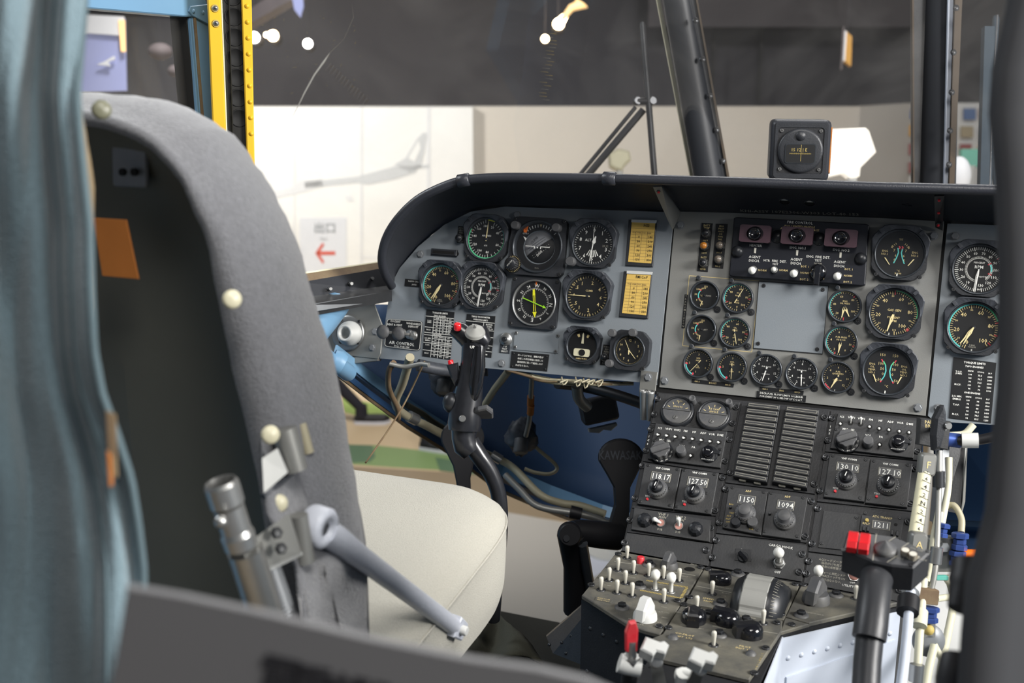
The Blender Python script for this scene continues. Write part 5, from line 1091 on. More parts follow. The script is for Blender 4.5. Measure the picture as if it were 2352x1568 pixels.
a, c, t, up, n = wallplate('side_skin_white', 5, 7, 'white_metal', .0015, .004, .44)
dd = (c2-a2).length
q = [a2+t2*.010-up*.070, a2+t2*(dd-.006)-up*.052, a2+t2*(dd-.006)-up*.38, a2+t2*.010-up*.38]
slab('access_door', ped, [p+n2*.0045 for p in q], [p+n2*.0015 for p in q], 'white_metal')
for i in range(5): rivet(a2+t2*.020-up*(.10+.040*i)+n2*.0045, n2, 'rivet_white', rw)
for i in range(4): MB().tube([a2+t2*.005-up*(.085+.05*i)+n2*.004, a2+t2*.005-up*(.125+.05*i)+n2*.004], .0028, 'lever_white', 8).build('hinge', ped)
# console plates
def cplate(label, q, name='switch_panel', z=.004, m='console_dusty', cat='switch panel'):
    T = PT(name, label, cat, CPL, q, z); T.plate('faceplate', q, -.002, z, m, .0012); return T
cl = cplate('dusty left console plate covered in rows of small toggle switches', [K(425, 110), K(1303, 262), K(1085, 612), K(852, 940), K(700, 900), K(535, 842), K(72, 548)])
cm_ = cplate('dusty middle console plate with the ribbed speed trim wheel', [K(1306, 268), K(2255, 432), K(2092, 795), K(1108, 622)])
cd = cplate('lower console plate lettered CO-PILOT INST LTS with three big black knobs', [K(1060, 655), K(2080, 802), K(2070, 905), K(1745, 1392), K(885, 1190), K(700, 1010), K(880, 935)])
cr_ = cplate('dusty right console plate with a single fin-shaped knob', [D4(1392, 300), D4(1990, 408), D4(1750, 462), D4(1440, 533), D4(1296, 492)])
ce = cplate('narrow dark console corner plate under the right console plate', [D4(1292, 500), D4(1440, 540), D4(1262, 592)], 'corner_plate', .003, 'console_dusty', 'plate')
def ctog(b):
    b.lathe([(.0072, 0), (.0072, .0010), (.0052, .0018), (.0050, .0006), (.0001, .0006)], 'screw_dark', 18)
    b.lathe([(.0022, 0), (.0026, .006), (.0036, .015), (.0037, .0195), (.0028, .0218), (.0001, .0225)], 'toggle_white', 12, M=RX(3))
def ctogball(b):
    b.lathe([(.0072, 0), (.0072, .0010), (.0052, .0018), (.0050, .0006), (.0001, .0006)], 'steel', 18)
    b.lathe([(.0034, 0), (.0036, .016), (.0062, .0185), (.0076, .0235), (.0070, .0285), (.0040, .0322), (.0001, .0330)], 'toggle_bright', 16, M=RX(3))
def grommet(b):
    b.lathe([(.0115, 0), (.0108, .002), (.0085, .003), (.0075, .0032)], 'knob_dusty', 22); b.prism(circ(0, 0, .0066, 6), .003, .0078, 'knob_black', .0008); b.box(.010, .0022, .001, 'slot_black', Tr(0, 0, .0080) @ RZ(30))
def tg(T, pts, z=.004, key='ctog', fn=ctog):
    for p in pts:
        x, y = T.l(p, z); put(key, fn, 'toggle_switch', T.e, x, y, z)
tg(cl, [K(524, 180), K(433, 300), K(588, 330), K(740, 357), K(345, 402), K(507, 432), K(888, 382), K(1045, 410), K(264, 498), K(424, 527), K(574, 556), K(892, 617)])
tg(cl, [K(805, 490), K(962, 518)], key='ctogball', fn=ctogball)
cl.scr([K(436, 143), K(165, 452), K(1262, 278), K(1026, 610), K(845, 868)], .004, 'dzus', dzus, 'fastener')
for p in (K(745, 235), K(648, 450), K(474, 662)): cl.knob(p, 0, .004, name='panel_lamp', z=.004, fn=grommet)
cl.knob(K(660, 190), .0062, .011, 'red_worn', 'push_button', .004); cl.knob(K(1150, 290), .0090, .0006, 'slot_black', 'round_hole', .004)
def finknob(m, s=1.0, rot=0):
    def f(b):
        b.lathe([(.0150*s, 0), (.0145*s, .006*s), (.0125*s, .010*s)], m, 28)
        pr = [(-.0170*s, .002*s), (.0175*s, .002*s), (.0165*s, .014*s), (.006*s, .0265*s), (-.004*s, .0275*s), (-.0145*s, .016*s)]
        b.prism(pr, -.0060*s, .0060*s, m, .0022*s, M=RZ(rot) @ RX(90))
    return f
cl.knob(K(705, 745), 0, .01, name='rotary_knob', z=.004, fn=finknob('lever_white', 1.2, 80)); cl.knob(K(945, 235), 0, .01, name='rotary_knob', z=.004, fn=finknob('knob_dusty', .95, 75))
b = MB()
for t, p, hh in (('WINDSHIELD', (640, 808), 5.5), ('WIPER', (640, 840), 5.5), ('SLOW', (905, 725), 4.5), ('MED', (900, 778), 4.5), ('FAST', (835, 822), 4.5), ('TEST', (892, 672), 4), ('HEATER', (560, 372), 4), ('LIGHT', (1090, 362), 4.5), ('LAND LT', (700, 255), 4), ('NAV', (460, 330), 4), ('ANTI-ICE', (880, 450), 4), ('JETTISON', (1040, 470), 4), ('PUMP', (330, 455), 4), ('ENG', (1190, 245), 4)): cl.txt(b, t, K(*p), hh, .004, DM, rot=-.05)
for p0, p1 in ((K(395, 212), K(640, 248)), (K(990, 318), K(1210, 355)), (K(840, 715), K(860, 720))): line(b, cl, p0, p1, .0042, DM, .9)
b.build('lettering', cl.e)
b = MB()     # yellow and black hazard border
for p0, p1 in ((K(720, 402), K(1135, 472)), (K(1120, 478), K(1062, 580)), (K(1060, 580), K(650, 498))):
    n_ = int(math.hypot(p1[0]-p0[0], p1[1]-p0[1])/3.2)
    for i in range(0, n_):
        f0, f1 = i/n_, (i+.55)/n_; a_, c_ = Vector(p0).lerp(Vector(p1), f0), Vector(p0).lerp(Vector(p1), f1); line(b, cl, a_, c_, .0043, 'gold_mark', 3.0)
b.build('hazard_stripe', cl.e)
T = cl.plate('label_strip', [K(215, 565), K(385, 598), K(360, 628), K(200, 594)], .004, .0048, 'console_dusty', .0002)
b = MB(); cl.txt(b, 'GUST LOCK', K(290, 588), 3.6, .0048, CM); cl.txt(b, 'NOT ONLY', K(287, 606), 3.6, .0048, CM); b.build('lettering', cl.e)
tg(cm_, [K(1375, 540)]); cm_.scr([K(1337, 297), K(1150, 575), K(2208, 447), K(2068, 745)], .004, 'dzus', dzus, 'fastener')
for p in (K(1632, 328), K(1460, 625)): cm_.knob(p, 0, .004, name='panel_lamp', z=.004, fn=grommet)
def boxknob(s, rot):
    def f(b):
        b.lathe([(.0165*s, 0), (.0165*s, .009*s), (.0150*s, .013*s), (.0110*s, .0165*s), (.0001, .018*s)], 'knob_gloss', 30)
        b.prism([(-.008*s, .006*s), (-.008*s, -.021*s), (.008*s, -.021*s), (.008*s, .006*s), (0, .012*s)], .001, .0185*s, 'knob_gloss', .0025*s, M=RZ(rot))
    return f
cm_.knob(K(1470, 385), 0, .01, name='rotary_knob', z=.004, fn=boxknob(.95, -70))
b = MB()
for t, p, hh, r in (('SPEED', (1338, 588), 6, 0), ('TRIM', (1330, 612), 6, 0), ('INTERCEPT', (1490, 478), 4, 0), ('MAN', (1478, 592), 4, 0), ('AUTO', (1510, 533), 4, 0), ('OFF', (1490, 560), 4, 0)): cm_.txt(b, t, K(*p), hh, .004, DM if hh < 5 else CM)
line(b, cm_, K(1215, 458), K(1570, 525), .0042, DM, .9); b.build('lettering', cm_.e)
# trim wheel: axis nearly across the console
wc = CPL.w(*CPL.uv(*K(1830, 640), .0), -.012); wheel = thing('trim_wheel', 'large grey ribbed trim wheel half sunk in the middle console plate', 'wheel')
WA = RGT.copy(); WA = Vector((math.cos(math.radians(-2)), math.sin(math.radians(-2)), 0)); Mw = frame(wc, WA, Vector((0, 0, 1)))
b = MB(); Rw = .055; NW = 96
prof = [(-.020, Rw*.97), (-.018, Rw), (.018, Rw), (.020, Rw*.97)]
rows = []
for i in range(NW+1):
    a = 2*math.pi*i/NW; k = 1.0 if (i % 8) not in (0, 1) else .975; rows.append([Mw @ Vector((r*k*math.cos(a), r*k*math.sin(a), z)) for z, r in prof])
b.grid(rows, 'rim_grey', smooth=False); b.build('ribbed_rim', wheel)
for z0, z1, r0, r1, nm in ((-.020, -.034, Rw*.97, Rw*.80, 'side_flange'), (.020, .044, Rw*.99, Rw*.78, 'scale_flange')):
    b = MB(); b.lathe([(r0, z0), (r0*.99, z0+(z1-z0)*.15), (r1, z1), (.0001, z1)] if z1 > z0 else [(.0001, z1), (r1, z1), (r0*.99, z0+(z1-z0)*.15), (r0, z0)], 'knob_black', 72, M=Mw)
    if nm == 'scale_flange':
        for i in range(60): 
            a = 2*math.pi*i/60; r_ = Rw*(.965-.008); zz = .026; 
            v = [(r_*math.cos(a+da), r_*math.sin(a+da), zz+dz) for da, dz in ((-.006, 0), (.006, 0), (.006, .006 if i % 5 else .010), (-.006, .006 if i % 5 else .010))]; v = [(x*(1-.009*0), y, z) for x, y, z in v]
            v = [((x, y, z) if z < .028 else (x*(1-(z-.026)*7.5), y*(1-(z-.026)*7.5), z)) for x, y, z in v]; v = [(x*1.012, y*1.012, z) for x, y, z in v]; b.add(v, [(0, 1, 2, 3)], DM, M=Mw)
    b.build(nm, wheel)
cm_.plate('wheel_slot', [K(1700, 372), K(2142, 462), K(1990, 722), K(1585, 655)], .003, .0046, 'slot_black', .0003)
# lower plate
tg(cd, [K(1220, 690), K(1885, 832), K(1390, 1052)]); cd.scr([K(1092, 648), K(938, 882), K(2020, 832), K(1910, 1085), K(1795, 1335)], .004, 'dzus', dzus, 'fastener')
for p in (K(1342, 735), K(1715, 795), K(1447, 935)): cd.knob(p, 0, .004, name='panel_lamp', z=.004, fn=grommet)
for p, r, s in ((K(1190, 770), 10, 1.12), (K(1530, 790), -95, 1.12), (K(1755, 915), -60, 1.12)): cd.knob(p, 0, .01, name='rotary_knob', z=.004, fn=boxknob(s, r))
cd.scr([K(985, 975), K(1760, 1138)], .004, 'gdome', lambda b: b.lathe([(.008, 0), (.0065, .002), (.0050, .004), (.0001, .0045)], 'knob_dusty', 18), 'dome_screw')
b = MB()
for t, p, hh in (('CO-PILOT', (1100, 945), 6.5), ('INST  LTS', (1090, 972), 6.5), ('PILOT', (1705, 1068), 6.5), ('INST  LTS', (1700, 1092), 6.5), ('OFF', (1080, 852), 4.5), ('BRT', (1265, 888), 4.5), ('OFF', (1390, 832), 4.5), ('CONSOLE', (1445, 872), 4.5), ('BRT', (1845, 1005), 4.5), ('PED', (1445, 1060), 4)): cd.txt(b, t, K(*p), hh, .004, DM if hh < 5 else CM, rot=-.04)
line(b, cd, K(1015, 718), K(1130, 738), .0042, DM, .9); line(b, cd, K(1380, 712), K(1810, 785), .0042, DM, .9); line(b, cd, K(1850, 905), K(2030, 935), .0042, DM, .9); 
for i, ch in enumerate('LIGHTING'): cd.txt(b, ch, K(1880-i*9.5, 1140+i*21), 5, .004, 'gold_mark', rot=-1.3)
b.build('lettering', cd.e)
cr_.knob(D4(1482, 380), 0, .01, name='rotary_knob', z=.004, fn=finknob('knob_dusty', 1.4, 74)); tg(cr_, [D4(1490, 300)], key='ctogball', fn=ctogball); tg(cr_, [D4(1723, 385)])
for p in (D4(1605, 357), D4(1390, 480)): cr_.knob(p, 0, .004, name='panel_lamp', z=.004, fn=grommet)
cr_.scr([D4(1402, 303)], .004, 'dzus', dzus, 'fastener'); ce.scr([D4(1332, 548)], .003, 'dzus', dzus, 'fastener')
b = MB(); cr_.txt(b, 'WINDSHIELD', D4(1470, 478), 4.5, .004, DM, rot=-.04); b.build('lettering', cr_.e)
# rotor brake quadrant nearest the camera
Hz = .035
rb = PT('quadrant_panel', 'dark quadrant panel lettered ROTOR BRAKE at the near end of the pedestal', 'panel', CPL, [K(640, 1240), K(1700, 1440), K(1650, 1700), K(480, 1500)], -.012); rb.plate('faceplate', rb.quad, -.04, -.012, 'console_dusty', .001)
b = MB(); rb.txt(b, 'APP    ROTOR  BRAKE', K(1195, 1375), 8.5, -.012, CM, rot=-.06, fit=100); rb.txt(b, 'NO', K(735, 1410), 7, -.012, 'gold_mark', rot=-1.0); b.build('lettering', rb.e)
rb.knob(K(770, 1310), 0, .004, name='panel_lamp', z=-.012, fn=grommet); rb.scr([K(672, 1272), K(1755, 1425)], -.012, 'dzus', dzus, 'fastener')
def lever(label, p_top, zt, p_bot, zb):
    e = thing('engine_lever', label, 'lever'); a = P(*p_top, zt); c = P(*p_bot, zb)
    # square-shouldered white handle
    b = MB(); b.prism([(-.021, -.016), (.003, -.018), (.006, -.008), (.021, -.006), (.022, .012), (.012, .016), (.006, .011), (-.020, .010)], -.015, .017, 'lever_white', .003); o = b.build('handle', e); o.matrix_world = frame(a, Vector((.25, -.55, .8)), Vector((0, 1, .2))) @ Matrix.Scale(.68, 4) 
    v = (c-a); s_ = v.normalized(); side = s_.cross(FWD).normalized()
    MB().add([tuple(a+side*d1*.006+FWD*d2) for d1 in (-1, 1) for d2 in (-.003, .003)]+[tuple(c+side*d1*.008+FWD*d2) for d1 in (-1, 1) for d2 in (-.003, .003)], [(0, 1, 3, 2), (4, 6, 7, 5), (0, 4, 5, 1), (2, 3, 7, 6), (0, 2, 6, 4), (1, 5, 7, 3)], 'alu').build('arm', e)
    o = MB().lathe([(.008, 0), (.008, .003), (.006, .004), (.003, .004), (.0001, .0045)], 'alu', 20).build('pivot', e); o.matrix_world = frame(a+s_*.02-FWD*.006, -FWD)
lever('grey squared engine condition lever beside the red emergency handle', K(790, 1095), 1.36, K(850, 1440), 1.40)
lever('grey squared engine condition lever right of the other squared lever', K(1275, 1200), 1.31, K(1180, 1440), 1.36)
e = thing('emergency_handle', 'red worn pull handle on a hexagonal nut at the left edge of the console', 'handle'); p0 = P(*K(563, 1200), 1.37)
b = MB(); b.prism([(-.0125, .0), (-.0035, -.004), (.0045, .0), (.0050, .034), (.0015, .047), (-.008, .046), (-.0135, .030)], -.0045, .0045, 'red_worn', .0015, M=RX(90)); o = b.build('grip', e); o.matrix_world = Matrix.Translation(p0+Vector((0.003, 0, .014))) @ RZ(30) @ Matrix.Scale(.8, 4)
b = MB(); b.cyl(.0065, .0, .026, 'steel', 18); o = b.build('stem', e); o.matrix_world = Matrix.Translation(p0)
b = MB(); b.prism(circ(0, 0, .0125, 6), -.010, .002, 'screw_dark', .001); b.cyl(.0105, .002, .005, 'steel', 22); o = b.build('hexagonal_nut', e); o.matrix_world = Matrix.Translation(p0)
MB().tube([P(*K(445, 1225), 1.37), P(*K(520, 1250), 1.37), P(*K(660, 1275), 1.37)], .0115, 'lever_white', 14).build('base_arm', e)
MB().tube([P(*K(560, 1240), 1.38), P(*K(540, 1440), 1.42)], .010, 'radio_dark', 12).build('post', e)
b = MB()
e = thing('brake_cable_clamp', 'small grey clevis clamp between the two squared levers', 'clamp'); MB().tube([P(*K(1020, 1345), 1.37), P(*K(1180, 1370), 1.36)], .0075, 'lever_white', 14).build('rod', e); MB().tube([P(*K(1095, 1330), 1.36), P(*K(1080, 1440), 1.37)], .0095, 'lever_white', 12).build('clevis', e)
# ------------------------------------------------------------------ cockpit shell, seat, controls
def struct(o, k='structure'): o['kind'] = k; return o
def sroot(name):
    o = bpy.data.objects.new(name, None); COL.objects.link(o); o['kind'] = 'structure'; return o
def Z3(px, py, z): return P(px, py, z)
def pslab(name, parent, pts, t, m, n=None):      # pts [(px,py,z)] -> thick sheet behind the points
    top = [P(*p) for p in pts]; nn = n or FWD; return slab(name, parent, top, [p+nn*t for p in top], m)
cf = struct(slab('floor', None, [hitp(x, y, Vector((0, 0, 0)), Vector((0, 0, 1))) for x, y in ((1000, 1385), (1115, 1396), (1280, 1428))]+[Vector((.55, 2.2, 0)), Vector((.9, .3, 0)), Vector((-1.3, .3, 0)), Vector((-1.3, 2.2, 0))], [Vector((p.x, p.y, -.04)) for p in [hitp(x, y, Vector((0, 0, 0)), Vector((0, 0, 1))) for x, y in ((1000, 1385), (1115, 1396), (1280, 1428))]+[Vector((.55, 2.2, 0)), Vector((.9, .3, 0)), Vector((-1.3, .3, 0)), Vector((-1.3, 2.2, 0))]], 'floor_dark'))
# side window (port) : plane x = -1.25
SW = Plane((-1.25, 1.6, 1.3), (0, 1, 0), (0, 0, 1)); SWt = Plane((-1.25, 1.6, 1.3), (0, 1, 0), (0, 0, 1))
w1 = sroot('window_1')
def ps_(name, pl, quad, z0, z1, m, bev=.001, parent=None): 
    pts = pl.quad(quad, z1); return MB().prism(pts, z0, z1, m, bev).build(name, parent, Matrix.Translation(pl.o) @ pl.R)
ps_('top_rail', SW, [(120, -30), (470, -8), (492, 44), (425, 38), (120, 12)], -.03, .012, 'blue_paint', .002, w1)
ps_('side_rail', SW, [(440, 30), (482, 35), (500, 330), (465, 330)], -.03, .010, 'blue_paint', .002, w1)
ps_('gasket', SW, [(428, 38), (441, 38), (468, 330), (455, 330)], -.03, .004, 'black_paint', .001, w1)
ps_('trim_bead', SW, [(446, 40), (451, 40), (474, 330), (469, 330)], .0, .0125, 'wood_trim', .0005, w1)
ps_('pull_channel', SW, [(436, 42), (441, 42), (466, 330), (460, 330)], .0, .009, 'blue_paint', .001, w1)
ps_('gusset', SW, [(438, 14), (495, 8), (508, 62), (498, 66), (442, 36), (434, 26)], .010, .0145, 'blue_paint', .001, w1)
for p in ((444, 26), (466, 29)): inst('rivet', proto('rivet_blue', lambda b: b.lathe([(.0038, 0), (.0032, .0014), (.0001, .0024)], 'blue_paint', 12)), w1, SW.at(*p, .0145) if 0 else Matrix.Translation(SW.w(*SW.uv(*p, .0145), .0145)) @ SW.R)
MB().prism(SW.quad([(60, 15), (432, 38), (462, 330), (60, 330)], -.012), -.014, -.011, 'side_glass').build('pane', w1, Matrix.Translation(SW.o) @ SW.R)
# yellow front pillar with a black perforated web
PB = Plane(P(560, 150, 1.95), Vector((cy, sy, 0)).lerp(Vector((0, 1, 0)), .25), (0, 0, 1)); w2 = sroot('trim_1')
ps_('yellow_rail', PB, [(474, -60), (504, -60), (524, 420), (494, 420)], -.02, .014, 'yellow_paint', .002, w2)
ps_('pale_edge', PB, [(504, -60), (508, -60), (527, 420), (523, 420)], -.02, .012, 'window_cream', .001, w2)
ps_('black_web', PB, [(508, -60), (556, -60), (578, 470), (527, 470)], -.02, .002, 'black_paint', .001, w2)
ps_('web_flange', PB, [(523, -60), (526, -60), (541, 470), (538, 470)], .0, .008, 'black_paint', .001, w2)
ps_('yellow_strip', PB, [(552, -60), (577, -60), (587, 480), (571, 480)], -.03, .012, 'yellow_paint', .002, w2)
yr = lambda b: b.lathe([(.0042, 0), (.0036, .0016), (.0001, .0028)], 'yellow_paint', 12)
for i in range(9): inst('rivet', proto('rivet_yellow', yr), w2, Matrix.Translation(PB.w(*PB.uv(567.5+i*1.25, 14+i*36.6, .012), .012)) @ PB.R)
for i in range(7): inst('lightening_hole', proto('hole_dark', lambda b: b.lathe([(.0155, 0), (.0150, .0008), (.0135, .0008), (.0130, .0002), (.0001, .0002)], 'slot_black', 24)), w2, Matrix.Translation(PB.w(*PB.uv(534+i*2.6, -8+i*46.5, .002), .0022)) @ PB.R)
for p in ((494, 19), (496, 54)): inst('screw', proto('washer_screw', lambda b: (b.cyl(.0062, 0, .002, 'gold_mark', 20, bev=.0005), b.lathe([(.0045, .002), (.0035, .004), (.0001, .0045)], 'steel', 16), b.box(.005, .0012, .0004, 'slot_black', Tr(0, 0, .0046)), b.box(.0012, .005, .0004, 'slot_black', Tr(0, 0, .0046)))), w2, Matrix.Translation(PB.w(*PB.uv(*p, .014), .014)) @ PB.R)
# main windshield: two panes, centre post, right post
WSd = 2.9
WP = Plane(P(1100, 300, WSd), (1, 0, 0), (0, -.55, 1)); w3 = sroot('window_2')
MB().prism(WP.quad([(540, -120), (1540, -120), (1660, 470), (860, 640), (700, 640), (560, 480)]), -.002, .002, 'windshield').build('pane', w3, Matrix.Translation(WP.o) @ WP.R)
b = MB()
def strip(b, pts, ws, m, z=.0035, pl=WP):
    q = [pl.uv(x, y, z) for x, y in pts]
    for i in range(len(q)-1):
        a, c = q[i], q[i+1]; d = (c-a).normalized(); n = Vector((-d.y, d.x)); b.add([(v.x, v.y, z) for v in (a-n*ws[i], a+n*ws[i], c+n*ws[i+1], c-n*ws[i+1])], [(0, 1, 2, 3)], m)
strip(b, [(757, 122), (745, 140), (722, 172), (700, 212), (684, 245), (662, 285)], [.0004, .0022, .0018, .0016, .0009, .0001], 'toggle_bright'); strip(b, [(757, 122), (790, 90), (812, 40), (808, 10)], [.0006, .0003, .0003, .0001], 'dim_mark')
rnd = random.Random(3)
for i in range(26):
    f = i/26; x, y = 755+90*f, 150+85*f; strip(b, [(x-9+rnd.random()*5, y+12), (x+5, y-7+rnd.random()*4)], [.0001, .0004], 'wood_trim' if i % 2 else 'dim_mark')
for i in range(22):
    x, y = 1262+rnd.random()*14-i*.9, 60+i*8; strip(b, [(x-10, y), (x+8, y+2)], [.0001, .0004], 'gold_mark' if i % 3 else 'dim_mark')
for i in range(60):
    x, y = 600+rnd.random()*230, 30+rnd.random()*190; s_ = rnd.random()*5+2; a_ = rnd.random()*6.28; strip(b, [(x, y), (x+s_*math.cos(a_), y+s_*math.sin(a_))], [.0003, .0001], 'gold_mark' if i % 2 else 'wood_trim')
struct(b.build('scratches', w3, Matrix.Translation(WP.o) @ WP.R), 'stuff')
w4 = sroot('window_3')
MB().prism(WP.quad([(1560, -120), (2130, -120), (2110, 480), (1680, 470)]), -.002, .002, 'windshield').build('pane', w4, Matrix.Translation(WP.o) @ WP.R)
w5 = sroot('window_4'); MB().prism(WP.quad([(2195, -120), (2360, -120), (2340, 480), (2180, 470)]), -.002, .002, 'windshield').build('pane', w5, Matrix.Translation(WP.o) @ WP.R)
def post(root, p0, p1, z0, z1, rpx, m='column_black', name='post'):
    a, c = P(*p0, z0), P(*p1, z1); r0 = rpx*z0/FPX; r1 = rpx*z1/FPX; MB().tube([a, a.lerp(c, .5), c], [r0, (r0+r1)/2, r1], m, 20).build(name, root)
w6 = sroot('trim_2')
post(w6, (1546, -60), (1638, 470), 2.60, 2.75, 34)
pslab('left_edge', w6, [(1497, -60, 2.66), (1506, -60, 2.66), (1606, 470, 2.80), (1598, 470, 2.80)], .01, 'window_cream')
pslab('flange', w6, [(1560, -60, 2.585), (1588, -60, 2.585), (1682, 470, 2.74), (1640, 470, 2.74)], .006, 'column_black')
pslab('sealant_edge', w6, [(1588, -60, 2.58), (1592, -60, 2.58), (1687, 470, 2.735), (1681, 470, 2.735)], .008, 'seal_brown')
fs_ = lambda b: (b.lathe([(.0068, 0), (.0060, .001), (.0001, .0022)], 'screw_dark', 16), b.box(.008, .0012, .0004, 'slot_black', Tr(0, 0, .0022) @ RZ(40)))
for p in ((1598, 47), (1614, 136), (1631, 220), (1646, 298), (1660, 370)): inst('screw', proto('frame_screw', fs_), w6, frame(P(p[0], p[1], 2.56+.15*(p[1]/400)), -FWD))
w7 = sroot('trim_3')
post(w7, (2161, -60), (2150, 470), 2.45, 2.62, 42)
pslab('left_flange', w7, [(2098, -60, 2.44), (2126, -60, 2.44), (2122, 470, 2.61), (2099, 470, 2.61)], .02, 'radio_black'); pslab('seal_edge', w7, [(2095, -60, 2.43), (2099, -60, 2.43), (2101, 470, 2.60), (2098, 470, 2.60)], .01, 'seal_brown')
pslab('flange', w7, [(2180, -60, 2.40), (2196, -60, 2.40), (2180, 470, 2.57), (2168, 470, 2.57)], .008, 'white_metal'); pslab('sealant_edge', w7, [(2196, -60, 2.39), (2213, -60, 2.39), (2190, 470, 2.56), (2179, 470, 2.56)], .008, 'seal_brown')
for p in ((2198, 18), (2192, 120), (2188, 212), (2184, 300), (2182, 378)): inst('screw', proto('frame_screw', fs_), w7, frame(P(p[0]-2, p[1], 2.37+.16*(p[1]/400)), -FWD))
pslab('blue_frame', w7, [(2262, 60, 2.6), (2285, 60, 2.6), (2270, 470, 2.75), (2250, 470, 2.75)], .02, 'frame_blue')
# sill under the left pane
w8 = sroot('trim_4')
pslab('wood_strip', w8, [(690, 630, 2.18), (885, 600, 2.38), (885, 618, 2.36), (690, 650, 2.16)], .02, 'wood_trim'); pslab('pale_bead', w8, [(690, 626, 2.19), (885, 598, 2.39), (885, 602, 2.385), (690, 631, 2.185)], .02, 'window_cream')
pslab('sill_face', w8, [(690, 648, 2.155), (900, 612, 2.355), (900, 668, 2.33), (690, 690, 2.13)], .02, 'shield_black')
pslab('sill_ledge', w8, [(690, 684, 2.13), (900, 654, 2.33), (900, 668, 2.24), (705, 702, 2.05)], .02, 'screw_dark', Vector((0, 0, -1)))
pslab('sill_front', w8, [(705, 700, 2.05), (893, 668, 2.24), (880, 690, 2.23), (715, 716, 2.045)], .015, 'bolt_grey')
for p in ((756, 664), (804, 652), (852, 640)): inst('stud', proto('stud', lambda b: (b.prism(circ(0, 0, .005, 6), 0, .006, 'screw_dark', .001), b.cyl(.003, .006, .018, 'steel', 12))), w8, frame(P(*p, 2.19+.12*(p[0]-756)/100), (-FWD+RGT*.35)))
# nose shell under the panel
nz = sroot('wall_nose')
lowB = [(765, 822, 2.25), (850, 888, 2.4), (940, 954, 2.55), (1040, 1016, 2.68), (1150, 1098, 2.75), (1260, 1145, 2.75), (1380, 1190, 2.7), (1500, 1225, 2.6), (1800, 1330, 2.5), (2120, 1380, 2.4)]
rows = []
for k in range(6):
    f = k/5; rows.append([P(x+(30 if i < 2 else 0)*f, y*(1-f)+(700)*f, z+.35*math.sin(f*1.2)*(1-.15*f)) for i, (x, y, z) in enumerate(lowB)])
MB().grid(rows[::-1], 'blue_deep', thick=.006).build('skin', nz)
def ribbon(name, parent, pa, pb, m, t=.004): return MB().grid([[P(*p) for p in pa], [P(*p) for p in pb]], m, smooth=False, thick=t).build(name, parent)
def off(pts, dy, dz=0, dx=0): return [(x+dx, y+dy, z+dz) for x, y, z in pts]
cb_ = lowB[:8]
ribbon('frame_flange', nz, off(cb_, -30, -.03, 6), off(cb_, -6, -.04), 'blue_paint'); ribbon('frame_web', nz, off(cb_, -6, -.04), off(cb_, 10, .0, -4), 'blue_dark'); ribbon('frame_lip', nz, off(cb_, 8, -.04, -4), off(cb_, 22, -.045, -6), 'blue_deep'); ribbon('seal_strip', nz, off(cb_, 21, -.04, -6), off(cb_, 30, -.04, -7), 'wood_trim')  # web takes a darker blue for the shadowed channel recess
0 and ribbon('rib', nz, [(1335, 870, 2.72), (1345, 1100, 2.74)], [(1350, 870, 2.70), (1362, 1100, 2.72)], 'blue_deep')
t1 = sroot('trim_5'); MB().tube([P(700, 790, 1.98), P(775, 838, 2.1), P(800, 856, 2.16)], .016, 'blue_paint', 16).build('strut_tube', t1)
b = MB(); q = P(775, 832, 2.08); b.lathe([(.020, -.012), (.024, .0), (.020, .012)], 'blue_paint', 20); b.build('tube_clamp', t1, frame(q, Vector((.6, .3, -.4))))
MB().tube([P(690, 800, 1.98), P(745, 735, 2.14), P(772, 700, 2.20)], .026, 'blue_paint', 16).build('side_tube', t1)
# chin window panes
w9 = sroot('window_5'); CH = [(780, 870, 2.45), (1040, 1075, 2.72), (1400, 1220, 2.72), (1340, 1440, 2.5), (1000, 1440, 2.45), (740, 1200, 2.3)]
# conduits, wires and connectors below the panel
def hose(label, cat, pts, r, m, name, n=10, sub=5, extras=()):
    e = thing(name, label, cat); MB().tube([P(*p) for p in pts], r, m, n, sub=sub).build('tube', e)
    for (p, d, r2, m2, nm) in extras: a = P(*p); v = (P(*d)-a).normalized(); MB().tube([a-v*.012, a+v*.012], r2, m2, 12).build(nm, e)
    return e
hose('tan conduit bending down from the panel to the blue frame', 'conduit', [(942, 820, 2.15), (925, 880, 2.25), (908, 925, 2.32), (930, 952, 2.38), (975, 975, 2.42), (1040, 1008, 2.5), (1130, 1048, 2.6)], .0085, 'conduit_tan', 'conduit', extras=[((948, 960, 2.395), (975, 974, 2.42), .012, 'steel', 'clamp')])
hose('grey conduit running along the lower nose frame to the pedal', 'conduit', [(1130, 1045, 2.55), (1180, 1075, 2.55), (1240, 1135, 2.5), (1290, 1155, 2.5), (1330, 1160, 2.5), (1390, 1180, 2.48)], .0085, 'conduit_tan', 'conduit', extras=[((1140, 1050, 2.55), (1170, 1068, 2.55), .011, 'steel', 'clamp')])
hose('lower grey conduit sagging across the chin window', 'conduit', [(1160, 1090, 2.5), (1195, 1125, 2.48), (1235, 1162, 2.46), (1320, 1178, 2.45), (1370, 1190, 2.45), (1400, 1205, 2.45)], .0075, 'alu_plate', 'conduit', extras=[((1322, 1178, 2.44), (1330, 1180, 2.44), .014, 'rubber_black', 'clamp')])
hose('tan harness wrapped in tape along the blue frame', 'harness', [(935, 930, 2.45), (970, 950, 2.5), (1000, 972, 2.54), (1035, 992, 2.58)], .007, 'olive_canvas', 'wire_harness')
hose('laced wire bundle hanging at the left end of the panel', 'harness', [(905, 832, 2.13), (893, 852, 2.15), (892, 885, 2.2), (898, 905, 2.25), (912, 935, 2.3), (915, 960, 2.34)], .0055, 'wood_trim', 'wire_harness')
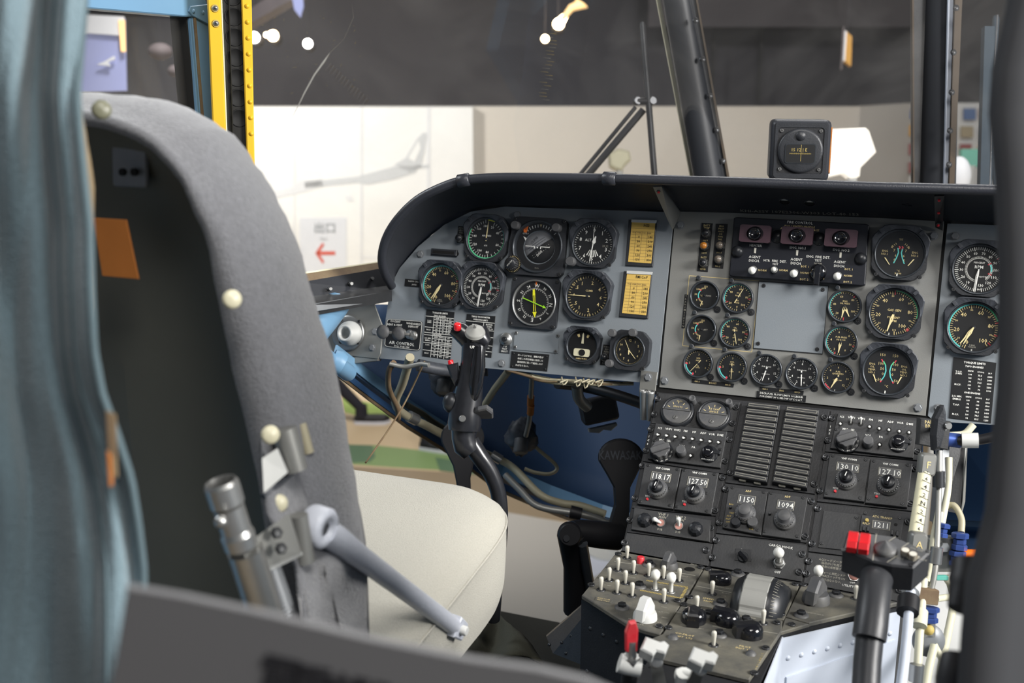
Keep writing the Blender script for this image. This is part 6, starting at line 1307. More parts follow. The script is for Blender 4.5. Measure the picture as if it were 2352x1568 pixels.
hose('short wires along the underside of the left panel', 'wire', [(895, 835, 2.13), (930, 842, 2.13), (965, 836, 2.12), (985, 838, 2.11)], .0045, 'alu_plate', 'wire_harness')
hose('diagonal grey rod below the middle of the left panel', 'rod', [(1168, 852, 2.3), (1135, 895, 2.4), (1110, 935, 2.5)], .0075, 'conduit_tan', 'rod', sub=0)
hose('upright rod with a brown sleeve hanging below the panel', 'rod', [(1222, 862, 2.3), (1219, 920, 2.36), (1216, 965, 2.4), (1208, 1000, 2.45)], .0055, 'alu_plate', 'rod', extras=[((1219, 920, 2.36), (1218, 950, 2.38), .0075, 'orange_patch', 'sleeve'), ((1219, 940, 2.37), (1217, 965, 2.39), .0075, 'orange_patch', 'sleeve')])
hose('looped thin cable on the dark nose wall', 'cable', [(1210, 1005, 2.5), (1240, 1035, 2.52), (1272, 1062, 2.54), (1279, 1078, 2.54), (1262, 1088, 2.54), (1230, 1085, 2.54), (1205, 1076, 2.54)], .004, 'conduit_tan', 'cable')
hose('thin cord slung from the panel down to the seat cushion', 'cord', [(975, 830, 2.15), (935, 915, 2.2), (900, 975, 2.1), (840, 1062, 1.95)], .0018, 'wood_trim', 'cord', 6, 3)
hose('black hose running under the panel towards the pedestal', 'hose', [(1280, 880, 2.3), (1340, 888, 2.35), (1410, 905, 2.3), (1485, 930, 2.2)], .011, 'rubber_black', 'hose')
hose('corrugated dark hose tucked behind the cyclic grip', 'hose', [(960, 838, 2.2), (1010, 848, 2.22), (1060, 852, 2.25), (1120, 850, 2.25)], .012, 'black_shroud', 'hose')
e = thing('wire_harness', 'tangled bundle of tan wires tied under the right end of the left panel', 'harness'); rnd = random.Random(11)
for i in range(9):
    o_ = rnd.random()*10-5; o2 = rnd.random()*10-5; MB().tube([P(1165+i*4, 850+i*.7, 2.18), P(1250+o_, 872+o2, 2.15), P(1320+o2, 878+o_, 2.13), P(1390+o_, 880+o2*.5, 2.12), P(1455, 880+o_*.3, 2.12)], .0028, ('wood_trim', 'olive_canvas', 'conduit_tan')[i % 3], 6, sub=4).build('wire', e)
for i in range(5): x = 1250+i*34; x = (1290, 1322, 1340, 1352, 1371)[i]; MB().tube([P(x, 866, 2.13), P(x+4, 884+i % 3*4, 2.10), P(x+14, 872, 2.11), P(x-4, 878, 2.10)], .0015, 'conduit_tan', 6, sub=3).build('tie', e)
MB().tube([P(1325, 885, 2.2), P(1330, 915, 2.22), P(1350, 935, 2.24)], .011, 'alu_plate', 12, sub=4).build('sheathed_lead', e)
e = thing('relay_box', 'small black box with pale torn edge hung under the panel', 'box'); o = MB().box(.075, .05, .085, 'radio_dark', None, .004).build('body', e); o.matrix_world = frame(P(1374, 940, 2.4), -FWD, Vector((0, 0, 1))) @ RZ(12); b = MB(); b.prism([(-.03, -.04), (-.01, -.046), (.0, -.041), (.015, -.046), (.03, -.038), (.03, -.033), (-.03, -.034)], .0, .03, 'alu_plate', .001); o2 = b.build('torn_edge', e); o2.matrix_world = o.matrix_world.copy()
def lump(label, px, py, z, r, seed):
    e = thing('cable_connector', label, 'connector'); rn = random.Random(seed); b = MB(); rows = []
    for i in range(13):
        t = math.pi*i/12; rows.append([frame(P(px, py, z), -FWD) @ Vector((r*math.sin(t)*math.cos(a)*(1+.18*math.sin(5*a+seed+i)), r*math.sin(t)*math.sin(a)*1.15*(1+.18*math.cos(4*a+i*1.3)), r*.8*math.cos(t))) for a in [2*math.pi*j/20 for j in range(21)]])
    b.grid(rows, 'black_shroud'); b.build('boot', e)
    MB().cyl(r*.45, 0, r*.9, 'knob_dusty', 16, bev=.003).build('plug', e, frame(P(px, py+r*200, z-.02), Vector((.1, -.5, -.7))))
lump('dark wrapped connector under the left panel behind the cyclic grip', 1020, 868, 2.35, .030, 1); lump('dark wrapped connector low on the nose wall', 1198, 1002, 2.5, .034, 4)
# pedals
def pedal(label, pts, z, word=None, extra=None):
    e = thing('rudder_pedal', label, 'pedal'); pl = Plane(P(*pts[0], z), RGT, UPV); b = MB(); q = pl.quad(pts); b.prism(q, -.018, 0, 'rubber_black', .003); o = b.build('paddle', e, Matrix.Translation(pl.o) @ pl.R)
    if word:
        b = MB(); x, y = pl.uv(1427, 1045); v, f, tw, th = text_geo(word, .0); k = .016; 
        b.text(word, x, y, 0, .0012, 'black_shroud', h=.018, fit=.085, bold=.02); b.build('raised_lettering', e, Matrix.Translation(pl.o) @ pl.R)
    return e, pl
def arcpts(cx, cy_, rx, ry, a0, a1, n=12): return [(cx+rx*math.cos(math.radians(a0+(a1-a0)*i/n)), cy_+ry*math.sin(math.radians(a0+(a1-a0)*i/n))) for i in range(n+1)]
e, pl = pedal('left rudder pedal behind the cyclic stick', arcpts(1062, 1005, 50, 44, 150, 390, 16)+[(1088, 1062), (1080, 1100), (1082, 1145), (1050, 1150), (1048, 1110), (1040, 1070)], 2.32)
e, pl = pedal('right rudder pedal with raised lettering beside the pedestal', arcpts(1427, 1052, 52, 44, 170, 370, 18)+[(1462, 1092), (1448, 1120), (1446, 1180), (1440, 1262), (1392, 1250), (1400, 1200), (1412, 1160), (1410, 1120), (1395, 1092)], 2.2, 'KAWASAKI')
MB().tube([P(1420, 1232, 2.2), P(1380, 1228, 2.18), P(1330, 1222, 2.16), (P(1312, 1220, 2.15))], [.026, .026, .024, .020], 'rubber_black', 16).build('pivot_arm', e)
MB().tube([P(1312, 1225, 2.15), P(1318, 1300, 2.2), P(1322, 1400, 2.25)], [.027, .020, .024], 'rubber_black', 14).build('hanger', e); MB().tube([P(1338, 1248, 2.14), P(1352, 1330, 2.2), P(1362, 1400, 2.25)], [.010, .010, .014], 'bezel_grey', 10).build('push_rod', e)
MB().cyl(.022, -.004, .016, 'rubber_black', 24, bev=.003).build('pivot_boss', e, frame(P(1308, 1225, 2.12), -FWD)); MB().cyl(.006, .016, .020, 'screw_dark', 12).build('pivot_bolt', e, frame(P(1300, 1232, 2.12), -FWD))
e = thing('heel_plate', 'dark sloping riveted plate beside the pedestal base', 'plate'); pslab('plate', e, [(1255, 1462, 2.22), (1420, 1318, 2.05), (1480, 1400, 1.98), (1420, 1560, 2.0), (1270, 1500, 2.15)], .012, 'black_case')
for p in ((1262, 1480), (1290, 1475), (1318, 1480), (1300, 1500), (1330, 1502), (1312, 1460)): inst('rivet', proto('rivet_dark', rv), e, frame(P(p[0], p[1], 2.12), -FWD))
e = thing('floor_canvas', 'crumpled olive canvas boot on the floor beside the seat cushion', 'canvas'); rnd = random.Random(5); rows = []
for i in range(14):
    f = i/13; rows.append([P(1005+(1130-1005)*g+f*(140*g)-25*f, 1388+f*130+14*math.sin(g*9+f*4)*f+rnd.random()*4, 2.18-.28*f+.03*math.sin(g*14+f*7)) for g in [j/17 for j in range(18)]])
MB().grid(rows, 'olive_canvas', thick=.004).build('cloth', e)
# ---- copilot seat
seat = thing('copilot_seat', 'copilot seat with grey fabric back cover and pale cream cushion', 'seat')
XR, XL, YF, YB = -.568, -1.10, 1.515, .98
def roundbox(xl, xr, yb, yf, z0, z1, rx, crown):
    rows = []
    for k in range(20):
        t = k/19; a = math.pi*t
        rows.append((math.cos(a), math.sin(a)))
    return rows
b = MB(); rows = []; N_ = 72; Lz = 18
def sup(a, e_): c, s = math.cos(a), math.sin(a); return (math.copysign(abs(c)**e_, c), math.copysign(abs(s)**e_, s))
cxs, cys, ax, ay = (XR+XL)/2, (YF+YB)/2, (XR-XL)/2, (YF-YB)/2
for k in range(Lz+1):
    f = k/Lz
    if f < .45: g = f/.45; zz = .488+.11*g; sc_ = .955+.045*math.sin(min(1, g*1.6)*math.pi/2)
    else: g = (f-.45)/.55; zz = .598+.050*math.sin(g*math.pi/2)+.0*g; sc_ = math.cos(g*math.pi/2)**.38 if g < 1 else 0
    ring_ = []
    for i in range(N_):
        a = 2*math.pi*i/N_; x, y = sup(a, .34); xx = x*sc_; yy = y*sc_
        ring_.append(Vector((cxs+ax*xx, cys+ay*yy, zz+(.025*yy if f > .2 else 0)+.003*math.sin(7*a+k)*(1-f))))
    rows.append(ring_)
b.grid(rows, 'cushion_cream', closed=True); b.build('cushion', seat)
pip = []
for i in range(N_+1): a = 2*math.pi*i/N_; x, y = sup(a, .34); pip.append(Vector((cxs+ax*x*1.002, cys+ay*y*1.002, .600+.025*y)))
MB().tube(pip, .0020, 'cushion_cream', 6, caps=False).build('cushion_piping', seat)
# back cover : arch path swept with a bolster section
apath = [(-.576, .50), (-.576, .60), (-.576, .70), (-.578, .797), (-.587, .882), (-.605, .979), (-.627, 1.05), (-.648, 1.115), (-.668, 1.151), (-.686, 1.178), (-.708, 1.204), (-.740, 1.226), (-.786, 1.241), (-.843, 1.246), (-.914, 1.239), (-.975, 1.212), (-1.02, 1.175), (-1.06, 1.10), (-1.085, 1.0), (-1.10, .85), (-1.105, .70), (-1.105, .5)]
ap = cr([Vector((x, 0, z)) for x, z in apath], 4)
sec = [(.046, .948), (.040, .930), (.028, .926), (.016, .934), (.007, .950), (.001, .970), (.003, 1.00), (.012, 1.035), (.030, 1.062), (.055, 1.078), (.085, 1.080), (.12, 1.070)]
rows = []
for j, p in enumerate(ap):
    t = (ap[min(j+1, len(ap)-1)]-ap[max(j-1, 0)]).normalized(); n = Vector((t.z, 0, -t.x)); n = Vector((-t.z, 0, t.x)); cin = Vector((-.85, 0, .85))-p; 
    if n.dot(cin) < 0: n = -n
    f = j/(len(ap)-1); wr = .0012*math.sin(j*.9)+.0008*math.sin(j*2.1); tp_ = max(0, min(1, (p.z-1.0)/.18))
    wide = 1.0+(.55 if 0 else 0)
    rows.append([Vector((p.x, y+(.0 if k > 4 else wr*.6), p.z))+n*(d*(1.0 if k > 3 else (1.30-.75*tp_ if k < 3 else 1))+(wr if 4 < k < 9 else 0)) for k, (d, y) in enumerate(sec)])
MB().grid(rows, 'cover_grey', thick=-.004).build('back_cover', seat)
# seam lines on the cover
k6 = [r[1] for r in rows]; MB().tube([v+Vector((0, -.001, 0)) for v in k6], .0022, 'cover_grey', 6).build('hem', seat)
j0 = 40; MB().tube([rows[j0][k]+Vector((.0, -.0005, .001)) for k in range(1, 6)], .0016, 'cover_grey', 6).build('seam', seat)
# shell inside the rear opening
rws = []
for k in range(9):
    f = k/8; rws.append([])
    for j, p in enumerate(ap):
        cc = Vector((-.85, 0, min(p.z, .95))); v = p.lerp(cc, .10+.90*f); rws[-1].append(Vector((v.x, .955+.035*math.sin(min(1, f*2)*math.pi/2)+.02*(1-f), v.z)))
MB().grid(rws, 'shell_dark').build('back_shell', seat)
b = MB(); b.prism([(-.02, -.030), (.026, -.030), (.014, .030), (-.028, .030)], 0, .002, 'orange_patch', .0004); o = b.build('orange_label', seat); o.matrix_world = frame(P(270, 570, 1.19), Vector((0, -1, .05)))
o = MB().box(.045, .050, .006, 'bolt_grey', None, .002).build('shell_bracket', seat); o.matrix_world = frame(P(300, 375, 1.205), Vector((0, -1, .1)))
for x in (285, 312): MB().cyl(.004, 0, .004, 'slot_black', 12).build('bracket_hole', seat, frame(P(x, 395, 1.196), Vector((0, -1, .1))))
for p, z in (((233, 252), 1.10), ((533, 687), 1.118), ((621, 998), 1.14), ((640, 1156), 1.16), ((703, 1330), 1.19)):
    o = inst('snap', proto('snap_dim' if z < 1.105 else 'snap', lambda b: b.lathe([(.0092, 0), (.0088, .002), (.0065, .0038), (.0001, .0045)], 'snap_dim' if z < 1.105 else 'snap_cream', 22)), seat, frame(P(*p, z-.035), (-FWD+RGT*.5)))
# lower back cover skirt draped round the strut
rnd = random.Random(8); rws = []
sk = [((600, 1000), (782, 1000)), ((600, 1060), (796, 1060)), ((604, 1120), (808, 1120)), ((610, 1180), (822, 1180)), ((640, 1240), (832, 1240)), ((676, 1300), (836, 1300)), ((682, 1360), (838, 1360)), ((694, 1430), (840, 1430)), ((720, 1500), (842, 1500)), ((740, 1568), (845, 1568)), ((750, 1640), (850, 1640))]
for (a_, c_) in sk:
    rw_ = []
    for j in range(16):
        g = j/15; px = a_[0]+(c_[0]-a_[0])*g; py = a_[1]; zz = 1.125+.16*g**1.2; fold = .017*math.sin(py*.035+g*6)*math.sin(g*math.pi)*min(1, max(0, (py-1120)/120))+.011*math.sin(py*.06-g*9)*min(1, max(0, (py-1180)/100)); rw_.append(P(px, py, zz+fold-.012+.03*max(0, 1-(py-1000)/90)))
    rws.append(rw_)
MB().grid(rws, 'cover_grey', thick=.004).build('cover_skirt', seat)
# exposed tubes in the cover slot
zc_ = lambda x: 1.125+.16*(max(0, x-600)/206)**1.2-.016
MB().tube([P(652, 985, zc_(640)), P(678, 1080, zc_(650))], .0125, 'alu_plate', 18).build('frame_tube', seat); MB().tube([P(690, 972, zc_(684)), P(708, 1040, zc_(690))], .006, 'conduit_tan', 12).build('frame_rod', seat)
pslab('frame_plate', seat, [(602, 1052, zc_(600)), (636, 1030, zc_(610)), (660, 1085, zc_(620)), (606, 1132, zc_(600))], .004, 'lever_white')
sl = [P(708, 962, zc_(700)), P(718, 1000, zc_(710)), P(716, 1035, zc_(708)), P(670, 1085, zc_(660)), P(604, 1140, zc_(604))]; MB().tube(sl, .003, 'black_shroud', 8, sub=4).build('slot_binding', seat)
# metal bracket, chrome post, spring tube
br_ = thing('seat_rail_bracket', 'grey angled plate with two bolts behind the seat back', 'bracket')
pslab('plate', br_, [(556, 1256, 1.03), (662, 1180, 1.09), (690, 1270, 1.10), (574, 1322, 1.04)], .006, 'alu_plate'); pslab('lip', br_, [(574, 1322, 1.04), (690, 1270, 1.10), (692, 1276, 1.11), (580, 1330, 1.05)], .008, 'lever_white')
MB().tube([P(686, 1182, 1.12), P(700, 1290, 1.13)], [.009, .010], 'alu_plate', 16).build('barrel', br_)
for p in ((634, 1222), (644, 1258)): inst('bolt', proto('dbolt', lambda b: (b.prism(circ(0, 0, .0058, 6), 0, .005, 'screw_dark', .001), b.cyl(.0025, .005, .009, 'steel', 12))), br_, frame(P(*p, 1.058), (-FWD+RGT*.4)))
dk = sroot('trim_12'); dA = [MP.w(*MP.uv(x, 520, -.02), -.02) for x in (985, 3900)]; dB = [Vector((-1.0, 2.95, .80)), Vector((1.02, 2.95, .80))]; slab('deck_light_block', dk, [Vector((dA[0].x, dA[0].y+.02, .965)), Vector((dA[1].x, dA[1].y+.02, .965)), dB[1], dB[0]], [Vector((dA[0].x, dA[0].y+.02, .95)), Vector((dA[1].x, dA[1].y+.02, .95)), dB[1]-Vector((0, 0, .02)), dB[0]-Vector((0, 0, .02))], 'shield_black')  # unseen slab, added to keep light from above off the nose wall
cp_ = thing('chrome_post', 'blurred chrome cylinder with hollow top behind the seat', 'post'); 
MB().lathe([(.0155, 0), (.0178, .004), (.0185, .018), (.0165, .024), (.0165, .052), (.0185, .056), (.0185, .078), (.0165, .082), (.0150, .082), (.0140, .060)], 'steel', 40, smooth=False).build('cylinder', cp_, frame(P(556, 1262, 1.04), P(508, 1112, 1.02)-P(556, 1262, 1.04)) @ Matrix.Scale(.84, 4))
MB().tube([P(562, 1260, 1.045), P(618, 1440, 1.09)], .0165, 'steel', 20).build('rod', cp_); b = MB(); b.ball(.006, 'steel', n=14); b.build('button', cp_, Matrix.Translation(P(507, 1198, 1.0)))
b = MB(); a_, c_ = P(610, 1290, 1.09), P(665, 1450, 1.13); pts = [a_.lerp(c_, i/80) for i in range(81)]; b.tube(pts, [.0125 if i % 4 < 2 else .0108 for i in range(81)], 'bolt_grey', 16); e = thing('corrugated_tube', 'ribbed grey tube beside the chrome post', 'tube'); b.build('tube', e)
# strut linking seat back and cushion
st = thing('seat_strut', 'light grey enamelled link arm across the side of the cushion', 'strut'); a_, c_ = P(735, 1210, 1.145), P(1045, 1440, 1.50); d_ = (c_-a_).normalized()
MB().tube([a_+d_*.012, a_+d_*.04, a_+d_*.10, a_.lerp(c_, .5), c_-d_*.01], [.0135, .0145, .0125, .0118, .0115], 'grey_enamel', 20).build('arm', st)
sd = (RGT*.75-FWD*.8).normalized(); sd = (sd-d_*sd.dot(d_)).normalized()
b = MB(); b.lathe([(.020, -.012), (.021, -.008), (.021, .006), (.018, .010), (.0095, .010), (.0085, .002), (.0001, .002)], 'grey_enamel', 28); b.build('upper_eye', st, frame(a_, sd)); MB().cyl(.0075, .0, .006, 'screw_dark', 6).build('eye_bolt', st, frame(a_, sd))
b = MB(); b.prism([(-.017, -.012), (.012, -.014), (.016, .0), (.012, .014), (-.017, .012)], -.010, .010, 'grey_enamel', .002); b.build('lower_fork', st, frame(c_, sd, d_.cross(sd))); MB().cyl(.0065, .008, .018, 'lever_white', 6, bev=.001).build('fork_bolt', st, frame(c_, sd))
wl = sroot('wall_left_light_block'); slab('skin', wl, [Vector((-1.32, .3, .72)), Vector((-1.32, 2.25, .72)), Vector((-1.32, 2.25, -.3)), Vector((-1.32, .3, -.3))], [Vector((-1.36, .3, .72)), Vector((-1.36, 2.25, .72)), Vector((-1.36, 2.25, -.3)), Vector((-1.36, .3, -.3))], 'blue_paint')  # side skin added to keep port light off the nose wall
wr_ = sroot('wall_starboard_light_block'); slab('skin', wr_, [Vector((1.02, .3, .90)), Vector((1.02, 3.0, .90)), Vector((1.02, 3.0, -.3)), Vector((1.02, .3, -.3))], [Vector((1.06, .3, .90)), Vector((1.06, 3.0, .90)), Vector((1.06, 3.0, -.3)), Vector((1.06, .3, -.3))], 'blue_paint')  # unseen side skin, added to keep starboard light off the nose wall
# ---- cyclic stick
cy_s = thing('cyclic_stick', 'glossy black cyclic stick with red thumb button and curved tube', 'control stick'); Z0 = 1.82
k = Z0/FPX
b = MB(); pth = [((1089, 788), 28), ((1086, 830), 27), ((1080, 880), 30), ((1074, 920), 34), ((1069, 945), 37), ((1067, 972), 39), ((1066, 988), 36)]
def sweep(b, seq, m, z=Z0, flat=.8, n=22):
    rows = []
    for i, ((x, y), r) in enumerate(seq):
        c = P(x, y, z); a0 = Vector(seq[max(0, i-1)][0]); a1 = Vector(seq[min(len(seq)-1, i+1)][0]); t = (a1-a0).normalized(); sx_ = RGT*t.y+UPV*t.x
        rows.append([c+sx_*(r*k*math.cos(a))-FWD*(r*k*flat*math.sin(a)) for a in [2*math.pi*j/n for j in range(n)]])
    b.grid(rows, m, closed=True); b.add([tuple(v) for v in rows[0]], [tuple(range(n))], m); b.add([tuple(v) for v in rows[-1]], [tuple(reversed(range(n)))], m)
sweep(b, pth, 'cyclic_black', flat=.95); b.build('grip', cy_s)
b = MB(); sweep(b, [((1101, 795), 13), ((1098, 840), 17), ((1093, 880), 17), ((1088, 912), 11), ((1085, 928), 3)], 'grip_black', Z0-.015, .9); b.build('grip_highlight', cy_s)  # glossy part shaped after the bright highlight on the grip
b = MB()
for i in range(26): b.box(.0022, .0016, .008, 'black_shroud', Matrix.Translation(P(1113-i*.45, 808+i*4.3, Z0-.006)) @ R3.to_4x4())
struct(b.build('ribbing', cy_s), 'stuff')
b = MB(); sweep(b, [((1094, 750), 20), ((1095, 758), 28), ((1095, 775), 31), ((1093, 798), 27)], 'cyclic_black', Z0, .9); b.build('head', cy_s)
b = MB(); sweep(b, [((1092, 770), 26), ((1106, 778), 24), ((1118, 790), 15)], 'cyclic_black', Z0-.004, 1); b.build('head_shoulder', cy_s)
b = MB(); sweep(b, [((1040, 752), 17), ((1056, 760), 22), ((1074, 775), 24), ((1085, 795), 20)], 'cyclic_black', Z0, .8); b.build('thumb_rest', cy_s)
b = MB(); b.lathe([(.026, 0), (.024, .004)]+[(.0235-.0021*i, .006+.0013*i+(.0008 if i % 2 else 0)) for i in range(10)]+[(.0001, .019)], 'rim_grey', 30); b.build('trim_hat', cy_s, frame(P(1091, 764, Z0-.028), (-FWD*.72+UPV*.68)) @ Matrix.Scale(.62, 4)); MB().cyl(.002, 0, .006, 'steel', 12, bev=.001).build('hat_tip', cy_s, frame(P(1091, 753, Z0-.036), (-FWD*.72+UPV*.68)))
MB().cyl(.0058, 0, .010, 'red_plastic', 20, bev=.0012).build('red_button', cy_s, frame(P(1051, 756, Z0-.012), (-FWD*.5+UPV*.85)))
b = MB(); b.text('UP', 0, 0, 0, 0, WM, h=.0045, bold=.02); b.build('lettering', cy_s, Matrix.Translation(P(1085, 797, Z0-.034)) @ R3.to_4x4())
b = MB(); pl_ = Plane(P(1045, 870, Z0), RGT, UPV); q = pl_.quad([(1026, 838), (1052, 832), (1056, 870), (1045, 886), (1036, 868)]); b.prism(q, -.012, .008, 'cyclic_black', .003); b.build('trigger_block', cy_s, Matrix.Translation(pl_.o) @ pl_.R)
MB().cyl(.0045, 0, .008, 'red_plastic', 18, bev=.001).build('red_side_button', cy_s, frame(P(1036, 838, Z0), (UPV-RGT*.15-FWD*.1)))
b = MB(); b.ball(.0145, 'knob_black', n=20, sz=1.15); b.build('pivot_lug', cy_s, Matrix.Translation(P(1037, 925, Z0)))
b = MB(); pl_ = Plane(P(1100, 955, Z0-.01), RGT, (UPV*.45-FWD*.9)); q = pl_.quad([(1068, 958), (1098, 944), (1118, 940), (1132, 950), (1133, 962), (1120, 963), (1090, 962)]); b.prism(q, -.008, 0, 'knob_dusty', .002); b.build('finger_lever', cy_s, Matrix.Translation(pl_.o) @ pl_.R)
MB().cyl(.0055, 0, .003, 'steel', 18, bev=.001).build('screw', cy_s, frame(P(1062, 961, Z0-.030), -FWD))
b = MB(); sweep(b, [((1066, 985), 30), ((1065, 1005), 28), ((1070, 1025), 29), ((1082, 1040), 22)], 'cyclic_black', Z0+.005, .95); b.build('elbow', cy_s)
tb_ = [(1080, 1015, 1.83), (1100, 1045, 1.83), (1124, 1080, 1.835), (1141, 1120, 1.84), (1148, 1160, 1.845), (1149, 1210, 1.86), (1145, 1270, 1.88), (1138, 1340, 1.91), (1132, 1420, 1.95)]
MB().tube([P(*p) for p in tb_], [.0155, .0145, .0135, .0128, .0125, .0125, .0125, .0125, .0125], 'cyclic_black', 18, sub=5).build('tube', cy_s)
# ---- collective lever
co = thing('collective_lever', 'dark grey collective lever with boxy head and two red guarded switches', 'control lever'); HP = Plane(P(*L(520, 420), 1.40), (1, 0, 0), (0, math.cos(math.radians(14)), math.sin(math.radians(14))))
HPm = Matrix.Translation(HP.o) @ HP.R
def hl(x, y, h=0): return HP.uv(*L(x, y), h)
hq = [hl(*p) for p in ((132, 405), (175, 262), (430, 280), (590, 305), (888, 442), (742, 572), (560, 555), (400, 520))]
b = MB(); b.prism(hq, -.036, 0, 'collective_black', .0022); b.build('head', co, HPm)
def cp2(fn, x, y, h, name, rot=0, sc=1): b = MB(); fn(b); q = hl(x, y, h); b.build(name, co, HPm @ Tr(q.x, q.y, 0) @ RZ(rot) @ Matrix.Scale(sc, 4))
for x, y in ((222, 350), (322, 365)):
    b = MB(); prof = [(-.022, 0), (.020, 0), (.022, .016), (.010, .022), (-.004, .015), (-.014, .020), (-.023, .012)]
    b.prism(prof, -.0092, .0092, 'red_plastic', .002, M=RZ(90) @ RX(90)); q = hl(x, y, .006); b.build('red_switch_guard', co, HPm @ Tr(q.x, q.y, 0) @ Matrix.Scale(.66, 4))
cp2(lambda b: b.lathe([(.026, 0), (.026, .006), (.0245, .008)]+[(.0235-.0021*i, .009+.0016*i+(.0008 if i % 2 else 0)) for i in range(11)]+[(.0001, .028)], 'knob_dusty', 34), 502, 405, .004, 'beep_hat', 0, .54)
for x, y in ((672, 438), (738, 472)): cp2(lambda b: (b.cyl(.0075, 0, .011, 'toggle_white', 16, bev=.001), [b.box(.001, .0012, .010, 'wood_trim', RZ(i*22.5) @ Tr(.0074, 0, .006)) for i in range(16)]), x, y, .004, 'knurled_knob', 0, .66)
b = MB(); q = [hl(*p, .0006) for p in ((640, 460), (690, 430), (800, 480), (745, 520))]; b.prism(q, 0, .0006, 'dim_mark'); b.build('selector_plate', co, HPm)
b = MB()
for (t, x, y) in (('HVR TRIM', 480, 472), ('LDG LT', 610, 490), ('ON OFF', 770, 420), ('SRCH LT', 800, 500)):
    q = hl(x, y, .0); b.text(t, q.x, q.y, 0, .0004, DM, h=.003, rot=-.3 if x > 600 else -.05)
for (p0, p1) in (((425, 285), (392, 515)), ((590, 310), (515, 360)), ((610, 470), (515, 530)), ((705, 362), (640, 405))):
    a, c = hl(*p0), hl(*p1); d = (c-a).normalized(); n = Vector((-d.y, d.x))*.0005; b.add([(v.x, v.y, .0004) for v in (a-n, a+n, c+n, c-n)], [(0, 1, 2, 3)], DM)
b.build('lettering', co, HPm)
for x, y in ((140, 425), (868, 432), (728, 552)): cp2(lambda b: scr(b, .0032, .0012), x, y, 0, 'screw')
kc = 1.36/FPX
MB().tube([P(2015, 1322, 1.40), P(2011, 1340, 1.38), P(2000, 1440, 1.35), P(1996, 1466, 1.345)], [38*kc, 37*kc, 38*kc, 38*kc], 'collective_black', 28).build('grip_sleeve', co)
MB().tube([P(2001, 1430, 1.355), P(1992, 1520, 1.34), P(1985, 1640, 1.31)], [31*kc]*3, 'collective_black', 28).build('tube', co)
# ---- curtain (near the camera, left edge)
cu = thing('curtain', 'blue green cloth curtain hanging in folds at the left edge', 'curtain'); rows = []
edge = [(-140, 198), (0, 194), (100, 186), (215, 176), (300, 182), (400, 192), (520, 205), (650, 207), (800, 214), (900, 232), (1000, 268), (1100, 300), (1200, 316), (1300, 328), (1400, 330), (1568, 330), (1700, 330)]
def ev(y, tab=edge):
    for (y0, x0), (y1, x1) in zip(tab, tab[1:]):
        if y0 <= y <= y1: return x0+(x1-x0)*(y-y0)/(y1-y0)
    return tab[-1][1]
NR, NC = 60, 90
for i in range(NR+1):
    y = -140+1840*i/NR; xe = ev(y); rw_ = []
    for j in range(NC+1):
        g = j/NC; x = -220+(xe+220)*g
        fold = .020*math.sin(g*8.5+.9*math.sin(y*.0022)+y*.0022)+.010*math.sin(g*19-y*.003)+.008*math.sin((x-y*.42)*.020)*min(1, max(0, (y-300)/600))+.0025*math.sin(g*44+y*.008)+.014*max(0, 1-abs(g-.80)/.05)-.012*max(0, 1-abs(g-.90)/.05)
        rw_.append(P(x, y, .80+fold+.05*(1-g)))
    rows.append(rw_)
MB().grid(rows, 'curtain_blue', thick=.0025).build('cloth', cu)
MB().tube([r[-1] for r in rows], .003, 'curtain_hem', 8).build('hem', cu); MB().tube([r[-14]-FWD*.004 for r in rows], .0016, 'curtain_hem', 6).build('seam', cu); MB().tube([r[-9]-FWD*.004 for r in rows], .0011, 'curtain_hem', 6).build('stitching', cu)
e = cu; MB().tube([P(172, 235, .95), P(190, 330, .95), P(200, 430, .96), P(206, 560, .97), P(206, 700, .97), P(210, 850, .98), P(228, 980, .99), P(262, 1090, 1.0)], [.005, .004, .006, .003, .005, .003, .004, .002], 'wood_trim', 10, sub=5).build('frayed_edge', e)
e = thing('orange_strap', 'orange strap end showing through the gap in the curtain', 'strap'); MB().prism([(-.002, -.022), (.003, -.020), (.001, .02), (-.005, .026)], 0, .002, 'orange_patch', .0005).build('webbing', e, frame(P(255, 1080, .76), -FWD) @ Matrix.Scale(.5, 4)); MB().prism([(-.004, -.028), (.006, -.026), (.004, .05), (-.008, .055)], -.002, 0, 'wood_trim', .0005).build('loop', e, frame(P(258, 1046, .772), -FWD) @ Matrix.Scale(.55, 4))
# ---- near sign board along the bottom
sg = thing('notice_board', 'blurred grey notice board with black characters along the bottom edge', 'notice board'); nb = Plane(P(700, 1500, .56), (RGT-UPV*.235).normalized(), (UPV*.9-FWD*.25))
bq = [(290, 1348), (420, 1370), (600, 1408), (850, 1468), (1080, 1515), (1240, 1538), (1345, 1562), (1500, 1630), (1500, 1760), (225, 1760), (262, 1520)]
M_ = Matrix.Translation(nb.o) @ nb.R; MB().prism(nb.quad(bq), -.004, 0, 'sign_grey', .0008).build('board', sg, M_)
b = MB()
for i, ch in enumerate('電重言器備品'): q = nb.uv(648+i*70-i*i*1.2, 1553+i*17); b.text(ch, q.x, q.y, 0, .0004, 'sign_black', h=.0215, bold=.015)
b.build('characters', sg, M_)
